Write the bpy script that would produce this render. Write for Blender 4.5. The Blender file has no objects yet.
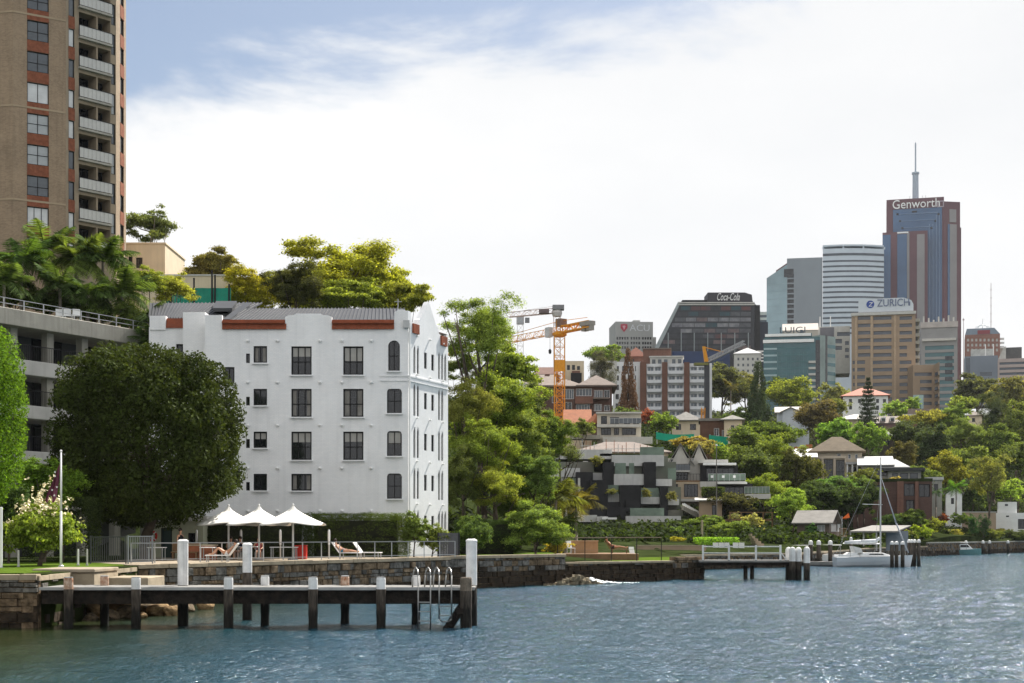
import bpy, bmesh, math, random
import numpy as np
from mathutils import Vector, Matrix
R = math.radians
random.seed(7)
SC = bpy.context.scene
COL = SC.collection
# ------------------------------------------------------------------ camera
F, H, HY = 1422.22, 3.5, 534.0          # focal length in px (50 mm on 36 mm), eye height, horizon row
cam = bpy.data.cameras.new('camera')
cam.lens = 50; cam.sensor_width = 36; cam.shift_y = (HY - 341.5) / 1024
cam.clip_start = 0.5; cam.clip_end = 20000
camo = bpy.data.objects.new('camera', cam); COL.objects.link(camo)
camo.location = (0, 0, H); camo.rotation_euler = (R(90), 0, 0)
SC.camera = camo
# ------------------------------------------------------------------ sky, sun, exposure
SUN_EL, SUN_AZ = R(48), R(32)           # azimuth from +Y towards +X
W = bpy.data.worlds.new('World'); SC.world = W; W.use_nodes = True
nt = W.node_tree; nt.nodes.clear()
def N(t, **k):
    n = nt.nodes.new(t)
    for a, b in k.items(): setattr(n, a, b)
    return n
L = lambda a, b: nt.links.new(a, b)
sky = N('ShaderNodeTexSky', sky_type='NISHITA', sun_disc=False, sun_elevation=SUN_EL, sun_rotation=SUN_AZ, air_density=1.0, dust_density=1.2, ozone_density=.7)
bg1 = N('ShaderNodeBackground'); bg1.inputs[1].default_value = 0.05; L(sky.outputs[0], bg1.inputs[0])
tc = N('ShaderNodeTexCoord')
mp = N('ShaderNodeMapping'); mp.inputs['Scale'].default_value = (1, 1, 2.6); L(tc.outputs['Generated'], mp.inputs[0])
n1 = N('ShaderNodeTexNoise'); n1.inputs['Scale'].default_value = 4.3; n1.inputs['Detail'].default_value = 10; n1.inputs['Roughness'].default_value = .6; n1.inputs['Distortion'].default_value = .25
L(mp.outputs[0], n1.inputs[0])
dot = N('ShaderNodeVectorMath', operation='DOT_PRODUCT'); dot.inputs[1].default_value = (-.187, -.376, 1.0); L(tc.outputs['Generated'], dot.inputs[0])
# cloud cover falls away above the plane through the top left of the view
m1 = N('ShaderNodeMath', operation='MULTIPLY_ADD'); m1.inputs[1].default_value = -7.5; m1.inputs[2].default_value = -.13; L(dot.outputs['Value'], m1.inputs[0])
sx = N('ShaderNodeSeparateXYZ'); L(tc.outputs['Generated'], sx.inputs[0])
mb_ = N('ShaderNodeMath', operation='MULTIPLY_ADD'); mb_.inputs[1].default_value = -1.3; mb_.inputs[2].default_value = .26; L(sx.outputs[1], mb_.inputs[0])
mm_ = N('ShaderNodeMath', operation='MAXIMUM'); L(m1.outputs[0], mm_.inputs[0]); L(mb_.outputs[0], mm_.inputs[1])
mcl = N('ShaderNodeClamp'); mcl.inputs['Min'].default_value = -.45; mcl.inputs['Max'].default_value = 1.2; L(mm_.outputs[0], mcl.inputs[0])
m2 = N('ShaderNodeMath', operation='MULTIPLY_ADD'); m2.inputs[1].default_value = 1.5; m2.inputs[2].default_value = -.38; L(n1.outputs[0], m2.inputs[0])
m3 = N('ShaderNodeMath', operation='ADD'); L(m2.outputs[0], m3.inputs[0]); L(mcl.outputs[0], m3.inputs[1])
sm = N('ShaderNodeMapRange', interpolation_type='SMOOTHSTEP'); sm.inputs['From Min'].default_value = .25; sm.inputs['From Max'].default_value = .6; sm.inputs['To Min'].default_value = .07; L(m3.outputs[0], sm.inputs[0])
n2 = N('ShaderNodeTexNoise'); n2.inputs['Scale'].default_value = 2.0; n2.inputs['Detail'].default_value = 6; L(mp.outputs[0], n2.inputs[0])
cr = N('ShaderNodeValToRGB'); cr.color_ramp.elements[0].position = .3; cr.color_ramp.elements[0].color = (.84, .86, .89, 1); cr.color_ramp.elements[1].position = .62; cr.color_ramp.elements[1].color = (1, 1, 1, 1); L(n2.outputs[0], cr.inputs[0])
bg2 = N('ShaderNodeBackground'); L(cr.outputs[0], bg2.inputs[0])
# cloud opposite the sun is front-lit and brighter
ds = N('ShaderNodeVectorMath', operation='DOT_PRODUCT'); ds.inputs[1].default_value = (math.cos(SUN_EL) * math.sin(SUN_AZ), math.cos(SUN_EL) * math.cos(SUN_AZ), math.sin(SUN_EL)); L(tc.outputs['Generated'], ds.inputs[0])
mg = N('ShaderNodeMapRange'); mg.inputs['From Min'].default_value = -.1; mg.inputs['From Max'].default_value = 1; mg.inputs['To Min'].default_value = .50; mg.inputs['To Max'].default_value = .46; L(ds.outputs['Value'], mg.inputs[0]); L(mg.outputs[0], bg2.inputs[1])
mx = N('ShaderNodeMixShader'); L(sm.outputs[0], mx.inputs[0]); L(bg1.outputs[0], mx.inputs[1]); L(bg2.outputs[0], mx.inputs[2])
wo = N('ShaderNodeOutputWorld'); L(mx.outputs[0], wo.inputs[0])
sun = bpy.data.lights.new('sun', 'SUN'); sun.energy = 5.0; sun.angle = R(.6); sun.color = (1, .95, .87)
suno = bpy.data.objects.new('sun', sun); COL.objects.link(suno)
sd = Vector((math.cos(SUN_EL) * math.sin(SUN_AZ), math.cos(SUN_EL) * math.cos(SUN_AZ), math.sin(SUN_EL)))
suno.rotation_euler = sd.to_track_quat('Z', 'Y').to_euler()
SC.view_settings.view_transform = 'Standard'; SC.view_settings.look = 'None'
SC.view_settings.exposure = 1.12; SC.view_settings.gamma = 1
SC.view_settings.use_curve_mapping = False
SC.render.engine = 'CYCLES'
SC.cycles.use_denoising = True
SC.cycles.max_bounces = 6; SC.cycles.diffuse_bounces = 3; SC.cycles.glossy_bounces = 3; SC.cycles.transmission_bounces = 3; SC.cycles.volume_bounces = 0
SC.cycles.caustics_reflective = False; SC.cycles.caustics_refractive = False
# ------------------------------------------------------------------ measuring: a photo row or column at a known distance, in metres
def X(px, Y): return (px - 512) * Y / F
def Z(py, Y): return H + (HY - py) * Y / F
# ------------------------------------------------------------------ materials
MATS = {}
def _new(name):
    m = bpy.data.materials.new(name); m.use_nodes = True; MATS[name] = m
    t = m.node_tree; b = t.nodes['Principled BSDF']
    return m, t, b
def M(name, c, r=.6, v=.14, s=1.2, b=0., metal=0., c2=None, streak=0., bs=None, spec=.14):
    if name in MATS: return MATS[name]
    m, t, p = _new(name)
    n = t.nodes.new; l = t.links.new
    co = n('ShaderNodeTexCoord')
    nz = n('ShaderNodeTexNoise'); nz.inputs['Scale'].default_value = s; nz.inputs['Detail'].default_value = 7; nz.inputs['Roughness'].default_value = .62
    l(co.outputs['Object'], nz.inputs[0])
    mr = n('ShaderNodeMapRange'); mr.inputs['From Min'].default_value = .32; mr.inputs['From Max'].default_value = .68; l(nz.outputs[0], mr.inputs[0])
    mi = n('ShaderNodeMix'); mi.data_type = 'RGBA'
    a = [min(1, x * (1 - v)) for x in c]; d = [min(1, x * (1 + v)) for x in (c2 or c)] if c2 is None else c2
    mi.inputs['A'].default_value = (*a, 1); mi.inputs['B'].default_value = (*d, 1)
    l(mr.outputs[0], mi.inputs['Factor'])
    out = mi.outputs['Result']
    if streak:
        mp = n('ShaderNodeMapping'); mp.inputs['Scale'].default_value = (2.6, 2.6, .16); l(co.outputs['Object'], mp.inputs[0])
        n3 = n('ShaderNodeTexNoise'); n3.inputs['Scale'].default_value = 1.6; n3.inputs['Detail'].default_value = 5; l(mp.outputs[0], n3.inputs[0])
        m3 = n('ShaderNodeMapRange'); m3.inputs['From Min'].default_value = .48; m3.inputs['From Max'].default_value = .78; m3.inputs['To Max'].default_value = streak; l(n3.outputs[0], m3.inputs[0])
        mu = n('ShaderNodeMix'); mu.data_type = 'RGBA'; mu.inputs['B'].default_value = (*[x * .35 for x in c], 1)
        l(m3.outputs[0], mu.inputs['Factor']); l(out, mu.inputs['A']); out = mu.outputs['Result']
    l(out, p.inputs['Base Color'])
    p.inputs['Roughness'].default_value = r; p.inputs['Metallic'].default_value = metal; p.inputs['Specular IOR Level'].default_value = spec
    if b:
        n4 = n('ShaderNodeTexNoise'); n4.inputs['Scale'].default_value = bs or s * 6; n4.inputs['Detail'].default_value = 4; l(co.outputs['Object'], n4.inputs[0])
        bp = n('ShaderNodeBump'); bp.inputs['Strength'].default_value = b; bp.inputs['Distance'].default_value = .05; l(n4.outputs[0], bp.inputs['Height']); l(bp.outputs[0], p.inputs['Normal'])
    return m
def brick(name, c1, c2, cm, bw=.24, bh=.086, r=.8, bump=.3, mortar=.012, stain=.3):
    m, t, p = _new(name); n = t.nodes.new; l = t.links.new
    co = n('ShaderNodeTexCoord'); sp = n('ShaderNodeSeparateXYZ'); l(co.outputs['Object'], sp.inputs[0])
    ad = n('ShaderNodeMath'); ad.operation = 'ADD'; l(sp.outputs[0], ad.inputs[0]); l(sp.outputs[1], ad.inputs[1])
    cb = n('ShaderNodeCombineXYZ'); l(ad.outputs[0], cb.inputs[0]); l(sp.outputs[2], cb.inputs[1])
    bt = n('ShaderNodeTexBrick'); bt.inputs['Scale'].default_value = 1; bt.inputs['Brick Width'].default_value = bw; bt.inputs['Row Height'].default_value = bh; bt.inputs['Mortar Size'].default_value = mortar
    bt.inputs['Color1'].default_value = (*c1, 1); bt.inputs['Color2'].default_value = (*c2, 1); bt.inputs['Mortar'].default_value = (*cm, 1)
    l(cb.outputs[0], bt.inputs[0])
    nz = n('ShaderNodeTexNoise'); nz.inputs['Scale'].default_value = .45; nz.inputs['Detail'].default_value = 8; nz.inputs['Roughness'].default_value = .65; l(co.outputs['Object'], nz.inputs[0])
    mr = n('ShaderNodeMapRange'); mr.inputs['From Min'].default_value = .35; mr.inputs['From Max'].default_value = .7; mr.inputs['To Min'].default_value = 1.08; mr.inputs['To Max'].default_value = 1 - stain; l(nz.outputs[0], mr.inputs[0])
    mps = n('ShaderNodeMapping'); mps.inputs['Scale'].default_value = (1.7, 1.7, .09); l(co.outputs['Object'], mps.inputs[0])
    ns = n('ShaderNodeTexNoise'); ns.inputs['Scale'].default_value = 1.5; ns.inputs['Detail'].default_value = 6; l(mps.outputs[0], ns.inputs[0])
    ms_ = n('ShaderNodeMapRange'); ms_.inputs['From Min'].default_value = .5; ms_.inputs['From Max'].default_value = .8; ms_.inputs['To Min'].default_value = 1; ms_.inputs['To Max'].default_value = 1 - max(stain, .09); l(ns.outputs[0], ms_.inputs[0])
    mu_ = n('ShaderNodeMath'); mu_.operation = 'MULTIPLY'; l(mr.outputs[0], mu_.inputs[0]); l(ms_.outputs[0], mu_.inputs[1])
    vm = n('ShaderNodeVectorMath'); vm.operation = 'SCALE'; l(bt.outputs[0], vm.inputs[0]); l(mu_.outputs[0], vm.inputs['Scale'])
    l(vm.outputs[0], p.inputs['Base Color']); p.inputs['Roughness'].default_value = r
    bp = n('ShaderNodeBump'); bp.inputs['Strength'].default_value = bump; bp.inputs['Distance'].default_value = .02; bp.invert = True; l(bt.outputs['Fac'], bp.inputs['Height']); l(bp.outputs[0], p.inputs['Normal'])
    return m
def glass(name, c, r=.06, spec=.7, v=.35, s=.6, metal=0.):
    m = M(name, c, r, v, s, metal=metal, spec=spec); return m
def leafmat(name, trans=.3, rough=.6, var=.5):
    m, t, p = _new(name); n = t.nodes.new; l = t.links.new
    oi = n('ShaderNodeObjectInfo'); ge = n('ShaderNodeNewGeometry')
    mr = n('ShaderNodeMapRange'); mr.inputs['To Min'].default_value = 1 - var; mr.inputs['To Max'].default_value = 1 + var; l(ge.outputs['Random Per Island'], mr.inputs[0])
    co = n('ShaderNodeTexCoord'); nz = n('ShaderNodeTexNoise'); nz.inputs['Scale'].default_value = 2.2; nz.inputs['Detail'].default_value = 3; l(co.outputs['Object'], nz.inputs[0])
    m2 = n('ShaderNodeMapRange'); m2.inputs['From Min'].default_value = .3; m2.inputs['From Max'].default_value = .7; m2.inputs['To Min'].default_value = .72; m2.inputs['To Max'].default_value = 1.3; l(nz.outputs[0], m2.inputs[0])
    mm = n('ShaderNodeMath'); mm.operation = 'MULTIPLY'; l(mr.outputs[0], mm.inputs[0]); l(m2.outputs[0], mm.inputs[1])
    vm = n('ShaderNodeVectorMath'); vm.operation = 'SCALE'; l(oi.outputs['Color'], vm.inputs[0]); l(mm.outputs[0], vm.inputs['Scale'])
    l(vm.outputs[0], p.inputs['Base Color']); p.inputs['Roughness'].default_value = rough; p.inputs['Specular IOR Level'].default_value = .02
    tr = n('ShaderNodeBsdfTranslucent'); vt = n('ShaderNodeVectorMath'); vt.operation = 'MULTIPLY'; vt.inputs[1].default_value = (1.9, 1.75, .75); l(vm.outputs[0], vt.inputs[0]); l(vt.outputs[0], tr.inputs[0])
    ms = n('ShaderNodeMixShader'); ms.inputs[0].default_value = trans; l(p.outputs[0], ms.inputs[1]); l(tr.outputs[0], ms.inputs[2])
    l(ms.outputs[0], t.nodes['Material Output'].inputs[0])
    return m
# ------------------------------------------------------------------ mesh collecting
ORG = {}                                    # world origin of unrotated things built in world coordinates
class MB:
    def __init__(s): s.v = []; s.f = []; s.m = []
    def face(s, pts, mi=0):
        i = len(s.v); s.v += [tuple(p) for p in pts]; s.f.append(tuple(range(i, i + len(pts)))); s.m.append(mi); return s
    def poly(s, v, f, mi=0):
        i = len(s.v); s.v += [tuple(p) for p in v]
        for q in f: s.f.append(tuple(i + k for k in q)); s.m.append(mi)
        return s
    def box(s, x0, x1, y0, y1, z0, z1, mi=0):
        v = [(x, y, z) for z in (z0, z1) for y in (y0, y1) for x in (x0, x1)]
        return s.poly(v, [(0, 2, 3, 1), (4, 5, 7, 6), (0, 1, 5, 4), (2, 6, 7, 3), (0, 4, 6, 2), (1, 3, 7, 5)], mi)
    def hexa(s, c8, mi=0):                  # 4 bottom then 4 top corners, same winding
        return s.poly(c8, [(3, 2, 1, 0), (4, 5, 6, 7), (0, 1, 5, 4), (1, 2, 6, 5), (2, 3, 7, 6), (3, 0, 4, 7)], mi)
    def obox(s, O, u, x0, x1, d0, d1, z0, z1, mi=0):   # along u, d = into the building
        n = (-u[1], u[0]); P = lambda x, d, z: (O[0] + u[0] * x + n[0] * d, O[1] + u[1] * x + n[1] * d, O[2] + z)
        return s.hexa([P(x0, d0, z0), P(x1, d0, z0), P(x1, d1, z0), P(x0, d1, z0), P(x0, d0, z1), P(x1, d0, z1), P(x1, d1, z1), P(x0, d1, z1)], mi)
    def prism(s, pts, d0, d1, axis='y', mi=0):
        n = len(pts)
        if axis == 'y': a = [(x, d0, z) for x, z in pts]; b = [(x, d1, z) for x, z in pts]
        elif axis == 'z': a = [(x, y, d0) for x, y in pts]; b = [(x, y, d1) for x, y in pts]
        else: a = [(d0, y, z) for y, z in pts]; b = [(d1, y, z) for y, z in pts]
        return s.poly(a + b, [tuple(range(n)), tuple(range(2 * n - 1, n - 1, -1))] + [(i, i + n, (i + 1) % n + n, (i + 1) % n) for i in range(n)], mi)
    def tube(s, p0, p1, r0, r1=None, n=8, mi=0):
        p0, p1 = Vector(p0), Vector(p1); r1 = r0 if r1 is None else r1
        d = (p1 - p0); d = d.normalized() if d.length > 1e-9 else Vector((0, 0, 1))
        a = d.orthogonal().normalized(); b = d.cross(a)
        v = []
        for p, r in ((p0, r0), (p1, r1)):
            for i in range(n):
                t = 2 * math.pi * i / n; v.append(p + a * math.cos(t) * r + b * math.sin(t) * r)
        return s.poly(v, [tuple(range(n - 1, -1, -1)), tuple(range(n, 2 * n))] + [(i, (i + 1) % n, (i + 1) % n + n, i + n) for i in range(n)], mi)
    def path(s, pts, r, n=6, mi=0):
        rr = r if isinstance(r, (list, tuple)) else [r] * len(pts)
        for i in range(len(pts) - 1): s.tube(pts[i], pts[i + 1], rr[i], rr[i + 1], n, mi)
        return s
    def bar(s, p0, p1, w, mi=0): return s.tube(p0, p1, w * .7071, None, 4, mi)
    def lathe(s, prof, c=(0, 0, 0), n=12, mi=0):
        v = []
        for r, z in prof:
            for i in range(n): t = 2 * math.pi * i / n; v.append((c[0] + r * math.cos(t), c[1] + r * math.sin(t), c[2] + z))
        f = []
        for k in range(len(prof) - 1):
            for i in range(n): j = (i + 1) % n; f.append((k * n + i, k * n + j, k * n + n + j, k * n + n + i))
        f.append(tuple(range(n - 1, -1, -1))); q = (len(prof) - 1) * n; f.append(tuple(range(q, q + n)))
        return s.poly(v, f, mi)
    def build(s, name, mats, parent=None, smooth=False, bevel=0, fix=True):
        me = bpy.data.meshes.new(name)
        o0 = ORG.get(parent.name, (0, 0, 0)) if parent else (0, 0, 0)
        v = [(p[0] - o0[0], p[1] - o0[1], p[2] - o0[2]) for p in s.v] if o0 != (0, 0, 0) else s.v
        me.from_pydata(v, [], s.f)
        mats = mats if isinstance(mats, (list, tuple)) else [mats]
        for m in mats: me.materials.append(m)
        if len(mats) > 1: me.polygons.foreach_set('material_index', s.m)
        if smooth: me.polygons.foreach_set('use_smooth', [True] * len(s.f))
        if fix:
            bm = bmesh.new(); bm.from_mesh(me); bmesh.ops.recalc_face_normals(bm, faces=bm.faces); bm.to_mesh(me); bm.free()
        o = bpy.data.objects.new(name, me); COL.objects.link(o)
        if parent:
            o.parent = parent
            if parent.name in ORG: ORG[o.name] = o0
        if bevel:
            b = o.modifiers.new('bevel', 'BEVEL'); b.width = bevel; b.segments = 1; b.limit_method = 'ANGLE'
        return o
def tag(o, label=None, cat=None, group=None, kind=None):
    if label: o['label'] = label
    if cat: o['category'] = cat
    if group: o['group'] = group
    if kind: o['kind'] = kind
    return o
def T(name, label, cat, loc=(0, 0, 0), group=None, rz=0, world=False):
    o = bpy.data.objects.new(name, None); COL.objects.link(o); o.location = loc; o.rotation_euler = (0, 0, rz)
    o.empty_display_size = .3
    if world: ORG[o.name] = tuple(loc)
    return tag(o, label, cat, group)
KIDS = {}
def tree_copy(o, loc=None, rz=None, label=None, group=None, parent=None, kids=None):
    kids = kids or KIDS.setdefault(o.name, [c for c in bpy.data.objects if c.parent == o])
    c = o.copy(); COL.objects.link(c)
    if parent: c.parent = parent
    if loc is not None: c.location = loc
    if rz is not None: c.rotation_euler = (0, 0, rz)
    if label: c['label'] = label
    if group: c['group'] = group
    for ch in kids: tree_copy(ch, parent=c)
    return c
def struct(o): return tag(o, kind='structure')
def text(s, size, mat, loc, rz=0, parent=None, name='lettering', shear=0, ext=.02, align='LEFT', sx=1):
    c = bpy.data.curves.new(name, 'FONT'); c.body = s; c.size = size; c.extrude = ext; c.shear = shear; c.align_x = align; c.resolution_u = 3
    c.materials.append(mat)
    t = bpy.data.objects.new(name, c); COL.objects.link(t)
    dg = bpy.context.evaluated_depsgraph_get(); me = bpy.data.meshes.new_from_object(t.evaluated_get(dg))
    bpy.data.objects.remove(t)
    o = bpy.data.objects.new(name, me); COL.objects.link(o)
    o.location = loc; o.rotation_euler = (R(90), 0, rz); o.scale = (sx, 1, 1)
    if parent: o.parent = parent
    return o
# ------------------------------------------------------------------ walls with real openings, windows set in them
def wall_holes(mb, O, u, Wd, Ht, holes, rec=.15, mi=0, mir=None):
    n = (-u[1], u[0]); P = lambda x, d, z: (O[0] + u[0] * x + n[0] * d, O[1] + u[1] * x + n[1] * d, O[2] + z)
    xs = sorted({0, Wd} | {h[0] for h in holes} | {h[1] for h in holes}); zs = sorted({0, Ht} | {h[2] for h in holes} | {h[3] for h in holes})
    for k in range(len(zs) - 1):
        zc = (zs[k] + zs[k + 1]) / 2; start = None
        act = [h for h in holes if h[2] < zc < h[3]]
        for i in range(len(xs) - 1):
            xc = (xs[i] + xs[i + 1]) / 2
            inside = any(h[0] < xc < h[1] for h in act)
            if not inside and start is None: start = xs[i]
            if (inside or i == len(xs) - 2) and start is not None:
                e = xs[i] if inside else xs[i + 1]
                mb.face([P(start, 0, zs[k]), P(e, 0, zs[k]), P(e, 0, zs[k + 1]), P(start, 0, zs[k + 1])], mi); start = None
    mr = mi if mir is None else mir
    for h in holes:
        x0, x1, z0, z1 = h[:4]; r = h[5] if len(h) > 5 and h[5] else rec
        c = [(x0, z0), (x1, z0), (x1, z1), (x0, z1)]
        for i in range(4):
            a, b = c[i], c[(i + 1) % 4]
            mb.face([P(a[0], 0, a[1]), P(b[0], 0, b[1]), P(b[0], r, b[1]), P(a[0], r, a[1])], mr)
_win = {}
def win_mesh(w, h, st):
    key = (round(w, 2), round(h, 2), tuple(sorted((k, str(v)) for k, v in st.items())))
    if key in _win: return _win[key]
    t = st.get('t', .06); nv = st.get('nv', 1); nh = st.get('nh', 0); fm = st['fm']; pm = st['pm']; arch = st.get('arch')
    a = MB(); d = .06
    if t:
        a.box(0, t, -d, 0, 0, h); a.box(w - t, w, -d, 0, 0, h); a.box(t, w - t, -d, 0, 0, t); a.box(t, w - t, -d, 0, h - t, h)
        tt = t * .7
        for i in range(1, nv + 1): x = w * i / (nv + 1); a.box(x - tt / 2, x + tt / 2, -d * .8, 0, t, h - t)
        for i in range(1, nh + 1): z = h * i / (nh + 1); a.box(t, w - t, -d * .7, 0, z - tt / 2, z + tt / 2)
        for zz in st.get('bars', ()): a.box(t, w - t, -d * .7, 0, h * zz - tt / 2, h * zz + tt / 2)
    if st.get('sill'): a.box(-.08, w + .08, -.2 - st.get('rec', .15), -d - .001, -.09, -.002, 1)
    b = MB(); b.face([(0, .002, 0), (w, .002, 0), (w, .002, h), (0, .002, h)])
    if st.get('blind'):                       # a drawn blind behind the upper part of the glass
        pass
    fo = None
    if st.get('sub') or not a.f:
        ms = None
        if a.f:
            tmp = a.build('window_frame', [fm, st.get('sm', fm)]); ms = tmp.data; bpy.data.objects.remove(tmp)
        tmp = b.build('window_pane', pm); mp_ = tmp.data; bpy.data.objects.remove(tmp)
        _win[key] = (ms, mp_)
    else:
        a2 = MB(); a2.v = a.v + b.v; off = len(a.v); a2.f = a.f + [tuple(i + off for i in q) for q in b.f]; a2.m = a.m + [2]
        tmp = a2.build('window', [fm, st.get('sm', fm), pm]); ms = tmp.data; bpy.data.objects.remove(tmp)
        _win[key] = (ms, None)
    return _win[key]
def put_windows(root, O, u, wins, st0, rec=.15):
    n = (-u[1], u[0]); rz = math.atan2(u[1], u[0]); o0 = ORG.get(root.name, (0, 0, 0))
    for h in wins:
        x0, x1, z0, z1 = h[:4]; st = h[4] if len(h) > 4 and h[4] else st0
        if st is None: continue
        r = h[5] if len(h) > 5 and h[5] else rec
        fr, pn = win_mesh(x1 - x0, z1 - z0, st)
        loc = (O[0] + u[0] * x0 + n[0] * r - o0[0], O[1] + u[1] * x0 + n[1] * r - o0[1], O[2] + z0 - o0[2])
        nm = st.get('name', 'window')
        a = bpy.data.objects.new(nm, fr or pn); COL.objects.link(a); a.parent = root; a.location = loc; a.rotation_euler = (0, 0, rz)
        if fr and pn:
            p = bpy.data.objects.new('pane', pn); COL.objects.link(p); p.parent = a
EXCL = []
class bld:
    """a building: footprint W x D, its front-left corner at photo column px0 and distance Y, turned by rot degrees"""
    def __init__(s, name, label, cat, px0, px1, pyt, pyb, Y, depth, mat, rot=None, front=(), right=(), left=(), st=None, rec=.15, group=None, down=4, lip=0, lipmat=None, roofmat=None, wallname='wall', loc=None):
        s.Y = Y
        if rot is None: rot = -.92 * math.degrees(math.atan2((px0 + px1) / 2 - 512, F)) if Y >= 200 else 0
        a = R(rot); s.a = a; c, sn = math.cos(a), math.sin(a); s.c, s.s = c, sn
        s.x0 = X(px0, Y); s.zb = Z(pyb, Y); s.W = s.lx(px1); s.D = depth; s.h = Z(pyt, Y) - s.zb
        r = T(name, label, cat, (s.x0, Y, s.zb), group, a); s.root = r
        if -s.s * 1 >= 0 and False: pass
        s.mb = MB(); fw = [s.rect(*w) for w in front]; s.fw = fw
        Wd, D, h = s.W, s.D, s.h
        rw = [s.srect(w) if len(w) > 6 or w[0] > 60 else w for w in right]; lw = [s.lrect(w) if w[0] > 60 else w for w in left]
        up = lambda ws: [(w[0], w[1], w[2] + down, w[3] + down) + tuple(w[4:]) for w in ws]
        O = (0, 0, -down)
        wall_holes(s.mb, O, (1, 0), Wd, h + down, up(fw), rec)
        wall_holes(s.mb, (Wd, 0, -down), (0, 1), D, h + down, up(rw), rec)
        wall_holes(s.mb, (Wd, D, -down), (-1, 0), Wd, h + down, [], rec)
        wall_holes(s.mb, (0, D, -down), (0, -1), D, h + down, up(lw), rec)
        ft = h - (lip or 0)
        if lip:                                # flat roof behind a parapet
            t = .25
            s.mb.box(0.01, Wd - .01, .01, D - .01, ft - .2, ft, 1)
            for q in ((t, Wd - t, t, t), (t, Wd - t, D - t, D - t)): s.mb.face([(q[0], q[2], ft), (q[1], q[2], ft), (q[1], q[2], h), (q[0], q[2], h)])
            for x in (t, Wd - t): s.mb.face([(x, t, ft), (x, D - t, ft), (x, D - t, h), (x, t, h)])
            for q in ((0, 0, Wd, t), (0, D - t, Wd, D), (0, t, t, D - t), (Wd - t, t, Wd, D - t)): s.mb.face([(q[0], q[1], h), (q[2], q[1], h), (q[2], q[3], h), (q[0], q[3], h)])
        else:
            s.mb.face([(0, 0, h), (Wd, 0, h), (Wd, D, h), (0, D, h)], 1)
        s.wall = s.mb.build(wallname, [mat, roofmat or mat], r)
        put_windows(r, (0, 0, 0), (1, 0), fw, st, rec); put_windows(r, (Wd, 0, 0), (0, 1), rw, st, rec); put_windows(r, (0, D, 0), (0, -1), lw, st, rec)
        xs = [s.x0, s.x0 + c * Wd, s.x0 - sn * D, s.x0 + c * Wd - sn * D]; ys = [Y, Y + sn * Wd, Y + c * D, Y + sn * Wd + c * D]
        EXCL.append((min(xs) - 1, max(xs) + 1, min(ys) - 2, max(ys) + 1))
    def lx(s, px): t = (px - 512) / F; return (t * s.Y - s.x0) / (s.c - t * s.s)
    def lz(s, py, x=0, y=0): return Z(py, s.Y + s.s * x + s.c * y) - s.zb
    def rect(s, px0, px1, py0, py1, *a):
        x0, x1 = s.lx(px0), s.lx(px1); xm = (x0 + x1) / 2
        return (x0, x1, s.lz(py1, xm), s.lz(py0, xm)) + a
    def sy(s, px):                             # depth along the right-hand wall
        t = (px - 512) / F; xr = s.x0 + s.c * s.W; yr = s.Y + s.s * s.W
        return (t * yr - xr) / (-s.s - t * s.c)
    def srect(s, w):
        a, b = s.sy(w[0]), s.sy(w[1]); m = (a + b) / 2; yy = s.Y + s.s * s.W + s.c * m
        return (min(a, b), max(a, b), Z(w[3], yy) - s.zb, Z(w[2], yy) - s.zb) + tuple(w[4:])
    def ly(s, px):
        t = (px - 512) / F; return (t * s.Y - s.x0) / (-s.s - t * s.c)
    def lrect(s, w):
        a, b = s.ly(w[0]), s.ly(w[1]); m = (a + b) / 2; yy = s.Y + s.c * m
        a, b = s.D - a, s.D - b
        return (min(a, b), max(a, b), Z(w[3], yy) - s.zb, Z(w[2], yy) - s.zb) + tuple(w[4:])
    def panel(s, name, px0, px1, py0, py1, mat, proud=.12, back=.0):
        x0, x1, z0, z1 = s.rect(px0, px1, py0, py1)
        return MB().box(x0, x1, -proud, -back + .005 if back else .005, z0, z1).build(name, mat, s.root)
    def roof(s, kind, py, mat, over=.45, t=.18, name='roof', x0=None, x1=None, z=None, y0=0, y1=None, ridge=.5):
        x0 = 0 if x0 is None else x0; x1 = s.W if x1 is None else x1; y1 = s.D if y1 is None else y1
        z = s.h if z is None else z; hr = s.lz(py, (x0 + x1) / 2, (y0 + y1) / 2) - z; hr = max(hr, .3)
        m = MB(); a, b, c, d = x0 - over, x1 + over, y0 - over, y1 + over
        if kind == 'flat':
            m.box(a, b, c, d, z, z + max(.2, min(hr, .5)))
        elif kind == 'gx':                     # ridge along x
            k = c + (d - c) * ridge
            m.prism([(c, z), (k, z + hr), (d, z), (d, z + t), (k, z + hr + t), (c, z + t)], a, b, 'x')
            g = MB(); g.prism([(y0, z), (y0 + (y1 - y0) * ridge, z + hr - .02), (y1, z)], x0 + .02, x1 - .02, 'x'); g.build('gable', s.wall.data.materials[0], s.root)
        elif kind == 'gy':                     # gable faces the water
            k = a + (b - a) * ridge
            m.prism([(a, z), (k, z + hr), (b, z), (b, z + t), (k, z + hr + t), (a, z + t)], c, d, 'y')
            g = MB(); g.prism([(x0, z), (x0 + (x1 - x0) * ridge, z + hr - .02), (x1, z)], y0 + .02, y1 - .02, 'y'); g.build('gable', s.wall.data.materials[0], s.root)
        elif kind == 'skill':                  # single pitch, high at the back
            m.hexa([(a, c, z), (b, c, z), (b, d, z + hr), (a, d, z + hr), (a, c, z + t), (b, c, z + t), (b, d, z + hr + t), (a, d, z + hr + t)])
        else:                                  # hip
            w2 = (d - c) / 2; l = (b - a)
            if l > 2 * w2: p = [(a + w2, c + w2), (b - w2, c + w2)]
            else: p = [((a + b) / 2, c + l / 2), ((a + b) / 2, d - l / 2)]
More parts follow.
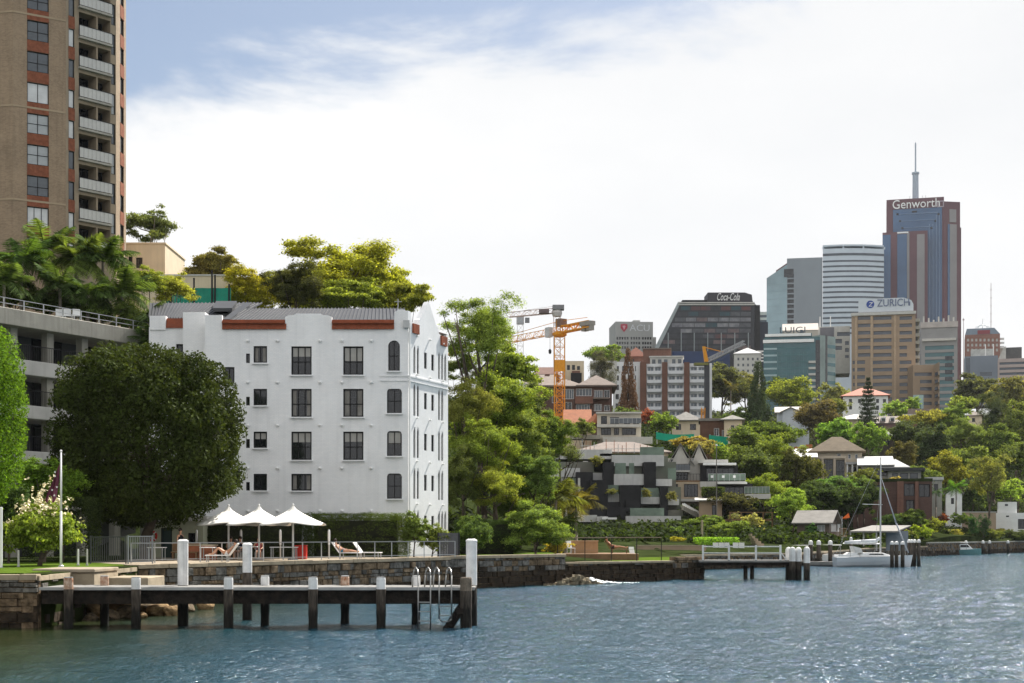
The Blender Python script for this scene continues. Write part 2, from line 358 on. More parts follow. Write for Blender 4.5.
            v = [(a, c, z), (b, c, z), (b, d, z), (a, d, z), (a, c, z + t), (b, c, z + t), (b, d, z + t), (a, d, z + t), (p[0][0], p[0][1], z + t + hr), (p[1][0], p[1][1], z + t + hr)]
            f = [(3, 2, 1, 0), (0, 1, 5, 4), (1, 2, 6, 5), (2, 3, 7, 6), (3, 0, 4, 7)]
            f += [(4, 5, 9, 8), (5, 6, 9), (6, 7, 8, 9), (7, 4, 8)] if l > 2 * w2 else [(4, 5, 8), (5, 6, 9, 8), (6, 7, 9), (7, 4, 8, 9)]
            m.poly(v, f)
        return m.build(name, mat, s.root)
def grid(px0, px1, nx, fx, py0, py1, nz, fz):
    """nx by nz rectangles in photo coordinates, each filling fx, fz of its cell"""
    cx = (px1 - px0) / nx; cz = (py1 - py0) / nz
    return [(px0 + cx * (i + .5 - fx / 2), px0 + cx * (i + .5 + fx / 2), py0 + cz * (k + .5 - fz / 2), py0 + cz * (k + .5 + fz / 2)) for k in range(nz) for i in range(nx)]
# ================================================================== palette
white_paint = brick('painted_brick', (.80, .80, .80), (.75, .76, .77), (.70, .70, .71), .24, .086, .7, .2, .012, .05)
white = M('white_render', (.78, .78, .77), .6, .07, .8)
cream = M('cream_render', (.62, .52, .38), .7, .08, .6, streak=.15)
tanb = brick('tan_brick', (.35, .255, .165), (.27, .19, .12), (.30, .23, .16), .24, .086, .85, .3, .01, .22)
redb = brick('red_brick', (.16, .06, .035), (.12, .045, .028), (.15, .10, .075), .24, .086, .85, .3, .01, .2)
darkb = brick('dark_brick', (.105, .05, .036), (.08, .036, .027), (.12, .08, .065), .24, .086, .85, .3, .01, .25)
browb = brick('brown_brick', (.20, .085, .055), (.15, .06, .04), (.18, .12, .09), .24, .086, .85, .3, .01, .2)
conc = M('concrete', (.36, .345, .30), .8, .12, .7, b=.2, streak=.35)
conc_l = M('pale_concrete', (.50, .49, .46), .75, .1, .7, streak=.2)
conc_d = M('dark_concrete', (.10, .10, .10), .8, .2, .6)
charcoal = M('charcoal_cladding', (.022, .022, .024), .55, .2, .7)
roof_m = M('grey_metal_roof', (.075, .077, .082), .45, .1, .5)
roof_d = M('dark_metal_roof', (.05, .052, .056), .5, .12, .8)
roof_w = M('white_metal_roof', (.38, .38, .38), .5, .06, .6)
roof_p = M('pinkish_tile_roof', (.185, .15, .13), .75, .15, 1.2, b=.3)
roof_o = M('orange_tile_roof', (.28, .10, .045), .75, .18, 1.2, b=.3)
roof_b = M('olive_tile_roof', (.13, .10, .065), .8, .2, 1.0, b=.3)
roof_g = M('grey_tile_roof', (.20, .19, .175), .8, .18, 1.0, b=.3)
terra = M('terracotta_tiles', (.22, .062, .03), .6, .2, 2.2, b=.4)
glass_d = glass('dark_glass', (.012, .014, .017), .05, .6, .5, .5)
glass_m = glass('grey_glass', (.06, .075, .09), .06, .7, .5, .35)
glass_b = glass('blue_glass', (.035, .09, .19), .12, .6, .25, .08)
glass_t = glass('teal_glass', (.02, .11, .125), .08, .7, .35, .07)
glass_l = glass('sky_glass', (.22, .36, .42), .08, .9, .3, .05)
blind = M('window_blind', (.42, .44, .45), .5, .3, .35)
steel = M('brushed_steel', (.30, .30, .29), .42, .1, 3, metal=.85)
galv = M('galvanised_steel', (.42, .43, .43), .45, .12, 3, metal=.5)
blackm = M('black_metal', (.018, .018, .02), .4, .1, 3)
frame_b = M('black_frame', (.012, .012, .013), .45, .1, 3)
frame_w = M('white_frame', (.68, .68, .67), .5, .06, 3)
deck_m = M('weathered_deck_boards', (.20, .195, .185), .8, .2, 1.6, b=.3)
timb = M('timber', (.20, .12, .065), .75, .25, 2.0, b=.4)
pile_m = M('wet_dark_timber', (.005, .004, .0035), .75, .5, 3.2, b=.9, bs=9, c2=(.03, .022, .016), spec=.2)
pile_t, t, p = _new('tidal_timber'); n_ = t.nodes.new; l_ = t.links.new      # grey above, wet and weedy below the tide line
co = n_('ShaderNodeTexCoord'); mpp = n_('ShaderNodeMapping'); mpp.inputs['Scale'].default_value = (6, 6, .9); l_(co.outputs['Object'], mpp.inputs[0]); nz = n_('ShaderNodeTexNoise'); nz.inputs['Scale'].default_value = 2.2; nz.inputs['Detail'].default_value = 7; l_(mpp.outputs[0], nz.inputs[0])
sz = n_('ShaderNodeSeparateXYZ'); l_(co.outputs['Object'], sz.inputs[0]); az = n_('ShaderNodeMath'); az.operation = 'MULTIPLY_ADD'; az.inputs[1].default_value = .9; l_(nz.outputs[0], az.inputs[0]); l_(sz.outputs[2], az.inputs[2])
cr_p = n_('ShaderNodeValToRGB'); e_ = cr_p.color_ramp.elements; e_[0].position = .35; e_[0].color = (.006, .006, .004, 1); e_[1].position = 1; e_[1].color = (.085, .068, .053, 1); q1 = e_.new(.62); q1.color = (.014, .012, .009, 1); q2 = e_.new(.7); q2.color = (.05, .04, .031, 1)
mrp = n_('ShaderNodeMapRange'); mrp.inputs['From Min'].default_value = -.6; mrp.inputs['From Max'].default_value = 2.2; l_(az.outputs[0], mrp.inputs[0]); l_(mrp.outputs[0], cr_p.inputs[0])
mv = n_('ShaderNodeMapRange'); mv.inputs['From Min'].default_value = .3; mv.inputs['From Max'].default_value = .7; mv.inputs['To Min'].default_value = .45; mv.inputs['To Max'].default_value = 1.4; l_(nz.outputs[0], mv.inputs[0]); vs = n_('ShaderNodeVectorMath'); vs.operation = 'SCALE'; l_(cr_p.outputs[0], vs.inputs[0]); l_(mv.outputs[0], vs.inputs['Scale'])
l_(vs.outputs[0], p.inputs['Base Color']); p.inputs['Roughness'].default_value = .75; p.inputs['Specular IOR Level'].default_value = .25; bpp = n_('ShaderNodeBump'); bpp.inputs['Strength'].default_value = .8; bpp.inputs['Distance'].default_value = .04; l_(nz.outputs[0], bpp.inputs['Height']); l_(bpp.outputs[0], p.inputs['Normal'])
pile_w = M('white_painted_timber', (.70, .70, .69), .6, .16, 2.5, b=.2, streak=.65)
rust = M('rust_stained_paint', (.34, .12, .04), .8, .3, 5, c2=(.62, .50, .40), streak=.6)
stone = M('harbour_sandstone', (.085, .058, .034), .9, .5, 2.6, b=1., bs=7, c2=(.30, .215, .135), streak=.7)
stone_w = M('wet_sandstone', (.014, .011, .008), .75, .5, 2.4, b=1., bs=7, c2=(.06, .042, .026))
stone_c = M('pale_sandstone', (.32, .265, .19), .9, .2, 1.4, b=.5, bs=6)
stone_g = M('grey_weathered_stone', (.075, .07, .062), .9, .5, 2.8, b=1., bs=7, c2=(.24, .225, .20), streak=.7)
paving = M('terrace_paving', (.28, .235, .18), .85, .2, 1.6, spec=.03)
lawn_m = M('lawn', (.07, .11, .016), .9, .3, 2.5, b=.5, bs=22, spec=0.)
soil = M('slope_soil', (.018, .027, .009), .95, .4, .5, c2=(.04, .052, .018), b=.6, bs=4, spec=0.)  # dark green-brown earth, patchy at random
bark = M('bark', (.10, .078, .06), .9, .35, 3, b=.8)
bark_g = M('gum_bark', (.26, .22, .18), .85, .35, 2, b=.4)
canvas = M('white_canvas', (.80, .78, .73), .8, .04, 2)
redp = M('red_plastic', (.50, .03, .02), .4, .1, 3)
netg = M('green_shade_net', (.02, .22, .15), .7, .2, .8)
crane_y = M('crane_yellow', (.62, .27, .025), .45, .12, 2)
crane_w = M('crane_white', (.55, .52, .50), .5, .1, 2)
skin = M('fair_skin', (.52, .29, .19), .55, .08, 6)  # plain skin base colour
hair_m = M('dark_hair', (.025, .016, .012), .6, .3, 20)
leaf = leafmat('broad_leaves', .34, .7, .65)
leaf_d = leafmat('glossy_dark_leaves', .2, .6, .6)
needle = leafmat('needles', .12, .6, .45)
flowerm = M('cream_blossom', (.75, .66, .42), .6, .1, 4)
# ================================================================== terrain
SH = [(-300, 53), (-17.7, 53), (-17.6, 66.9), (-3.9, 90), (3.65, 98), (3.75, 101), (14.9, 110), (15.6, 136), (30, 151), (46, 188), (66, 226), (97, 270), (160, 320), (420, 420), (900, 600)]
def shore(x):
    return float(np.interp(x, [a for a, b in SH], [b for a, b in SH]))
HX = [-300, -60, -25, -8, 8, 30, 50, 90, 160, 900]
HYK = [40, 100, 125, 150, 200, 225, 260, 300, 430, 650, 1000, 1500, 4000]
HT = [[2, 2, 16, 22, 27, 30, 34, 38, 46, 62, 84, 84, 60],
      [2, 2, 15, 21, 26, 30, 34, 38, 46, 62, 84, 84, 60],
      [2, 2, 10, 17, 22, 26, 30, 34, 44, 60, 84, 84, 60],
      [2, 2, 4, 8, 15, 19, 22, 27, 39, 58, 84, 84, 60],
      [1.4, 1.4, 1.5, 2.0, 4, 13, 19, 25, 38, 58, 84, 84, 60],
      [1.3, 1.3, 1.3, 1.5, 4.5, 10, 16, 23, 37, 58, 84, 84, 60],
      [1.3, 1.3, 1.3, 1.3, 1.6, 2.6, 10, 18, 35, 57, 84, 84, 60],
      [1.4, 1.4, 1.4, 1.4, 1.4, 1.6, 1.9, 7, 31, 56, 84, 84, 60],
      [1.4, 1.4, 1.4, 1.4, 1.4, 1.4, 2, 6, 28, 54, 84, 84, 60],
      [1.4, 1.4, 1.4, 1.4, 1.4, 1.4, 2, 3, 12, 40, 80, 84, 60]]
HTn = np.array(HT, float)
def hgt(x, y):
    c = np.array([np.interp(y, HYK, HTn[k]) for k in range(len(HX))])
    return float(np.interp(x, HX, c))
xs = sorted(set([a for a, b in SH] + list(np.arange(-300, -60, 20)) + list(np.arange(-60, 110, 2.0)) + list(np.arange(110, 420, 15)) + [500, 650, 800]))
offs = [0, .01, 2, 4, 6, 9, 12, 15, 18, 22, 26, 30, 35, 40, 46, 52, 60, 68, 76, 85, 95, 105, 120, 135, 150, 170, 190, 215, 240, 270, 300, 340, 380, 430, 480, 540, 600, 700, 800, 900, 1000, 1150]
tv = []; tf = []; no = len(offs)
rng = np.random.default_rng(3)
for x in xs:
    s0 = shore(x) + .45
    for k, o in enumerate(offs):
        y = s0 + o; z = hgt(x, y)
        if k == 0: z = -3
        elif o > 12 and z > 3: z += rng.normal(0, .25)
        tv.append((x, y, z))
for i in range(len(xs) - 1):
    for k in range(no - 1): tf.append((i * no + k, (i + 1) * no + k, (i + 1) * no + k + 1, i * no + k + 1))
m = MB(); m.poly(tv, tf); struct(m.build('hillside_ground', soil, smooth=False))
# flat sheets on the foreshore
def sheet(name, pts, z, mat, dz=.25):
    m = MB(); m.prism(pts, z - dz, z, 'z'); return struct(m.build(name, mat))
sheet('lawn', [(-40, 53.6), (-18.4, 53.6), (-18.4, 67.4), (-20.5, 74), (-40, 74)], 2.03, lawn_m)
sheet('terrace_path', [(-18.0, 67.3), (-4.2, 90.6), (-4.2, 93.4), (-22, 93.4), (-22, 74)], 2.035, paving)
sheet('grass_strip', [(-4.1, 90.6), (3.3, 98.4), (3.2, 112), (-4.1, 112)], 2.04, lawn_m)
sheet('foreshore_lawn', [(4.3, 101.9), (14.5, 110.4), (15.2, 136), (15.2, 168), (4.3, 168)], 1.47, lawn_m)
# ================================================================== water
rw = np.random.default_rng(11)
yr = list(np.geomspace(9, 330, 620)) + [360, 420, 520, 700, 1000, 1500]
yr = [-400, -60, 0, 5] + yr
tx = list(np.linspace(-1, 1, 820))
comp = []
for lam, slope, cnt, rg_ in ((4.5, .034, 8, 0), (2.4, .085, 14, 1), (1.3, .11, 18, 1), (.8, .095, 18, 1)):
    for _ in range(cnt):
        th = rw.uniform(0, math.pi); l = lam * rw.uniform(.72, 1.35)
        comp.append((2 * math.pi / l * math.cos(th), 2 * math.pi / l * math.sin(th), slope * 1.41 / math.sqrt(cnt) * l / 6.283 * rw.uniform(.6, 1.3), rw.uniform(0, 6.28), l, rg_))
WV = np.zeros((len(yr), len(tx) + 2, 3))
for j, y in enumerate(yr):
    half = max(.5 * y + 3, 8); row = [-1500] + [t * half for t in tx] + [1500]
    WV[j, :, 0] = row; WV[j, :, 1] = y
XX, YY = WV[..., 0], WV[..., 1]; ZZ = np.zeros_like(XX)
for kx, ky, a, ph, l, rg_ in comp:
    q_ = kx * XX + ky * YY + ph; ZZ += (a * np.sin(q_) if not rg_ else 1.5 * a * (.64 - np.abs(np.sin(q_ / 2)))) * np.clip(2.2 - .0058 * YY * 3.2 / l, 0, 1)
gust = .75 + .45 * np.sin(.035 * XX + .05 * YY) * np.sin(.021 * XX - .034 * YY + 1.2)
fade = np.clip((330 - YY) / 120, 0, 1) * (YY > 8); fade[:, 0] = 0; fade[:, -1] = 0
lee = 1 - .75 * (np.clip((-12 - XX) / 6, 0, 1) * np.clip((YY - 25) / 20, 0, 1))
WV[..., 2] = ZZ * gust * fade * lee
nr, nc = len(yr), len(tx) + 2
idx = np.arange(nr * nc).reshape(nr, nc)
q = np.stack([idx[:-1, :-1], idx[:-1, 1:], idx[1:, 1:], idx[1:, :-1]], -1).reshape(-1, 4)
def np_mesh(name, v, q, mats, smooth=False):
    me = bpy.data.meshes.new(name); k = q.shape[1]
    me.vertices.add(len(v)); me.vertices.foreach_set('co', np.asarray(v, np.float32).ravel())
    me.loops.add(q.size); me.loops.foreach_set('vertex_index', q.astype(np.int32).ravel())
    me.polygons.add(len(q)); me.polygons.foreach_set('loop_start', np.arange(0, q.size, k, dtype=np.int32)); me.polygons.foreach_set('loop_total', np.full(len(q), k, np.int32))
    if smooth: me.polygons.foreach_set('use_smooth', np.ones(len(q), bool))
    for m in mats: me.materials.append(m)
    me.update(calc_edges=True); me.validate(); return me
wm, t, p = _new('harbour_water'); n_ = t.nodes.new; l_ = t.links.new
p.inputs['Base Color'].default_value = (.012, .060, .072, 1); p.inputs['Roughness'].default_value = .12; p.inputs['IOR'].default_value = 1.33; p.inputs['Specular IOR Level'].default_value = .5
co = n_('ShaderNodeTexCoord'); mp2 = n_('ShaderNodeMapping'); mp2.inputs['Scale'].default_value = (.9, .35, 1); l_(co.outputs['Object'], mp2.inputs[0])
w1 = n_('ShaderNodeTexNoise'); w1.inputs['Scale'].default_value = 3.0; w1.inputs['Detail'].default_value = 5; w1.inputs['Roughness'].default_value = .58; l_(mp2.outputs[0], w1.inputs[0])
rd1 = n_('ShaderNodeMath'); rd1.operation = 'MULTIPLY_ADD'; rd1.inputs[1].default_value = 2; rd1.inputs[2].default_value = -1; l_(w1.outputs[0], rd1.inputs[0])
rd2 = n_('ShaderNodeMath'); rd2.operation = 'ABSOLUTE'; l_(rd1.outputs[0], rd2.inputs[0])
rd3 = n_('ShaderNodeMath'); rd3.operation = 'SUBTRACT'; rd3.inputs[0].default_value = 1; l_(rd2.outputs[0], rd3.inputs[1])
bp = n_('ShaderNodeBump'); bp.inputs['Strength'].default_value = .55; bp.inputs['Distance'].default_value = .225; l_(rd3.outputs[0], bp.inputs['Height']); l_(bp.outputs[0], p.inputs['Normal'])
# dark olive tree reflections put into the base colour near the wall, teal outside
sp = n_('ShaderNodeTexNoise'); sp.inputs['Scale'].default_value = .05; l_(co.outputs['Object'], sp.inputs[0])
mxw = n_('ShaderNodeMix'); mxw.data_type = 'RGBA'; mxw.inputs['A'].default_value = (.004, .045, .085, 1); mxw.inputs['B'].default_value = (.006, .050, .074, 1); l_(sp.outputs[0], mxw.inputs['Factor'])
sx_ = n_('ShaderNodeSeparateXYZ'); l_(co.outputs['Object'], sx_.inputs[0]); ad_ = n_('ShaderNodeMath'); ad_.operation = 'MULTIPLY_ADD'; ad_.inputs[1].default_value = 9; l_(sp.outputs[0], ad_.inputs[0]); l_(sx_.outputs[0], ad_.inputs[2])
mr_ = n_('ShaderNodeMapRange'); mr_.inputs['From Min'].default_value = -12; mr_.inputs['From Max'].default_value = -1; mr_.inputs['To Min'].default_value = 1; mr_.inputs['To Max'].default_value = 0; l_(ad_.outputs[0], mr_.inputs[0])
mx2 = n_('ShaderNodeMix'); mx2.data_type = 'RGBA'; mx2.inputs['B'].default_value = (.022, .030, .010, 1); l_(mxw.outputs['Result'], mx2.inputs['A']); l_(mr_.outputs[0], mx2.inputs['Factor']); l_(mx2.outputs['Result'], p.inputs['Base Color'])
mb2 = n_('ShaderNodeMapRange'); mb2.inputs['To Min'].default_value = 1.0; mb2.inputs['To Max'].default_value = .12; l_(mr_.outputs[0], mb2.inputs[0]); l_(mb2.outputs[0], bp.inputs['Strength'])
me = np_mesh('water', WV.reshape(-1, 3), q, [wm], True)
wo_ = bpy.data.objects.new('harbour_water', me); COL.objects.link(wo_); struct(wo_)
# ================================================================== sea walls built of sandstone courses
def seawall(label, a, b, ztop, course=.29, seed=0, cap=.2, capm=None, thick=.6, wet=.75, upper=None, cat='sea wall', lens=(.35, .95)):
    rg = random.Random(seed); a, b = Vector(a), Vector(b); u = (b - a).normalized(); ln = (b - a).length
    m = MB(); z = -.9; cm = MB()
    m.obox((a.x, a.y, 0), u, 0, ln, .16, thick, -1.2, ztop - cap, 0)
    while z < ztop - cap - .05:
        z1 = min(z + course * rg.uniform(.65, 1.4), ztop - cap); x = -rg.uniform(0, .5)
        while x < ln:
            x1 = x + rg.uniform(*lens); d = rg.uniform(-.08, .1)
            zm = (z + z1) / 2; mi = 1 if zm < wet + rg.uniform(-.2, .25) else (2 if rg.random() < .55 else 0)
            m.obox((a.x, a.y, 0), u, max(x, 0) + rg.uniform(.004, .03), min(x1, ln) - rg.uniform(.004, .03), d, .2, z + rg.uniform(.002, .035), z1 - rg.uniform(.002, .035), mi); x = x1
        z = z1
    x = 0
    while x < ln - .05:
        x1 = min(x + rg.uniform(.9, 1.6), ln); dz = rg.uniform(-.015, .02)
        m.obox((a.x, a.y, 0), u, x + .008, x1 - .008, -.07 + rg.uniform(-.02, .02), thick - .05, ztop - cap + .002, ztop + dz, 3); x = x1
    return tag(m.build('sea_wall', [stone, stone_w, stone_g, capm or stone_c], bevel=.025), label, cat)
seawall('low sandstone block sea wall below the frangipani lawn', (-60, 53), (-17.7, 53), 1.98, seed=1, wet=.55)
seawall('short return of the sandstone wall behind the jetty landing', (-17.7, 53.05), (-17.64, 66.6), 1.95, seed=2)
seawall('long stone sea wall under the umbrella terrace railing', (-17.6, 66.9), (-3.9, 90), 2.06, seed=3, wet=.6)
seawall('stained sandstone sea wall below the mown grass strip', (-3.9, 90), (3.65, 98), 2.12, seed=4, wet=1.1)
seawall('return of the sandstone wall beside the tidal rubble', (3.66, 98.02), (3.7, 101), 2.1, seed=5, wet=1.2)
seawall('dark tidal stone wall fronting the sunbathing deck', (3.75, 101), (12.3, 107.8), 1.5, seed=6, wet=1.2, course=.28, cap=.16)
seawall('rough sandstone outcrop wall where the small white jetty starts', (12.3, 107.6), (14.9, 110), 1.75, seed=16, wet=1.2, course=.5, cap=.25, capm=stone)
seawall('stone return wall behind the small white jetty', (14.9, 110), (15.6, 136), 1.4, seed=7, wet=1.0)
seawall('long low stone bank behind the white jetty railing', (15.6, 136), (30, 151), 1.5, seed=8, wet=.7)
seawall('stone edging of the marina foreshore by the boathouse', (30, 151), (46, 188), 1.5, seed=9, wet=.8)
seawall('retaining wall below the dark brick house foreshore', (46, 188), (66, 226), 1.6, seed=10, wet=.9)
seawall('grey retaining wall along the far garden shore', (66, 226), (97, 270), 2.2, seed=12, wet=.7, capm=conc)
seawall('distant end of the grey shore retaining wall', (97, 270), (160, 320), 2.2, seed=13, wet=.7, capm=conc, lens=(1.5, 3))
# ledge behind the jetty's landing
LG = T('landing_ledge', 'tan sandstone landing ledge at the jetty end', 'stone ledge', (-17.5, 57.6, 0), world=True)
LGm = MB(); LGm.box(-19.2, -16.75, 57.0, 60.5, .9, 1.94, 0); LGm.box(-19.2, -16.7, 56.9, 60.4, 1.95, 2.1, 1); LGm.build('ledge_block', [stone_c, paving], LG, bevel=.03)
LGm = MB(); LGm.box(-16.65, -14.9, 58.2, 61, .9, 1.72, 0); LGm.build('lower_step', [stone_c], LG, bevel=.03)
# ================================================================== foliage
def _lobes(kind, rng):
    if kind == 'round':
        n = 95; d = rng.normal(size=(n, 3)); d /= np.linalg.norm(d, axis=1)[:, None]; d[:, 2] = np.where(d[:, 2] < -.75, -d[:, 2], d[:, 2])
        c = d * rng.uniform(.3, .88, (n, 1)); r = rng.uniform(.09, .25, n); c *= (1 + .12 * rng.normal(size=(n, 1)))
    elif kind == 'airy':
        n = 60; d = rng.normal(size=(n, 3)); d /= np.linalg.norm(d, axis=1)[:, None]; d[:, 2] = np.where(d[:, 2] < -.7, -d[:, 2] * .8, d[:, 2])
        c = d * rng.uniform(.2, .92, (n, 1)); r = rng.uniform(.10, .24, n)
    elif kind == 'umbrella':
        n = 60; a = rng.uniform(0, 6.28, n); q = np.sqrt(rng.uniform(0, 1, n)) * .86; c = np.stack([np.cos(a) * q, np.sin(a) * q, rng.uniform(-.9, .85, n) * np.sqrt(np.maximum(.08, 1.0 - q ** 2))], 1); r = rng.uniform(.13, .27, n)
    elif kind == 'ball':
        n = 560; d = rng.normal(size=(n, 3)); d /= np.linalg.norm(d, axis=1)[:, None]
        c = d * np.where(rng.uniform(0, 1, (n, 1)) < .68, rng.uniform(.80, .89, (n, 1)), rng.uniform(.5, .8, (n, 1))); r = rng.uniform(.07, .19, n)
        pw = 2.9; k = (np.abs(d[:, 0]) ** pw + np.abs(d[:, 1]) ** pw + np.abs(d[:, 2]) ** pw) ** (-1 / pw); c *= k[:, None]
    elif kind == 'hedge':
        n = 420; c = rng.uniform(-.93, .93, (n, 3)); ax = rng.integers(0, 3, n); sg = rng.choice([-1, 1], n)
        for i in range(n): c[i, ax[i]] = .88 * (abs(sg[i]) if ax[i] == 2 else sg[i])
        r = rng.uniform(.11, .2, n)
    elif kind == 'spire':
        c = []; r = []
        for z in np.linspace(-.95, .92, 17):
            w = .62 * (1 - (z + 1) / 2) ** .8 + .03; k = max(3, int(9 * w / .6))
            for i in range(k): a = 6.28 * i / k + rng.uniform(0, 1); q = w * rng.uniform(.6, 1.05); c.append((math.cos(a) * q, math.sin(a) * q, z - q * .15)); r.append(.08 + .16 * w)
        c = np.array(c); r = np.array(r)
    elif kind == 'tier':
        c = []; r = []
        for z in np.linspace(-.9, .95, 13):
            w = .78 * (1 - (z + 1) / 2) ** .75 + .05; k = 7
            for i in range(k):
                a = 6.28 * i / k + rng.uniform(0, 1)
                for q in np.linspace(.2, 1, 5): c.append((math.cos(a) * q * w, math.sin(a) * q * w, z - .03 + .09 * q * w)); r.append(.045 + .03 * w)
        c = np.array(c); r = np.array(r)
    return c, r
def crown_pts(kind, seed, n):
    rng = np.random.default_rng(seed); c, r = _lobes(kind, rng)
    if kind in ('round', 'airy', 'umbrella'): c = c + .13 * np.sin(c[:, [1, 2, 0]] * rng.uniform(2.5, 4.5, 3) + rng.uniform(0, 6, 3)) + .05 * rng.normal(size=c.shape)
    if kind in ('round', 'airy', 'umbrella'):     # boughs carry sprays of leaves, feathery at the edge
        ns = 9; sd_ = rng.normal(size=(len(r), ns, 3)); sd_ /= np.linalg.norm(sd_, axis=2)[..., None]; sd_[..., 2] = np.where(sd_[..., 2] < -.3, -sd_[..., 2] * .5, sd_[..., 2])
        sc_ = (c[:, None] + sd_ * (r * rng.uniform(.55, 1.0, len(r)))[:, None, None]).reshape(-1, 3); sr = np.repeat(r, ns) * rng.uniform(.3, .5, len(r) * ns)
        p = sr ** 1.6; p /= p.sum(); k = rng.choice(len(sr), n, p=p); g = rng.normal(size=(n, 3)) * [1.1, 1.1, .75]; pts = sc_[k] + g * sr[k][:, None] * .75
        d = pts - c[k // ns] * .75; d /= np.linalg.norm(d, axis=1)[:, None] + 1e-6; return pts, d
    p = r ** 2; p /= p.sum(); k = rng.choice(len(r), n, p=p)
    d = rng.normal(size=(n, 3)); d /= np.linalg.norm(d, axis=1)[:, None]
    rad = r[k] * (.55 + .5 * rng.uniform(0, 1, n) ** .5)
    pts = c[k] + d * rad[:, None]
    keep = np.ones(n, bool)
    for j in range(len(r)):
        q = np.linalg.norm(pts - c[j], axis=1) < .62 * r[j]; q &= k != j
        keep &= ~(q & (rng.uniform(0, 1, n) < .75))
    return pts[keep], d[keep]
def leaf_quads(pts, d, size, rng, up=.35, asp=.55):
    n = len(pts); nrm = d * .7 + rng.normal(size=(n, 3)) * .55; nrm[:, 2] += up; nrm /= np.linalg.norm(nrm, axis=1)[:, None]
    t = rng.normal(size=(n, 3)); t -= nrm * (t * nrm).sum(1)[:, None]; t /= np.linalg.norm(t, axis=1)[:, None]
    b = np.cross(nrm, t); L_ = (size * rng.uniform(.55, 1.35, n))[:, None]
    v = np.stack([pts - t * L_, pts + b * L_ * asp + t * L_ * .1, pts + t * L_, pts - b * L_ * asp + t * L_ * .1], 1)
    return v.reshape(-1, 3), np.arange(n * 4).reshape(n, 4)
CROWN = {}
SIZES = {'s': (3600, .075), 'm': (18000, .042), 'l': (52000, .0268), 'x': (120000, .0195)}
def crown_mesh(kind, var, size, mat, A=1):
    key = (kind, var, size, mat.name, A)
    if key not in CROWN:
        n, lf = SIZES[size]
        if kind in ('airy', 'tier'): n = int(n * .75)
        if kind in ('ball', 'hedge'): n = int(n * 1.25)
        pts, d = crown_pts(kind, 100 + var, n); pts = pts * [1, 1, A]; v, q = leaf_quads(pts, d, lf * (1.35 if kind == 'hedge' else 1), np.random.default_rng(var), up=.2 if kind in ('ball',) else .35, asp=.3 if kind in ('airy', 'tier', 'spire') else .55)
        CROWN[key] = np_mesh('crown_' + kind, v, q, [mat])
    return CROWN[key]
def limbs(base, top, r0, kind, rg, spread, hh):
    """tapered trunk from base to the middle of the crown, with limbs out into it"""
    m = MB(); b, t_ = Vector(base), Vector(top); pts = []; k = 5
    for i in range(k + 1):
        f = i / k; p_ = b.lerp(t_, f); j = r0 * 1.1 if 0 < i else 0
        pts.append(p_ + Vector((rg.uniform(-j, j), rg.uniform(-j, j), 0)))
    rr = [r0 * (1.25 if i == 0 else 1 - .62 * i / k) for i in range(k + 1)]
    m.path(pts, rr, 7)
    if kind not in ('spire', 'tier'):
        for i in range(8 if kind == 'airy' else 6):
            s_ = pts[rg.choice((2, 3, 3, 4, 5))]; a = rg.uniform(0, 6.28); q = rg.uniform(.45, .85)
            e = Vector(top) + Vector((math.cos(a) * spread * q, math.sin(a) * spread * q, hh * rg.uniform(-.15, .65)))
            mid = s_.lerp(e, .5) + Vector((0, 0, -hh * .08)); m.path([s_, mid, e], [r0 * .42, r0 * .28, r0 * .1], 5)
    return m
NT = [0]
def tree(label, px, py, rx, ry, Y, kind='round', col=(.06, .085, .02), size=None, name='tree', cat='tree', group=None, dep=None, zb=None, mat=None, tpx=None, bk=None, r0=None, trunk=True):
    NT[0] += 1; rg = random.Random(NT[0] * 13); s_ = Y / F
    x, z = X(px, Y), Z(py, Y); a, c = rx * s_, ry * s_; k_ = 1.14 if kind in ('round', 'airy', 'umbrella') else 1.; a *= k_; c *= k_; col = [min(.4, q * w_ * (2.15 if mat is None else 1.1)) for q, w_ in zip(col, (1.12, 1.0, .9))]
    bx = X(tpx, Y) if tpx is not None else x; g = hgt(bx, Y) if zb is None else zb
    r = T(name, label, cat, (bx, Y, g), group)
    if trunk:
        tr = limbs((0, 0, -.4), (x - bx, 0, z - g - c * (.1 if kind in ('round', 'airy', 'ball', 'umbrella') else -.85)), r0 or max(.1, a * .055), kind, rg, a, c).build('trunk', bk or bark, r, smooth=True)
    if size is None: size = 's' if rx < 17 else 'm' if rx < 42 else 'l'
    mt = mat or (needle if kind in ('spire', 'tier') else leaf); asp = c / a; A = 1 if kind in ('spire', 'tier') else 2 if asp > 1.45 else .55 if asp < .72 else 1
    if kind == 'hedge':
        dp = dep or a; n = int(SIZES[size][0] * 1.3); ls = .95 * math.sqrt(8 * (a * c + dp * (a + c)) / n); pts, d = crown_pts('hedge', 40 + NT[0], n); v, q = leaf_quads(pts * [a, dp, c], d, ls, np.random.default_rng(NT[0])); cm_ = np_mesh('crown_hedge', v, q, [mt]); a0, dep, c0 = a, dp, c
    else: cm_ = crown_mesh(kind, NT[0] % 3, size, mt, A)
    o = bpy.data.objects.new('crown', cm_); COL.objects.link(o); o.parent = r
    o.location = (x - bx, 0, z - g); o.scale = (1, 1, 1) if kind == 'hedge' else (a, a if dep is None else dep, c / A); o.rotation_euler = (0, 0, 0 if kind == 'hedge' else rg.uniform(0, 6.28) if dep is None else 0)
    o.color = (*[min(1, q * rg.uniform(.92, 1.08)) for q in col], 1)
    return r
YG = (.135, .15, .022); LG_ = (.105, .145, .030); MG = (.060, .088, .022); DG = (.030, .046, .016); OL = (.075, .080, .026); BR = (.075, .045, .025); BL = (.026, .042, .022)
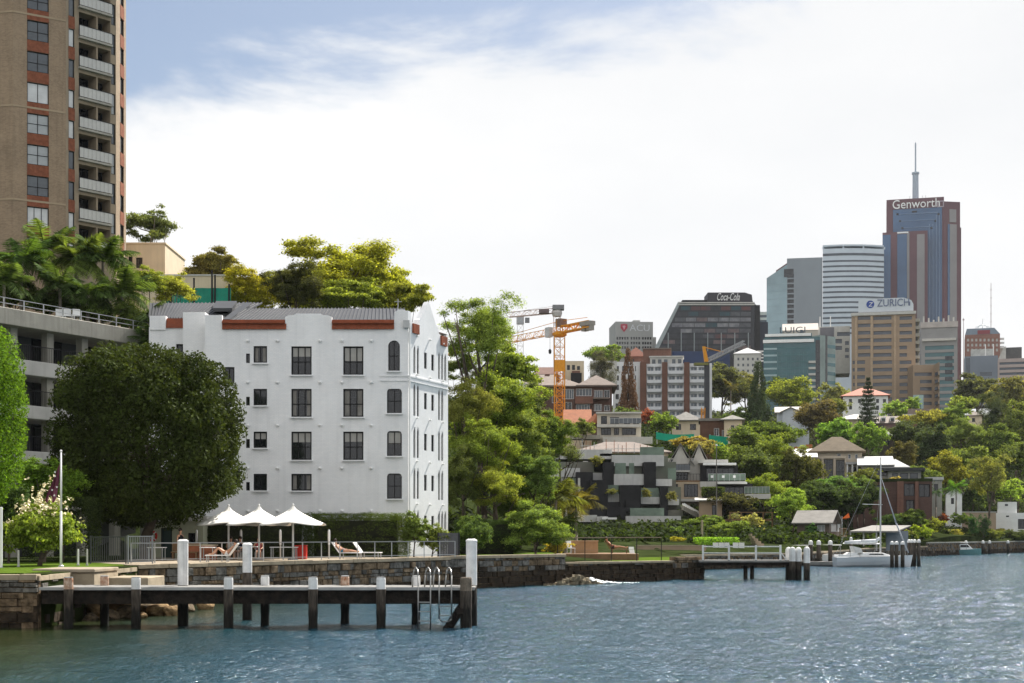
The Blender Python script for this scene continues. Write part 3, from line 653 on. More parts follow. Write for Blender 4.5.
# ------------------------------------------------------------------ palms
def frond_mesh(seed, n=30, ln=1.0, droop=.55, w=.29):
    rg = random.Random(seed); v = []; f = []
    def pt(t): return Vector((0, t * ln * (1 - .12 * t), .42 * t * ln - droop * 1.15 * t * t * ln))
    for i in range(n):
        t = .12 + .88 * i / (n - 1); p_ = pt(t); q_ = pt(min(1, t + .02)); d = (q_ - p_).normalized() if i < n - 1 else (pt(1) - pt(.97)).normalized()
        L_ = w * (math.sin(math.pi * min(1, .12 + t * .9)) ** .7) * rg.uniform(.8, 1.15)
        for sx in (-1, 1):
            e = p_ + Vector((sx * L_, 0, 0)) + d * L_ * .55 + Vector((0, 0, -L_ * rg.uniform(.25, .75)))
            k = len(v); hw = .017; v += [p_ - d * hw, p_ + d * hw, e + d * hw * .3, e - d * hw * .3]; f.append((k, k + 1, k + 2, k + 3))
    for i in range(8):
        a, b = pt(i / 8), pt((i + 1) / 8); k = len(v); h = .012 * (1.3 - i / 8); v += [a + Vector((-h, 0, 0)), a + Vector((h, 0, 0)), b + Vector((h, 0, 0)), b + Vector((-h, 0, 0))]; f.append((k, k + 1, k + 2, k + 3))
    return np.array([tuple(p_) for p_ in v]), f
FR = [frond_mesh(k, droop=dr) for k, dr in enumerate((.25, .5, .75, .95))]
def palm(label, px, py, rad, Y, zb, col=(.06, .10, .022), n=23, tpx=None, name='palm_tree', group=None, up=.0):
    NT[0] += 1; rg = random.Random(NT[0]); s_ = Y / F; x, z = X(px, Y), Z(py, Y); Rm = rad * s_ * 1.25; col = [q * 1.05 for q in col]; bx = X(tpx, Y) if tpx else x
    r = T(name, label, 'palm tree', (bx, Y, zb), group)
    top = Vector((x - bx, 0, z - zb)); mid = top * .5 + Vector((rg.uniform(-.1, .1), 0, 0))
    MB().path([(0, 0, -.3), mid, top], [.16, .12, .1], 8).build('trunk', bark_g, r, smooth=True)
    V = []; Q = []
    for i in range(n):
        e = rg.random(); fr, ff = FR[min(3, int(e * 4))]; a = 6.283 * i / n + rg.uniform(-.25, .25); sc = Rm * rg.uniform(.85, 1.15); lift = (1 - e) * .75 + up
        M_ = Matrix.Rotation(a, 3, 'Z') @ Matrix.Rotation(lift, 3, 'X') @ Matrix.Rotation(rg.uniform(-.3, .3), 3, 'Y')
        k = sum(len(q) for q in V); V.append((fr * sc) @ np.array(M_).T + np.array(top)); Q += [tuple(k + j for j in q) for q in ff]
    me = np_mesh('fronds', np.concatenate(V), np.array(Q), [leaf]); o = bpy.data.objects.new('crown', me); COL.objects.link(o); o.parent = r; o.color = (*col, 1)
    return r
# ================================================================== brick high-rise
st_tower = dict(fm=frame_b, pm=glass_m, t=.07, nv=1, nh=0, name='window', sub=True)
HR = T('apartment_tower', 'tall tan brick apartment tower with stacked white balconies', 'apartment tower', (-44, 140, 20), world=True)
zc0 = 50.4; fl = 2.89
fp = [(X(-60, 133), 133), (X(13, 131.5), 131.5), (X(66, 134), 134), (X(116, 138), 138), (X(126, 141), 141), (X(122, 156), 156), (-66, 156)]
zlo, zhi = 16.0, 70.0
mb = MB(); trim = MB()
rows = [zc0 + fl * k for k in range(-7, 7)]
stw = []
def seg(a, b): a, b = Vector(a), Vector(b); return (a.x, a.y, zlo), (b - a).normalized(), (b - a).length
tw = MB()
O, u, ln = seg(fp[0], fp[1]); wall_holes(tw, O, u, ln, zhi - zlo, [], .1, 0)
O, u, ln = seg(fp[1], fp[2]); hs = []
rgw = random.Random(4)
blind_l = M('white_blind', (.62, .63, .63), .5, .2, .5)
stA = [dict(st_tower, pm=g, nv=n_, bars=b_) for g, n_, b_ in ((glass_m, 1, (.45,)), (blind_l, 1, ()), (blind_l, 2, ()), (blind, 1, (.5,)), (blind_l, 1, (.5,)))]
for z in rows: hs.append((ln * .262, ln * .672, z - .93 - zlo, z + .93 - zlo, rgw.choice(stA), .16))
wall_holes(tw, O, u, ln, zhi - zlo, hs, .16, 0); HS1 = (O, u, hs)
for z in rows:                                # red brick spandrels between the windows
    sp_ = MB(); sp_.obox(O, u, ln * .262, ln * .672, -.03, .05, z + .94 - zlo, z + fl - .94 - zlo); trim.v += []; 
    stw.append(sp_)
O2, u2, ln2 = seg(fp[2], fp[3]); hs2 = []; door = dict(fm=frame_b, pm=glass_d, t=.06, nv=2, name='balcony_door')
for z in rows:
    zz = z + .35
    hs2.append((ln2 * .05, ln2 * .165, z - .85 - zlo, z + .85 - zlo, dict(st_tower, nv=0, pm=rgw.choice((glass_m, blind_l, blind_l))), .14))
    hs2.append((ln2 * .25, ln2 * .60, zz - .05 - zlo, zz + 2.35 - zlo, door, 1.5))
    hs2.append((ln2 * .63, ln2 * .885, zz - .05 - zlo, zz + 2.35 - zlo, door, 1.5))
    hs2.append((ln2 * .90, ln2 * .985, z - .5 - zlo, z + 1.5 - zlo, dict(st_tower, nv=0, bars=(.4,), pm=rgw.choice((blind, glass_m))), .14))
wall_holes(tw, O2, u2, ln2, zhi - zlo, hs2, .14, 1, 1)
O3, u3, ln3 = seg(fp[3], fp[4]); hs3 = [(ln3 * .42, ln3 * .78, z - .8 - zlo, z + .8 - zlo, dict(st_tower, nv=0, pm=glass_d), .14) for z in rows]
wall_holes(tw, O3, u3, ln3, zhi - zlo, hs3, .14, 0)
for i in range(4, 7):
    O, u, ln = seg(fp[i], fp[(i + 1) % 7]); wall_holes(tw, O, u, ln, zhi - zlo, [], .1, 0)
tw.face([(x, y, zhi) for x, y in fp], 0)
tw.build('wall', [tanb, M('grey_brown_render', (.30, .24, .17), .8, .12, .8, streak=.3)], HR)
for O_, u_, h_ in (HS1, (O2, u2, hs2), (O3, u3, hs3)): put_windows(HR, O_, u_, h_, None)
for k, z in enumerate(rows):
    stw[k].build('spandrel', M('red_spandrel_brick', (.22, .08, .045), .85, .25, 3.), HR)
    b = MB(); b.obox(O2, u2, ln2 * .045, ln2 * .17, -.03, .05, z + .87 - zlo, z + fl - .87 - zlo); b.build('spandrel', M('red_spandrel_brick', (.22, .08, .045), .85, .25, 3.), HR)
    b = MB(); b.obox(O3, u3, ln3 * .40, ln3 * .80, -.03, .05, z + .82 - zlo, z + fl - .82 - zlo); b.build('spandrel', M('red_spandrel_brick', (.22, .08, .045), .85, .25, 3.), HR)
    zz = z + .35 - zlo
    b = MB(); b.obox(O2, u2, ln2 * .235, ln2 * .895, -.35, .3, zz - .22, zz - .02); sl = b.build('balcony_slab', conc, HR)
    b = MB()
    for i in range(8): b.obox(O2, u2, ln2 * (.24 + .081 * i), ln2 * (.24 + .081 * (i + 1)) - .03, -.31, -.27, zz + .06, zz + .98)
    b.build('balustrade', M('balcony_panel', (.52, .51, .48), .5, .06, 2), sl)
    b = MB(); b.obox(O2, u2, ln2 * .24, ln2 * .89, -.33, -.25, zz + .98, zz + 1.05); b.build('handrail', blackm, sl)
for z in (zlo + 2, zc0 - 1.45 - 2 * fl, zc0 - 1.45 + fl * 1, zc0 - 1.45 - fl * 5):
    for O_, u_, l_n in ((seg(fp[0], fp[1])), (seg(fp[1], fp[2]))):
        b = MB(); b.obox(O_, u_, 0, l_n, -.04, .02, z - zlo - .09, z - zlo + .09); b.build('string_course', M('sand_render', (.36, .28, .19), .8, .1, 1), HR)
EXCL.append((-70, -35, 128, 158))
# ================================================================== concrete terrace building with roof garden
u = Vector((5.75, 10)).normalized(); O = (X(133, 100) - u.x * 26, 100 - u.y * 26, 0); Lc = 29.5
CP = T('terrace_building', 'grey concrete apartment block with open levels and roof garden railing', 'building', (O[0] + u.x * 18, O[1] + u.y * 18, 2), world=True)
for z0, z1, dd in ((16.75, 17.8, -.55), (13.75, 14.7, -.25), (10.95, 11.8, -.25), (8.05, 8.85, -.25), (5.1, 5.9, -.25)):
    b = MB(); b.obox(O, u, 0, Lc, dd, 14, z0, z1); s_ = b.build('floor_slab', conc if z0 > 16 else conc_l, CP, bevel=.03)
    if z0 < 16:
        b = MB()
        for zz in (z1 + .95,): b.obox(O, u, 0, Lc, dd + .06, dd + .1, zz, zz + .05)
        x = .1
        while x < Lc: b.obox(O, u, x, x + .025, dd + .07, dd + .09, z1, z1 + .95); x += .16
        b.build('railing', blackm, CP)
for x in np.arange(.6, Lc, 3.0):
    b = MB(); b.obox(O, u, x, x + .55, .35, .9, 2, 16.75); b.build('pillar', conc, CP)
b = MB(); b.obox(O, u, .02, Lc - .02, 3.2, 3.5, 1.5, 16.76); b.build('back_wall', conc_d, CP)
for k, z in enumerate((5.9, 8.86, 11.81, 14.71)):
    for j in range(6):
        w_ = dict(fm=frame_b, pm=glass_d, t=.07, nv=2, name='glazed_door')
        put_windows(CP, (O[0] - u.y * 3.19, O[1] + u.x * 3.19, 0), u, [(3 + j * 4.2, 5.6 + j * 4.2, z + .02, z + 2.0)], w_, 0)
b = MB()
for zz in (.28, .62): b.obox(O, u, 0, Lc, -.42, -.38, 17.8 + zz, 17.84 + zz)
for x in np.arange(0, Lc, 1.6): b.obox(O, u, x, x + .05, -.43, -.37, 17.8, 18.46)
b.build('roof_railing', galv, CP)
b = MB(); b.obox(O, u, .3, Lc - .3, .6, 13.5, 17.8, 18.0); b.build('planting_bed', soil, CP)
for k, (px, py) in enumerate(((60, 322), (68, 323), (77, 324))):
    ch = T('garden_chair', ('white roof garden chair beside the railing, nearest the palms', 'second white chair along the roof garden railing', 'white roof chair at the end of the railing row')[k], 'chair', (X(px, 97.5) , 97.5, 18.0), group='chairs in the roof garden', rz=.5)
    b = MB(); b.box(-.25, .25, -.25, .25, .4, .45); b.build('seat', white, ch); b = MB(); b.box(-.25, .25, .2, .25, .45, .95); b.build('backrest', white, ch)
    for sx in (-.22, .22):
        for sy_ in (-.22, .22): MB().box(sx - .02, sx + .02, sy_ - .02, sy_ + .02, 0, .4).build('leg', white, ch)
EXCL.append((-60, -24, 70, 112))
# palms of the roof garden
PG = 'palms in the roof garden'
palm('feathery palm at the far edge of the roof garden beside tower windows', 22, 262, 30, 100, 17.9, (.055, .10, .02), group=PG)
palm('tallest pale palm in front of the tower brick pier', 45, 250, 32, 104, 17.9, (.08, .12, .03), group=PG)
palm('palm with bright yellow-green spear under the balconies', 76, 262, 31, 103, 17.9, (.10, .14, .03), group=PG)
palm('palm leaning against the tower corner balconies', 103, 262, 33, 104, 17.9, (.055, .09, .022), group=PG)
palm('low dark palm in the middle of the roof garden', 60, 288, 28, 99, 17.9, (.045, .075, .02), group=PG)
palm('drooping palm above the end of the roof railing', 122, 296, 31, 102, 17.9, (.06, .095, .025), group=PG)
palm('small palm tucked behind the roof chairs', 88, 295, 24, 99.5, 17.9, (.05, .085, .02), group=PG)
palm('shaggy palm hanging past the concrete parapet end', 140, 322, 27, 101.5, 15, (.065, .10, .03), group=PG)
palm('short palm against the white building tiled parapet', 152, 346, 22, 99, 10, (.06, .10, .03), group=PG)
palm('small palm at the edge of frame over the parapet', 4, 285, 27, 96, 17.9, (.07, .11, .03), group=PG)
for k, (px, py, rx, ry, lb) in enumerate(((15, 295, 22, 14, 'dense shrub under the palms near the parapet start'), (50, 305, 24, 12, 'dark shrub bank behind the roof railing'), (95, 312, 22, 13, 'leafy shrub in the roof garden under the drooping palm'), (128, 320, 14, 14, 'round green shrub at the end of the roof railing'))):
    tree(lb, px, py, rx, ry, 100.5, 'round', (.04, .065, .018), 'm', name='shrub', cat='shrub', zb=17.9, trunk=True, r0=.08)
# ================================================================== white boutique hotel
YW = 95.0; wx = lambda p_: X(p_, YW); wz = lambda p_: Z(p_, YW)
HB = T('white_hotel', 'white painted brick four storey building with black windows and terracotta parapet tiles', 'building', (wx(300), YW, 2), world=True)
x0, x1 = wx(205), wx(408); zt = wz(309.5); zb = 1.0
O = (x0, YW, zb); Wd = x1 - x0; Ht = zt - zb
wst = dict(fm=frame_b, pm=glass_d, t=.09, nv=2, nh=0, bars=(.46,), sub=True, name='window', sill=True, sm=white_paint, rec=.16)
wsm = dict(wst, nv=1, bars=()); wti = dict(wst, nv=0, bars=(), sill=False, t=.06); war = dict(wst, nv=1, bars=(.5,), t=.07)
def hp(a, b, c, d, st): return (wx(a) - x0, wx(b) - x0, wz(d) - zb, wz(c) - zb, st, .16)
hs = []
for a, b in ((346.3, 375), (388.8, 417), (431.6, 460)): hs += [hp(291.3, 311.6, a, b, wst), hp(343.2, 363.4, a, b, wst)]
hs.append(hp(291.3, 311.6, 473.8, 490.7, dict(wst, bars=())))
for a, b, c in ((346, 363, 353.5), (388.8, 405.5, 396.7), (431.6, 448, 439), (473.8, 490.5, 482)): hs += [hp(253.5, 267, a, b, wsm), hp(246, 249.8, c, b, wti)]
for a, b in ((340.5, 371), (388.8, 413.2), (431, 456), (473.4, 498.7)): hs.append(hp(387 if a > 350 else 388.2, 401.8 if a > 350 else 399.8, a, b, war))
for a, b in ((367, 384), (469, 483)): hs.append(hp(223.5, 234.5, a, b, wsm) if a < 400 else hp(232, 240, a, b, wsm))
hs += [hp(223, 233, 410, 427, wsm), hp(389, 402, 516, 530, wsm)]
tw = MB(); capz = wz(329.2)
# main front: full height below the parapet, then raised white bays between tiled panels
wall_holes(tw, O, (1, 0), Wd, capz - zb, [h for h in hs], .16, 0)
def bay(a, b, top, sh=None):
    xa, xb = wx(a), wx(b); z0 = capz
    if sh:                                   # scrolled shoulders
        k = (xb - xa) * .09
        pts = [(xa, z0), (xb, z0), (xb, top - sh), (xb - k, top - sh * .45), (xb - 2.1 * k, top - .1), (xb - 2.6 * k, top), (xa + 2.6 * k, top), (xa + 2.1 * k, top - .1), (xa + k, top - sh * .45), (xa, top - sh)]
    else: pts = [(xa, z0), (xb, z0), (xb, top), (xa, top)]
    m_ = MB(); m_.prism(pts, YW, YW + .35, 'y'); return m_
for a, b, tp, sh in ((285.2, 331.8, wz(313.5), .35), (394.2, 408, wz(309.5), .3), (205, 222, wz(315), None)):
    bay(a, b, tp, sh and .22).build('parapet_bay', white_paint, HB)
for a, b in ((222.3, 285), (332, 394)):
    pn = MB(); z0, z1 = wz(329), wz(319.5); yy = YW - .06
    pn.hexa([(wx(a), yy - .05, z0), (wx(b), yy - .05, z0), (wx(b), yy + .3, z0), (wx(a), yy + .3, z0), (wx(a), yy + .12, z1), (wx(b), yy + .12, z1), (wx(b), yy + .5, z1), (wx(a), yy + .5, z1)])
    x = wx(a)
    while x < wx(b) - .1:
        pn.hexa([(x + .02, yy - .1, z0 - .03), (x + .2, yy - .1, z0 - .03), (x + .2, yy, z0 - .03), (x + .02, yy, z0 - .03), (x + .02, yy + .07, z1 - .25), (x + .2, yy + .07, z1 - .25), (x + .2, yy + .2, z1 - .25), (x + .02, yy + .2, z1 - .25)]); x += .24
    pn.box(wx(a), wx(b), yy - .12, yy + .3, z1 - .28, z1 - .16)
    pn.build('terracotta_parapet', terra, HB)
# right flank
A = Vector((x1, YW)); B_ = Vector((X(448, 101), 101)); uf = (B_ - A).normalized(); Lf = (B_ - A).length
def vz(py, f): y = YW + 6 * f; return Z(py, y)
fh = []
lan = dict(fm=frame_b, pm=glass_d, t=.06, nv=0, bars=(.5,), sub=True, name='window', rec=.14)
arch_rows = ((345, 373), (383.5, 415.7), (427, 457.6), (468, 498.7), (510.4, 529))
rect_rows = ((353.5, 369.5), (393.8, 410), (434.3, 451), (475.2, 491), (515.8, 528))
sol = dict(lan, pm=white_paint, t=0)
for k in range(5):
    for f0, f1 in ((.13, .18), (.215, .265), (.745, .795), (.825, .875), (.905, .955)):
        if k == 1 and f0 > .9 or (k in (2, 3) and f0 > .9): continue
        za = 3.5 + (534 - arch_rows[k][0]) * 95.9 / F; zz = 3.5 + (534 - arch_rows[k][1]) * 95.9 / F
        fh.append((Lf * f0, Lf * f1, zz - zb, za - zb, lan if k not in (2, 3) else dict(lan, pm=glass_m), .14, 'arch'))
    for f0, f1 in ((.39, .46), (.57, .64)):
        za = 3.5 + (534 - rect_rows[k][0]) * 98 / F; zz = 3.5 + (534 - rect_rows[k][1]) * 98 / F
        fh.append((Lf * f0, Lf * f1, zz - zb, za - zb, lan, .14))
zs_ = 16.9 - zb
OF = (A.x, A.y, zb); wall_holes(tw, OF, uf, Lf, zs_, fh, .14, 0)
def Pf(x, d, z): return (OF[0] + uf.x * x - uf.y * d, OF[1] + uf.y * x + uf.x * d, OF[2] + z)
for h in fh:                                  # pointed heads of the lancets
    if len(h) > 6:
        xa, xb, zz = h[0], h[1], h[3]; w_ = xb - xa; rise = .55
        tw.face([Pf(xa, .01, zz), Pf(xa, .01, zz - rise), Pf(xa + w_ * .12, .01, zz - rise * .45), Pf(xa + w_ * .5, .01, zz)]); tw.face([Pf(xb, .01, zz), Pf(xa + w_ * .5, .01, zz), Pf(xb - w_ * .12, .01, zz - rise * .45), Pf(xb, .01, zz - rise)])
h = [q for q in hs if q[2] > 11 and q[0] > 11.5][0]     # round head of the top corner window
xa, xb, zz = h[0] + x0, h[1] + x0, h[3] + zb; r_ = (xb - xa) / 2
for sg in (-1, 1):
    xc = xa if sg < 0 else xb; arc = [(xa + r_ + sg * r_ * math.cos(t_), YW + .012, zz - r_ + r_ * math.sin(t_)) for t_ in np.linspace(0, math.pi / 2, 7)]
    tw.face([(xc, YW + .012, zz)] + arc[::-1])
for h in hs:                                  # clipped heads of the lower corner windows
    if h[4] is war and not (h[2] > 11): 
        xa, xb, zz = h[0] + x0, h[1] + x0, h[3] + zb
        for sg, xc in ((1, xa), (-1, xb)): tw.face([(xc, YW + .012, zz), (xc + sg * .2, YW + .012, zz), (xc + sg * .06, YW + .012, zz - .06), (xc, YW + .012, zz - .22)])
# back and roof deck
wall_holes(tw, (B_.x, B_.y, zb), Vector((-1, .6)).normalized(), 6, zs_, [], .1, 0)
tw.face([(x0, YW + .2, wz(322)), (x1, YW + .2, wz(322)), (B_.x, B_.y, wz(322)), (B_.x - 5, 110, wz(322)), (x0, 110, wz(322))])
# left wing, set back
xl0, xl1 = X(149, 97.5), X(205, 97.5)
wl = [(X(176, 97.5) - xl0, X(193, 97.5) - xl0, Z(352, 97.5) - zb, Z(344, 97.5) - zb, dict(wsm, nv=2, sill=False), .2), (X(201, 97.5) - xl0, X(204, 97.5) - xl0, Z(356, 97.5) - zb, Z(345, 97.5) - zb, dict(wti), .2)]
wl += [(X(176, 97.5) - xl0, X(193, 97.5) - xl0, Z(352 + k * 43, 97.5) - zb, Z(344 + k * 43 - 8, 97.5) - zb, wsm, .2) for k in (1, 2, 3)]
wall_holes(tw, (xl0, 97.5, zb), (1, 0), xl1 - xl0, Z(327, 97.5) - zb, wl, .2, 0)
wall_holes(tw, (x0, 97.5, zb), (0, -1), 2.5, capz - zb, [], .1, 0)
tw.build('wall', [white_paint], HB)
b = MB(); b.box(X(183, 96.6), X(205, 96.6), 96.6, 98.0, Z(360, 97), Z(313, 97)); b.build('stair_bay', white_paint, HB)
b = MB(); b.hexa([(X(166, 97.4), 97.38, Z(327, 97)), (X(183, 97.4), 97.38, Z(327, 97)), (X(183, 97.4), 97.8, Z(327, 97)), (X(166, 97.4), 97.8, Z(327, 97)), (X(166, 97.4), 97.6, Z(317, 97)), (X(183, 97.4), 97.6, Z(317, 97)), (X(183, 97.4), 98, Z(317, 97)), (X(166, 97.4), 98, Z(317, 97))]); b.build('terracotta_parapet', terra, HB)
b = MB(); b.box(X(150, 97.5), X(166, 97.5), 97.4, 98, Z(330, 97.5), Z(316, 97.5)); b.build('parapet_bay', white_paint, HB)
put_windows(HB, O, (1, 0), hs, None)
rgc = random.Random(12); cur_ = M('net_curtain', (.20, .19, .175), .9, .25, 1.5); bl_ = M('roller_blind', (.33, .32, .30), .9, .1, 2)
for w_ in [c for c in HB.children if c.name.startswith('window')]:
    fr_w = max(v.co.x for v in w_.data.vertices) - .08; fr_h = max(v.co.z for v in w_.data.vertices); q_ = rgc.random()
    if fr_w < .8: continue
    m_ = MB()
    if q_ < .45:
        k_ = rgc.uniform(.18, .34)
        for sx in (0, 1):
            xa, xb = (.09, fr_w * k_) if sx == 0 else (fr_w * (1 - k_), fr_w - .09); n_ = 5
            for i in range(n_): a0, a1 = xa + (xb - xa) * i / n_, xa + (xb - xa) * (i + 1) / n_; m_.face([(a0, -.004 - .012 * (i % 2), .1), (a1, -.004 - .012 * ((i + 1) % 2), .1), (a1, -.004 - .012 * ((i + 1) % 2), fr_h - .1), (a0, -.004 - .012 * (i % 2), fr_h - .1)])
            m_.build('curtain', cur_, w_, fix=False); m_ = MB()
    elif q_ < .75: m_.box(.1, fr_w - .1, -.016, -.004, fr_h * rgc.uniform(.45, .75), fr_h - .1); m_.build('blind', bl_, w_)
put_windows(HB, OF, uf, fh, None); put_windows(HB, (xl0, 97.5, zb), (1, 0), wl, None)
# gable over the flank
gp = [(0, zs_), (0, 18.42 - zb), (.07, 18.4 - zb), (.085, 17.75 - zb), (.2, 17.6 - zb), (.235, 17.7 - zb), (.25, 18.05 - zb), (.30, 18.15 - zb), (.46, 19.25 - zb), (.5, 19.5 - zb), (.54, 19.25 - zb), (.7, 18.0 - zb), (.745, 17.9 - zb), (.76, 17.55 - zb), (.86, 17.35 - zb), (.95, 17.3 - zb), (.96, 17.6 - zb), (1, 17.6 - zb), (1, zs_)]
b = MB(); a_ = [Pf(f * Lf, 0, z) for f, z in gp]; c_ = [Pf(f * Lf, .35, z) for f, z in gp]; n_g = len(gp)
b.poly(a_ + c_, [tuple(range(n_g)), tuple(range(2 * n_g - 1, n_g - 1, -1))] + [(i, i + n_g, (i + 1) % n_g + n_g, (i + 1) % n_g) for i in range(n_g)]); b.build('gable', white_paint, HB)
for f0, f1, za, zc in ((.1, .24, 17.02, 17.66), (.8, .95, 16.75, 17.42)):
    b = MB(); b.obox(OF, uf, f0 * Lf, f1 * Lf, -.12, .1, za - zb, zc - zb); b.build('terracotta_parapet', terra, HB)
for z_, t_ in ((14.02, .1), (13.72, .07)):
    b = MB(); b.obox(OF, uf, -.02, Lf, -.07, .02, z_ - zb, z_ - zb + t_); b.obox((x1 - 1.9, YW, zb), (1, 0), 0, 1.88, -.07, .02, z_ - zb, z_ - zb + t_); b.build('string_course', white_paint, HB)
b = MB(); b.path([Pf(.05, -.1, 16.6), Pf(.05, -.1, .9)], .055, 8); b.build('downpipe', white, HB)
b = MB(); b.box(x1 - .3, x1 + .12, YW - .25, YW + .05, 17.25, 17.75); b.build('rain_head', galv, HB)
vm_ = MB(); vm_.lathe([(.02, .1), (.09, .09), (.12, .04), (.125, 0), (.09, -.06), (.07, -.08)], n=8); tmp = vm_.build('wall_vent', white); vme = tmp.data; bpy.data.objects.remove(tmp)
o0 = ORG[HB.name]
for py in (341, 382.5, 425.5, 468.3, 511.2):
    for px in (248, 277.5, 320, 342, 371.3):
        v_ = bpy.data.objects.new('wall_vent', vme); COL.objects.link(v_); v_.parent = HB; v_.location = (wx(px) - o0[0], YW - .08 - o0[1], wz(py) - o0[2])
for py in (510, 468, 425.5, 383, 345):
    for f in (.2, .52, .85):
        p_ = Pf(f * Lf, -.08, Z(py, 98) - zb + .35); v_ = bpy.data.objects.new('wall_vent', vme); COL.objects.link(v_); v_.parent = HB; v_.location = (p_[0] - o0[0], p_[1] - o0[1], p_[2] - o0[2]); v_.scale = (.7, .7, .7)
# ribbed metal roofs
def ribroof(name, pts, ribs, mat):
    m_ = MB(); a, b, c, d = [Vector(p_) for p_ in pts]     # eave left, eave right, ridge right, ridge left
    m_.hexa([a + Vector((0, 0, -.08)), b + Vector((0, 0, -.08)), c + Vector((0, 0, -.08)), d + Vector((0, 0, -.08)), a, b, c, d])
    for i in range(ribs + 1):
        f = i / ribs; e, r_ = a.lerp(b, f), d.lerp(c, f); m_.hexa([e + Vector((-.035, 0, 0)), e + Vector((.035, 0, 0)), r_ + Vector((.035, 0, 0)), r_ + Vector((-.035, 0, 0)), e + Vector((-.02, 0, .07)), e + Vector((.02, 0, .07)), r_ + Vector((.02, 0, .07)), r_ + Vector((-.02, 0, .07))])
    return m_.build(name, mat, HB)
ribroof('roof', [(wx(224), 95.35, wz(321)), (wx(407), 95.35, wz(321)), (X(404, 99.5), 99.5, Z(308.5, 99.5)), (X(246, 99.5), 99.5, Z(308.5, 99.5))], 46, roof_m)
ribroof('roof', [(X(149, 98), 98, Z(318, 98)), (X(230, 98), 98, Z(319, 98)), (X(262, 103), 103, Z(303, 103)), (X(150, 103), 103, Z(303, 103))], 30, roof_m)
b = MB(); b.hexa([(wx(222), 95.3, wz(321)), (wx(229), 95.3, wz(321)), (X(252, 102), 102, Z(304, 102)), (X(244, 102), 102, Z(304, 102)), (wx(222), 95.3, wz(318.5)), (wx(229), 95.3, wz(318.5)), (X(252, 102), 102, Z(302.5, 102)), (X(244, 102), 102, Z(302.5, 102))]); b.build('valley_gutter', roof_d, HB)
b = MB(); b.hexa([(X(213, 99), 99, Z(311.5, 99)), (X(232, 99), 99, Z(311.5, 99)), (X(237, 102), 102, Z(304, 102)), (X(216, 102), 102, Z(304, 102)), (X(213, 99), 99, Z(308, 99)), (X(232, 99), 99, Z(308, 99)), (X(237, 102), 102, Z(301, 102)), (X(216, 102), 102, Z(301, 102))]); b.build('skylight', roof_d, HB)
b = MB(); p_ = (X(398, 97), 97, Z(312, 97)); b.path([p_, (p_[0], 97, p_[2] + .9)], .03, 6); b.path([(p_[0] - .25, 97, p_[2] + .7), (p_[0] + .25, 97, p_[2] + .7)], .02, 5); b.build('antenna', galv, HB)
EXCL.append((-30, -3, 92, 112))
# ================================================================== behind the hotel
CB = bld('block_of_flats', 'windowless cream block with two dark windows beside the brick tower', 'building', 120, 165, 244, 300, 150, 9, cream, front=[(128.5, 132.5, 256.5, 268), (136, 142.5, 257.5, 268)], st=dict(fm=frame_b, pm=glass_d, t=.06, nv=1), rot=0, down=10, roofmat=conc)
b = MB(); b.box(-.1, CB.W + .1, -.1, CB.D + .1, CB.h + .002, CB.h + .15); b.build('coping', cream, CB.root)
RW = T('garden_wall', 'long beige retaining wall behind the green court netting', 'wall', (X(200, 140), 140, 20), world=True)
b = MB(); b.box(X(140, 140), X(236, 140), 140, 140.4, 16, Z(276, 140)); b.build('wall_face', cream, RW); b = MB(); b.box(X(140, 140), X(236, 140), 139.9, 140.5, Z(276, 140), Z(274.5, 140)); b.build('coping', conc_l, RW)
NF = T('court_fence', 'green shade netting fence on tall dark posts behind the hotel roof', 'fence', (X(200, 132), 132, 18), world=True)
b = MB()
for i in range(24):
    a0, a1 = X(166 + i * 2.7, 132), X(166 + (i + 1) * 2.7, 132); d0, d1 = math.sin(i * 1.3) * .05, math.sin((i + 1) * 1.3) * .05
    b.hexa([(a0, 132 + d0, 17), (a1, 132 + d1, 17), (a1, 132.03 + d1, 17), (a0, 132.03 + d0, 17), (a0, 132 + d0, Z(288, 132)), (a1, 132 + d1, Z(288, 132)), (a1, 132.03 + d1, Z(288, 132)), (a0, 132.03 + d0, Z(288, 132))])
b.build('netting', netg, NF)
for px, pt in ((170, 284), (194, 278), (212, 270), (215, 275), (229, 284)):
    b = MB(); b.path([(X(px, 131.9), 131.9, 17), (X(px, 131.9), 131.9, Z(pt, 131.9))], .09, 6); b.build('post', blackm, NF)
g1 = 'trees rising behind the white hotel'
tree('gum tree crown on the skyline beside the cream block', 150, 230, 27, 19, 175, 'airy', (.06, .075, .03), 'm', bk=bark_g)
tree('olive brown tree left of the yellow-green ones behind the hotel roof', 214, 272, 27, 18, 150, 'round', (.085, .085, .025), 'l', group=g1)
tree('yellow-green rounded tree above the hotel valley gutter', 246, 293, 28, 22, 138, 'round', (.12, .125, .015), 'l', group=g1)
tree('dark green tree between two brighter trees behind the hotel', 296, 290, 26, 24, 132, 'round', (.028, .036, .014), 'l', group=g1)
tree('largest spreading yellow-green tree behind the hotel roof', 330, 278, 50, 36, 142, 'umbrella', YG, 'l', group=g1)
tree('flat-topped yellow-green tree crown beside the tallest behind the hotel', 368, 286, 36, 24, 146, 'umbrella', YG, 'l', group=g1)
tree('light green tree filling the gap beside the dark tree behind the hotel', 272, 292, 24, 18, 148, 'round', (.085, .105, .02), 'l', group=g1)
tree('fresh green lower crown between the spreading trees behind the hotel', 350, 298, 40, 16, 137, 'round', (.095, .12, .022), 'l', group=g1)
tree('small yellow-green tree behind the hotel gable', 404, 297, 24, 17, 140, 'umbrella', (.115, .135, .022), 'm', group=g1)
tree('yellow-green shrubby tree against the beige retaining wall', 172, 292, 26, 16, 122, 'airy', (.12, .14, .025), 'm')
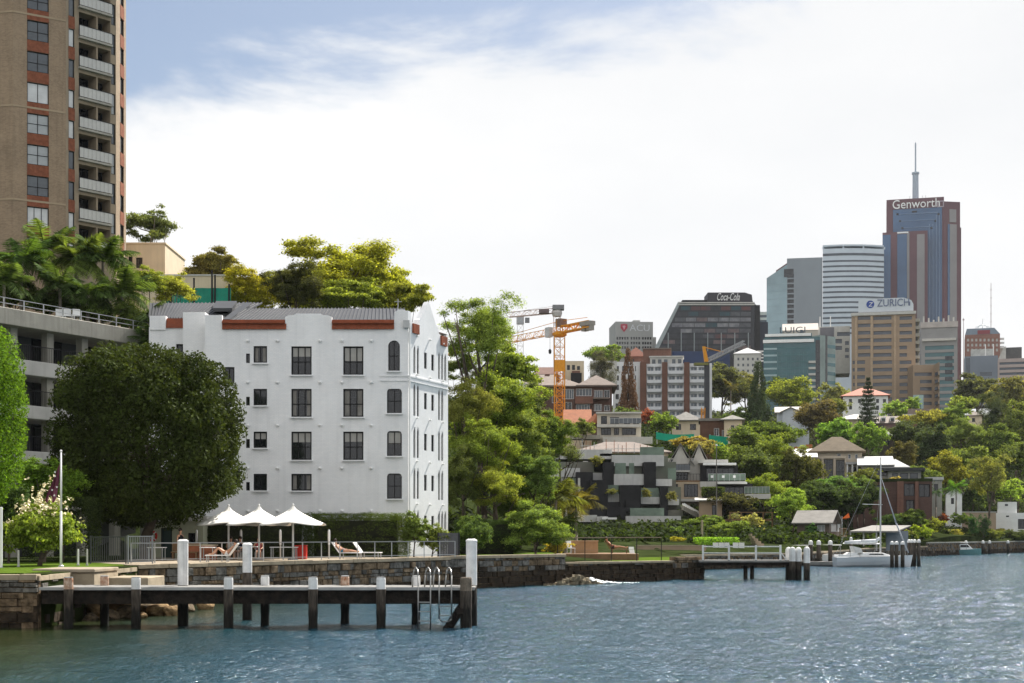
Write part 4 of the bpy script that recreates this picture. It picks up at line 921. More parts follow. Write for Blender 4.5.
tree('pale green shrubs beside the parapet palms', 150, 283, 16, 13, 118, 'round', (.10, .125, .025), 'm', name='shrub', cat='shrub')
# ================================================================== jetty
JT = T('timber_jetty', 'long low timber jetty with white topped piles and two steel ladders', 'jetty', (-9.5, 54, 0), world=True)
jx0, jx1, jy0, jy1, jz = X(40, 53), X(475, 53), 53.0, 55.4, Z(587.4, 53)
b = MB(); x = jx0; rgj = random.Random(5)
while x < jx1 - .05:
    x1_ = min(x + .145, jx1); b.box(x + .004, x1_ - .004, jy0 - .04, jy1 + .04, jz - .05, jz + rgj.uniform(-.006, .006)); x = x1_
b.build('deck', deck_m, JT)
b = MB(); b.box(jx0, jx1, jy0 - .09, jy0 - .045, jz - .1, jz + .012); b.build('fascia', M('pale_fascia_board', (.34, .34, .335), .7, .12, 1.5, streak=.3), JT)
for y in (53.1, 54.1, 55.2):
    b = MB(); b.box(jx0 + .02, jx1 - .02, y, y + .16, jz - .62, jz - .11 if y < 53.2 else jz - .06); b.build('stringer', pile_m, JT)
def pile(px, Y, ptop, r=.2, head='white', hl=.45, tall=False, seed=0, dx=0, z0=-1.2):
    rg = random.Random(seed + px); x = X(px, Y); zt_ = Z(ptop, Y); lean = rg.uniform(-.03, .03)
    if tall:
        zb_ = jz if tall is True else tall
        q = MB().lathe([(r * 1.05, z0), (r, 0), (r * .98, zb_ + .02)], (x, Y, 0), 14).build('pile', pile_t, JT, smooth=False)
        q2 = MB().lathe([(r * .96, zb_ + .02), (r * .96, zt_ - .06), (r * .9, zt_ - .02), (r * .55, zt_)], (x, Y, 0), 16).build('pile_casing', pile_w, q)
        q3 = MB().lathe([(r * 1.0, zt_ - .1), (r * 1.02, zt_ - .03), (r * .6, zt_ + .03)], (x, Y, 0), 16).build('pile_cap', pile_w, q)
        return
    prof = [(r * 1.12, z0), (r * 1.05, -.1)] + [(r * rg.uniform(.92, 1.06), z) for z in np.linspace(.1, zt_ - hl, 7)]
    q = MB().lathe(prof, (x, Y, 0), 12).build('pile', pile_t, JT)
    mt = {'white': pile_w, 'rust': rust, 'dark': M('grey_weathered_timber', (.16, .13, .10), .85, .4, 4, b=.5)}[head]
    MB().lathe([(r * .99, zt_ - hl), (r * .97, zt_ - .05), (r * .88, zt_)], (x, Y, 0), 14).build('pile_head', mt, q)
    if head != 'dark': MB().lathe([(r * .93, zt_ - .0), (r * .93, zt_ + .03)], (x, Y, 0), 14).build('pile_collar', galv, q)
for px, hd in ((68.5, 'rust'), (136, 'white'), (228.5, 'white'), (313, 'white'), (381, 'white')): pile(px, 52.75, 577.8, .178, hd, .42, seed=1)
pile(466, 52.7, 577.3, .22, 'dark', .5, seed=2)
for px, hd in ((104.5, 'rust'), (265, 'white'), (345, 'rust'), (416, 'white')): pile(px, 55.0, 576.3, .17, hd, .55, seed=3)
pile(183, 54.7, 540, .21, tall=True); pile(471.5, 54.9, 539.5, .22, tall=True); pile(247.3, 57.6, 543.5, .2, tall=Z(573, 57.6))
b = MB()
b.hexa([(X(441, 53), 53.0, -.1), (X(449, 53), 53.0, -.25), (X(449, 53), 53.4, -.25), (X(441, 53), 53.4, -.1), (X(460, 53), 53.0, .98), (X(464, 53), 53.0, .6), (X(464, 53), 53.4, .6), (X(460, 53), 53.4, .98)]); b.build('raking_brace', pile_m, JT)
b = MB(); b.box(X(457, 52.6), X(463, 52.6), 52.5, 52.7, .55, .75); b.build('bolt_block', pile_m, JT)
for lx, tall_ in ((412, True), (433, False)):
    yl = 52.82; xa, xb = X(lx, yl), X(lx + 12.3, yl); q = MB()
    # handrails stand on the deck and loop over its edge
    h1 = MB().path([(xa - .02, yl + .55, jz), (xa, yl + .52, jz + .45), (xa + .05, yl + .42, jz + .66), (xa + .12, yl + .28, jz + .74), (xa + .2, yl + .12, jz + .66), (xa + .23, yl, jz + .45), (xa + .23, yl, -.15 if tall_ else .35)], .027, 8)
    h2 = MB().path([(xb - .02, yl + .55, jz), (xb, yl + .52, jz + .45), (xb + .05, yl + .42, jz + .66), (xb + .12, yl + .28, jz + .74), (xb + .2, yl + .12, jz + .66), (xb + .23, yl, jz + .45), (xb + .23, yl, -.02 if tall_ else .35)], .027, 8)
    lad = h1.build('ladder', steel, JT, smooth=True); h2.build('handrail', steel, lad, smooth=True)
    for zz in ((.95, .6, .25) if tall_ else (.8, .45)):
        MB().box(xa + .23, xb + .23, yl - .03, yl + .05, zz, zz + .035).build('rung', steel, lad)
    MB().path([(xa + .23, yl, .0 if tall_ else .35), (xa + .33, yl + .03, -.1 if tall_ else .24), (xb + .13, yl + .03, -.1 if tall_ else .24), (xb + .23, yl, .02 if tall_ else .35)], .027, 8).build('foot_bar', blackm if tall_ else steel, lad, smooth=True)
# ================================================================== boulders and rubble
def rock_mesh(seed, mats):
    bm = bmesh.new(); bmesh.ops.create_icosphere(bm, subdivisions=3, radius=1); rg = np.random.default_rng(seed); ks = rg.normal(size=(7, 3)) * 1.6; ph = rg.uniform(0, 6, 7); pl = rg.normal(size=(6, 3)); pl /= np.linalg.norm(pl, axis=1)[:, None]
    for v in bm.verts:
        c = np.array(v.co); 
        for n_ in pl:
            dd = c @ n_ - .72
            if dd > 0: c = c - n_ * dd * .85
        c = c * (1 + .09 * np.sin(ks @ c * 2.1 + ph).sum() / 2.2); v.co = c
    me = bpy.data.meshes.new('boulder'); bm.to_mesh(me); bm.free()
    for m_ in mats: me.materials.append(m_)
    return me
yr_ = M('yellow_sandstone', (.13, .08, .033), .9, .5, 1.9, b=1., bs=6, c2=(.30, .20, .10))
RK = [rock_mesh(k, [yr_ if k % 2 else M('brown_boulder', (.05, .036, .02), .9, .5, 1.9, b=1., bs=6, c2=(.16, .12, .075))]) for k in range(6)]
rgk = random.Random(9)
for k, (px, py, s_, Y) in enumerate(((85, 603, .75, 60), (96, 612, .55, 59), (100, 598, .6, 62), (118, 607, .85, 60.5), (128, 613, .5, 59.5), (132, 600, .7, 63), (146, 607, .6, 61.5), (158, 611, .5, 61), (110, 616, .38, 58.6), (172, 613, .45, 61), (90, 619, .35, 58), (140, 618, .3, 58.8), (182, 606, .55, 64), (205, 606, .5, 66))):
    o = bpy.data.objects.new('boulder', RK[k % 6]); COL.objects.link(o); o.location = (X(px, Y), Y, Z(py, Y)); o.scale = (s_ * 1.15, s_, s_ * .7); o.rotation_euler = (rgk.uniform(-.4, .4), rgk.uniform(-.4, .4), rgk.uniform(0, 6))
    tag(o, 'rough sandstone boulder in the shade under the jetty landing', 'boulder', 'boulders under the jetty landing')
m = MB(); rg = random.Random(2)
for i in range(300):
    f = rg.random(); x = X(545, 97) + (X(600, 100) - X(545, 97)) * f; top = .6 * math.exp(-((f - .55) / .3) ** 2); y = 97.2 + 3.3 * f - rg.uniform(0, 1.5); z = rg.uniform(-.05, max(.05, top)); s_ = rg.uniform(.06, .2)
    pts = []; 
    for q in range(8): pts.append((x + s_ * (1 if q & 1 else -1) * rg.uniform(.5, 1.1), y + s_ * (1 if q & 2 else -1) * rg.uniform(.5, 1.1), z + s_ * .7 * (1 if q & 4 else -1) * rg.uniform(.5, 1.1)))
    m.poly(pts, [(0, 2, 3, 1), (4, 5, 7, 6), (0, 1, 5, 4), (2, 6, 7, 3), (0, 4, 6, 2), (1, 3, 7, 5)])
mf = MB()
for i in range(130):
    f = rg.random() ** 1.5; x = X(590, 100) + 3.6 * f; y = 99.6 + 2.2 * f - rg.uniform(.1, .9); s_ = rg.uniform(.04, .14) * (1.4 - f); z = rg.uniform(0, .42) * (1 - f) ** 3 + .05; mf.lathe([(0, -s_ * .5), (s_, 0), (0, s_ * .5)], (x, y, z), 6)
tag(mf.build('foam', M('sea_foam', (.75, .78, .79), .6, .05, 3)), 'white splash of foam where the rubble meets the harbour', kind='stuff')
tag(m.build('rubble', M('tidal_rubble', (.16, .13, .08), .9, .5, 2.5, b=1., c2=(.36, .31, .22))), 'heap of tidal rubble against the foot of the sea wall', 'rubble', kind='stuff')
# ================================================================== lawn corner: frangipani, flagpole, posts
FT = tree('flowering frangipani with cream blossom on the lawn by the flagpole', 43, 532, 38, 24, 66, 'round', (.085, .13, .022), 'm', name='frangipani_tree', tpx=38, zb=2.03, r0=.14)
cr_ = [c for c in FT.children if c.name.startswith('crown')][0]
pts, d = crown_pts('round', 100 + NT[0] % 3, 3000); k = (d[:, 2] > .1) & (pts[:, 2] > -.25) & (np.linalg.norm(pts, axis=1) > .62); pts = pts[k][:120] + d[k][:120] * .02
vv = []; qq = []; rg2 = np.random.default_rng(8)
for p_ in pts:
    v_, q_ = leaf_quads(p_ + rg2.normal(size=(6, 3)) * .028, rg2.normal(size=(6, 3)) * .3 + [0, -.4, .6], .034, rg2, up=.5, asp=.8); q_ = q_ + 24 * len(vv); vv.append(v_); qq.append(q_)
o = bpy.data.objects.new('blossom', np_mesh('blossom', np.concatenate(vv), np.concatenate(qq), [flowerm])); COL.objects.link(o); o.parent = FT; o.location = cr_.location; o.scale = cr_.scale; o.rotation_euler = cr_.rotation_euler
FP = T('flagpole', 'slim white flagpole at the lawn edge carrying a drooping flag', 'flagpole', (X(61, 62.5), 62.5, 2.0), world=True)
fx, fy = X(61, 62.5), 62.5
MB().path([(fx, fy, 2.0), (fx, fy, 4.5), (fx, fy, Z(452, 62.5))], [.055, .05, .035], 10).build('pole', white, FP, smooth=True)
MB().lathe([(.0, -.06), (.05, -.03), (.06, 0), (.05, .03), (0, .06)], (fx, fy, Z(451, 62.5)), 10).build('finial', white, FP)
MB().lathe([(.12, 0), (.12, .1), (.07, .14)], (fx, fy, 2.0), 10).build('base_flange', galv, FP)
flag_m = M('maroon_flag_cloth', (.15, .045, .075), .8, .3, 3)
m = MB(); nu, nv_ = 12, 14; zt_ = Z(464, 62.5); zb_ = Z(503, 62.5)
P_ = []
for j in range(nv_ + 1):
    t_ = j / nv_; w_ = .06 + .40 * min(1, t_ * 1.25) ** .8; off = .05 + .18 * t_
    for i in range(nu + 1):
        s_ = i / nu; P_.append((fx - .05 - off * t_ * .9 - w_ * s_ * .95, fy + .09 * math.sin(s_ * 14 + t_ * 2) * (.4 + t_), zt_ + (zb_ - zt_) * (t_ * (.9 + .1 * math.sin(s_ * 9))) - .1 * s_ * (1 - t_)))
m.poly(P_, [(j * (nu + 1) + i, j * (nu + 1) + i + 1, (j + 1) * (nu + 1) + i + 1, (j + 1) * (nu + 1) + i) for j in range(nv_) for i in range(nu)])
FG = m.build('flag', flag_m, None, smooth=True); tag(FG, 'maroon flag with small white stars hanging limp from the white pole', 'flag')
m = MB()
for px, py in ((54.6, 472), (54.8, 476), (56.5, 487), (51.8, 490), (53.9, 495.3)):
    c_ = Vector((X(px, 62.3), 62.34, Z(py, 62.3))); pts = []
    for i in range(10): a = math.pi / 2 + i * math.pi / 5; r_ = .055 if i % 2 == 0 else .024; pts.append((c_.x + math.cos(a) * r_, c_.z + math.sin(a) * r_))
    m.prism(pts, c_.y, c_.y + .012, 'y')
m.build('flag_star', white, FG)
def post(name, label, px, pt, pb, Y, r, mat, group=None, cat='post', z=None):
    z0 = Z(pb, Y) if z is None else z; t_ = T(name, label, cat, (X(px, Y), Y, z0), group)
    h_ = Z(pt, Y) - z0; MB().lathe([(r, 0), (r, h_ - .04), (r * .8, h_)], n=10).build('shaft', mat, t_); MB().lathe([(r * 1.5, 0), (r * 1.5, .05)], n=10).build('foot_plate', galv, t_); return t_
post('timber_post', 'thick white post at the picture edge beside the frangipani', 1, 507, 572, 62, .07, white, z=2.0)
post('bollard', 'beige bollard on the lawn under the frangipani', 18.5, 550, 570, 64, .045, conc_l, z=2.03)
post('bollard', 'bluish white bollard beside the flagpole', 78, 549, 567, 66.5, .05, white, z=2.03)
post('bollard', 'beige bollard next to the dark picket fence', 87, 549, 567, 66.5, .045, conc_l, z=2.03)
# picket fence and gate
def pickets(name, label, xa, xb, ya, yb, zb, h_, mat, step=.11, gate=False):
    t_ = T(name, label, 'fence', ((xa + xb) / 2, (ya + yb) / 2, zb), world=True); a, b_ = Vector((xa, ya)), Vector((xb, yb)); u_ = (b_ - a).normalized(); l_n = (b_ - a).length; O_ = (xa, ya, zb)
    m_ = MB(); x = .05
    while x < l_n - .04: m_.obox(O_, u_, x, x + .022, 0, .022, .08, h_ - .05); x += step
    m_.build('pickets', mat, t_)
    m_ = MB(); m_.obox(O_, u_, 0, l_n, -.01, .03, .1, .14); m_.obox(O_, u_, 0, l_n, -.01, .03, h_ - .05, h_); m_.build('rails', mat, t_)
    for x in (0, l_n - .05): MB().obox(O_, u_, x, x + .05, -.02, .03, 0, h_ + .03).build('post', mat, t_)
    return t_
pickets('picket_fence', 'dark metal picket fence in the shade under the round tree', X(90, 70), X(127, 70), 70, 69.9, 2.03, 1.35, M('grey_fence_metal', (.07, .075, .08), .5, .1, 3))
pickets('pool_gate', 'lighter grey metal picket gate panel beside the dark fence', X(127.6, 69.6), X(149, 69.6), 69.6, 70.4, 2.03, 1.38, M('pale_fence_metal', (.24, .26, .28), .5, .1, 3), .09)
# stainless railing along the wall
RL = T('steel_railing', 'long steel railing with wire infill along the terrace sea wall', 'railing', (-11, 78, 2.06), world=True)
pa, pb_ = Vector((X(131, 70.4), 70.4)), Vector((X(455, 89.2), 89.2)); u_ = (pb_ - pa).normalized(); l_n = (pb_ - pa).length; n_p = 17
for i in range(n_p + 1):
    p_ = pa + u_ * l_n * i / n_p; MB().box(p_.x - .025, p_.x + .025, p_.y - .025, p_.y + .025, 2.05, 3.02).build('post', galv, RL)
m_ = MB(); m_.obox((pa.x, pa.y, 0), u_, 0, l_n, -.035, .035, 3.02, 3.07); m_.build('top_rail', steel, RL)
m_ = MB()
for z in (2.2,): m_.obox((pa.x, pa.y, 0), u_, 0, l_n, -.012, .012, z, z + .03)
m_.build('lower_rail', galv, RL)
# ================================================================== big clipped tree, edge trees, hedges
tree('huge dense round clipped fig tree before the concrete block', 147, 437, 90, 92, 82, 'ball', (.031, .056, .014), 'x', name='fig_tree', zb=2.03, mat=leaf_d, r0=.35)
tree('bright green tree at the picture edge beside the concrete levels', -25, 418, 49, 100, 66, 'ball', (.04, .078, .010), 'l', zb=2, r0=.25)
tree('leafy green shrub behind the flagpole', 44, 488, 30, 25, 74, 'round', (.06, .10, .018), 'm', name='shrub', cat='shrub', zb=2.03, r0=.08)
tree('dark shrub beneath the edge tree behind the frangipani', 8, 520, 26, 34, 72, 'round', (.025, .045, .014), 'm', name='shrub', cat='shrub', zb=2.03, r0=.08)
tree('dark evergreen screen behind the frangipani and flagpole', 62, 528, 34, 30, 77, 'hedge', (.018, .03, .011), 'm', name='shrub', cat='shrub', zb=2.03, r0=.08, dep=1.2)
def hedge(label, px0, px1, pt, pb, Y, dep, col, size='l', name='hedge', zb=2.03):
    t_ = tree(label, (px0 + px1) / 2, (pt + pb) / 2, (px1 - px0) / 2, (pb - pt) / 2, Y, 'hedge', col, size, name=name, cat='hedge', zb=zb, dep=dep, mat=leaf_d, trunk=False)
    c_ = t_.children[0]; l = c_.location; s_ = Vector(((px1 - px0) / 2 * Y / F, dep, (pb - pt) / 2 * Y / F)); m_ = MB(); m_.box(l.x - s_.x * .8, l.x + s_.x * .8, l.y - s_.y * .6, l.y + s_.y * .6, -.2, l.z + s_.z * .72); m_.build('stems', M('hedge_core', (.02, .022, .012), .95, .5, 2, b=1.), t_); return t_  # dark inner core added to close leaf gaps, in place of twigs
hedge('tall dark hedge behind the three white umbrellas', 196, 312, 519, 561, 90, .9, (.03, .05, .016))
hedge('clipped green hedge against the hotel wall behind the loungers', 305, 408, 514, 561, 91.5, .9, (.06, .105, .022))
tree('leafy shrub below the hotel corner beside the hedge', 414, 532, 15, 16, 91, 'round', (.06, .085, .025), 'm', name='shrub', cat='shrub', zb=2.03, r0=.06)
tree('lighter shrub between hotel flank and grey fence panel', 432, 540, 13, 14, 91.5, 'round', (.07, .10, .025), 'm', name='shrub', cat='shrub', zb=2.03, r0=.06)
FN = T('fence_panel', 'grey ribbed metal fence panel at the end of the terrace', 'fence', (X(448, 91), 91, 2.03), world=True)
m_ = MB(); x = X(438, 91)
while x < X(459, 91): m_.box(x, x + .09, 91, 91.05, 2.06, Z(533, 91)); x += .1
m_.build('ribbed_sheet', M('slate_fence', (.10, .10, .11), .5, .1, 2), FN)
for px in (438, 459): MB().box(X(px, 91) - .04, X(px, 91) + .04, 90.96, 91.08, 2.03, Z(532.5, 91)).build('post', blackm, FN)
# small pool house under the tree with life ring
PH = bld('pool_house', 'small cream pool house in the shade of the round tree', 'pool house', 146, 203, 521, 563.5, 88, 4, M('pale_green_render', (.36, .37, .27), .7, .08, .8, streak=.2), front=[(161, 172, 528, 560, dict(fm=frame_b, pm=M('green_door', (.03, .05, .045), .5), t=.06, nv=0, name='door'), .1), (188, 198, 533, 546)], st=dict(fm=frame_b, pm=glass_d, t=.06, nv=1), down=1)
PH.roof('flat', 518, conc_l, .3)
LR = T('life_ring', 'red life ring hung on a post at the pool house corner', 'life ring', (X(152, 84), 84, Z(536, 84)), world=True)
bm = bmesh.new(); me = bpy.data.meshes.new('ring'); bm.free(); m_ = MB(); n1_, n2_ = 24, 10; V_ = []
for i in range(n1_):
    a = 6.283 * i / n1_
    for j in range(n2_): c2_ = 6.283 * j / n2_; rr = .26 + .07 * math.cos(c2_); V_.append((X(152, 84) + rr * math.cos(a), 84 + .07 * math.sin(c2_), Z(536, 84) + rr * math.sin(a)))
m_.poly(V_, [(i * n2_ + j, ((i + 1) % n1_) * n2_ + j, ((i + 1) % n1_) * n2_ + (j + 1) % n2_, i * n2_ + (j + 1) % n2_) for i in range(n1_) for j in range(n2_)]); m_.build('ring', redp, LR, smooth=True)
for a in (.785, 2.356, 3.927, 5.498):
    MB().tube((X(152, 84) + .18 * math.cos(a), 83.92, Z(536, 84) + .18 * math.sin(a)), (X(152, 84) + .34 * math.cos(a), 83.92, Z(536, 84) + .34 * math.sin(a)), .035, n=6).build('white_band', white, LR)
post('timber_post', 'slim dark post carrying the red life ring', 152, 527, 563, 84.1, .05, blackm, z=2.03)
# ================================================================== umbrellas, loungers, lamps
def umbrella(label):
    t_ = T('market_umbrella', label, 'umbrella', (0, 0, 0), 'white umbrellas on the terrace')
    MB().lathe([(.3, 0), (.3, .06), (.07, .1)], n=14).build('base', galv, t_); MB().tube((0, 0, .05), (0, 0, 3.0), .055, n=10).build('pole', pile_w, t_)
    m_ = MB(); nr_, na = 9, 32; V_ = []
    for i in range(nr_ + 1):
        f = i / nr_
        for j in range(na):
            a = 6.283 * j / na; q = (abs(math.cos(a * 2)) ** .8); Rm = 1.72 + .42 * abs(math.sin(2 * (a))) ** 2.2   # four swept corners
            zz = 3.12 - 1.02 * (f ** .62) - (.16 * f ** 3 * abs(math.sin(2 * a)) ** 2); V_.append((Rm * f * math.cos(a), Rm * f * math.sin(a), zz))
    m_.poly(V_, [(i * na + j, i * na + (j + 1) % na, (i + 1) * na + (j + 1) % na, (i + 1) * na + j) for i in range(nr_) for j in range(na)])
    cnp = m_.build('canopy', canvas, t_, smooth=True); sl_ = cnp.modifiers.new('cloth', 'SOLIDIFY'); sl_.thickness = .012
    MB().lathe([(.05, 3.08), (.07, 3.13), (.03, 3.2)], n=10).build('finial', pile_w, t_)
    for j in range(4):
        a = math.pi / 4 + j * math.pi / 2; MB().path([(0, 0, 2.55), (.9 * math.cos(a), .9 * math.sin(a), 2.42)], .02, 5).build('strut', galv, t_)
    return t_
UM = umbrella('white tent-shaped umbrella nearest the hedge end, over the white loungers side'); kids_ = {}
uu = [(293, 80.5, 'rightmost of the three peaked white umbrellas, beside the red box'), (259, 81.5, 'middle one of the three peaked white terrace umbrellas'), (228.5, 82.5, 'white peaked umbrella half hidden by the round tree foliage')]
for k, (px, Y, lb) in enumerate(uu):
    o = UM if k == 0 else tree_copy(UM)
    o.location = (X(px, Y), Y, 2.035); o['label'] = lb; o.rotation_euler = (0, 0, .06 * k); o.scale = (1, 1, 1.0)
def lounger(label):
    t_ = T('sun_lounger', label, 'sun lounger', (0, 0, 0), 'sun loungers on the terrace')
    MB().box(-.3, .3, -.95, .25, .32, .37).build('seat', white, t_)
    MB().hexa([(-.3, .25, .33), (.3, .25, .33), (.3, .3, .33), (-.3, .3, .33), (-.3, .72, .98), (.3, .72, .98), (.3, .77, .96), (-.3, .77, .96)]).build('backrest', white, t_)
    for sx in (-.27, .27):
        for sy_ in (-.85, .2): MB().box(sx - .025, sx + .025, sy_ - .025, sy_ + .025, 0, .32).build('leg', galv, t_)
    return t_
LO = lounger('white sun lounger with the person reclining, behind the railing')
lo = [(345, 85, 'white sun lounger holding a reclining sunbather'), (366, 86, 'empty white sun lounger at the end of the terrace'), (224, 74.6, 'white lounger under a sunbather with raised knees')]
for k, (px, Y, lb) in enumerate(lo):
    o = LO if k == 0 else tree_copy(LO); o.location = (X(px, Y), Y, 2.035); o['label'] = lb; o.rotation_euler = (0, 0, (R(78), R(78), R(-88))[k])
for k, (px, lb) in enumerate(((196.5, 'slim white garden lamp under the round tree'), (241, 'slim white garden lamp between two umbrella poles'), (280.3, 'slim white garden lamp beside the umbrella nearest the red box'), (329, 'slim white garden lamp alone against the dark hedge'))):
    Y = 84; z0 = 2.035; t_ = T('garden_lamp', lb, 'lamp', (X(px, Y), Y, z0), 'white lamps along the hedge'); h_ = Z(529.5, Y) - z0
    MB().lathe([(.05, 0), (.045, h_ - .9)], n=8).build('pole', conc_l, t_); MB().lathe([(.06, h_ - .9), (.075, h_ - .5), (.07, h_ - .1), (.03, h_)], n=8).build('lamp_shade', white, t_)
def table(label, px, Y, wdt=1.2):
    t_ = T('terrace_table', label, 'table', (X(px, Y), Y, 2.035)); MB().box(-wdt / 2, wdt / 2, -.4, .4, .70, .74).build('tabletop', white, t_)
    for sx in (-1, 1):
        for sy_ in (-.33, .33): MB().box(sx * (wdt / 2 - .08) - .02, sx * (wdt / 2 - .08) + .02, sy_ - .02, sy_ + .02, 0, .7).build('leg', galv, t_)
table('white terrace table under the umbrella by the red box', 284, 80.2, 1.5); table('white terrace table among the seated people', 248, 82.6); table('pale table by the pool house under the tree', 157, 78.5, .9); table('narrow white table beside the terracotta planter', 208, 79, .8)
RB = T('pool_box', 'bright red box standing on the terrace by the umbrellas', 'box', (X(301, 81), 81, 2.035)); MB().box(-.32, .32, -.3, .3, .04, .76).build('bin_body', redp, RB, bevel=.03); MB().box(-.34, .34, -.32, .32, .765, .83).build('lid', redp, RB, bevel=.02)
PL = T('brick_planter', 'low red brick planter wall behind the terrace railing', 'planter', (X(201, 79.6), 79.6, 2.035)); MB().box(-.9, .8, 0, .5, 0, .8).build('brick_wall', M('planter_brick', (.30, .11, .06), .85, .25, 2), PL); MB().box(-.95, .85, -.05, .55, .802, .87).build('coping', stone_c, PL)
WB = T('terrace_bench', 'brown timber bench below the pool house', 'bench', (X(185, 79.5), 79.5, 2.035)); MB().box(-.75, .75, -.2, .2, .42, .48).build('seat', timb, WB); MB().box(-.75, .75, .18, .24, .5, .95).build('backrest', timb, WB)
for sx in (-.65, .65): MB().box(sx - .04, sx + .04, -.18, .2, 0, .42).build('leg', timb, WB)
# ================================================================== people
def person(label, loc, rz, pose, swim, hair=hair_m, scale=1., sk=skin):
    J = {}
    if pose == 'sit':
        hip = (0, 0, .5); J = dict(hip=hip, waist=(0, .02, .68), chest=(0, .03, .88), neck=(0, .02, 1.07), hd=(0, -.0, 1.2), knee=(.1, -.45, .52), foot=(.1, -.47, .08), toe=(.11, -.62, .05), sh=(.19, .03, 1.0), el=(.26, -.08, .76), wr=(.2, -.28, .66), hn=(.18, -.36, .66))
    elif pose == 'lie':   # on a lounger, back raised, knees up
        J = dict(hip=(0, .1, .47), waist=(0, .28, .54), chest=(0, .43, .72), neck=(0, .56, .9), hd=(0, .6, 1.03), knee=(.1, -.3, .78), foot=(.1, -.62, .43), toe=(.11, -.8, .44), sh=(.19, .5, .84), el=(.3, .3, .66), wr=(.24, .08, .6), hn=(.22, -.01, .6))
    elif pose == 'recline':
        J = dict(hip=(0, .1, .47), waist=(0, .28, .54), chest=(0, .43, .72), neck=(0, .56, .9), hd=(0, .6, 1.03), knee=(.1, -.33, .52), foot=(.1, -.8, .44), toe=(.11, -.9, .52), sh=(.19, .5, .84), el=(.3, .3, .66), wr=(.24, .08, .6), hn=(.22, -.01, .6))
    else:                 # standing
        J = dict(hip=(0, 0, .92), waist=(0, .01, 1.08), chest=(0, .02, 1.28), neck=(0, .01, 1.48), hd=(0, -.01, 1.61), knee=(.1, -.03, .5), foot=(.1, .02, .08), toe=(.11, -.15, .04), sh=(.19, .02, 1.41), el=(.24, .03, 1.12), wr=(.25, -.08, .88), hn=(.25, -.1, .8))
    V = [J['hip'], J['waist'], J['chest'], J['neck'], J['hd']]; Rr = [.14, .125, .145, .055, .08]; E = [(0, 1), (1, 2), (2, 3), (3, 4)]
    hd = Vector(J['hd']); V.append(tuple(hd + Vector((0, 0, .08)))); Rr.append(.095); E.append((4, 5))
    for s in (-1, 1):
        f = lambda k: (J[k][0] * s, J[k][1], J[k][2]); i = len(V)
        V += [(.09 * s, J['hip'][1], J['hip'][2]), f('knee'), f('foot'), f('toe')]; Rr += [.1, .06, .042, .035]; E += [(0, i), (i, i + 1), (i + 1, i + 2), (i + 2, i + 3)]
        i = len(V); V += [f('sh'), f('el'), f('wr'), f('hn')]; Rr += [.06, .042, .03, .03]; E += [(2, i), (i, i + 1), (i + 1, i + 2), (i + 2, i + 3)]
        hv = (Vector(f('hn')) - Vector(f('wr'))).normalized(); sd_ = hv.cross(Vector((0, 0, 1)));  sd_ = sd_.normalized() if sd_.length > .1 else Vector((1, 0, 0))
        for q in range(4):
            b_ = Vector(f('hn')) + sd_ * (q - 1.5) * .02; j = len(V); V += [tuple(b_ + hv * .04), tuple(b_ + hv * (.085 - .008 * abs(q - 1.3)) + Vector((0, 0, -.015)))]; Rr += [.009, .007]; E += [(i + 3, j), (j, j + 1)]
        j = len(V); V += [tuple(Vector(f('wr')) + hv * .04 + sd_ * .035 * s)]; Rr += [.009]; E += [(i + 2, j)]
    me = bpy.data.meshes.new('body'); me.from_pydata(V, E, []); o = bpy.data.objects.new('body', me); COL.objects.link(o)
    sk_ = o.modifiers.new('s', 'SKIN'); o.modifiers.new('u', 'SUBSURF').levels = 1
    for k, v_ in enumerate(me.skin_vertices[0].data): v_.radius = (Rr[k], Rr[k] * (.75 if k in (0, 1, 2) else 1)); v_.use_root = k == 0
    bpy.context.view_layer.update(); dg = bpy.context.evaluated_depsgraph_get(); m2 = bpy.data.meshes.new_from_object(o.evaluated_get(dg)); bpy.data.objects.remove(o)
    m2.materials.clear(); m2.materials.append(sk); m2.polygons.foreach_set('use_smooth', [True] * len(m2.polygons))
    t_ = bpy.data.objects.new('person', m2); COL.objects.link(t_); t_.location = loc; t_.rotation_euler = (0, 0, rz); t_.scale = (scale,) * 3
    tag(t_, label, 'person')
    c_ = hd + Vector((0, .025, .075)); MB().lathe([(.0, -.05), (.085, -.06), (.112, 0), (.1, .07), (.05, .115), (0, .122)], tuple(c_), 12).build('hair', hair, t_, smooth=True)
    m_ = MB()
    for sx in (-1, 1): m_.lathe([(0, -.012), (.012, 0), (0, .012)], (hd.x + .033 * sx, hd.y - .088, hd.z + .06), 6)
    m_.build('eyes', blackm, t_); MB().hexa([(-.012, hd.y - .085, hd.z + .02), (.012, hd.y - .085, hd.z + .02), (.01, hd.y - .06, hd.z + .02), (-.01, hd.y - .06, hd.z + .02), (-.006, hd.y - .088, hd.z + .06), (.006, hd.y - .088, hd.z + .06), (.005, hd.y - .07, hd.z + .06), (-.005, hd.y - .07, hd.z + .06)]).build('nose', sk, t_)
    a, b_ = Vector(J['hip']), Vector(J['waist']); MB().path([a + (a - b_) * .35, a, a.lerp(b_, .55)], [.13, .168, .15], 12).build('swimwear' if pose != 'stand' else 'shorts', swim, t_, smooth=True)
    if pose in ('sit', 'stand'): MB().path([Vector(J['waist']) * .8 + a * .2, Vector(J['chest']), Vector(J['neck']) - Vector((0, 0, .06))], [.15, .19, .09], 12).build('top', swim, t_, smooth=True)
    return t_
blu = M('blue_swim_cloth', (.03, .18, .28), .8); nvy = M('navy_cloth', (.02, .025, .06), .8); whc = M('white_cloth', (.7, .7, .68), .8); rdc = M('red_cloth', (.35, .04, .05), .8); bkc = M('black_cloth', (.02, .02, .022), .8)
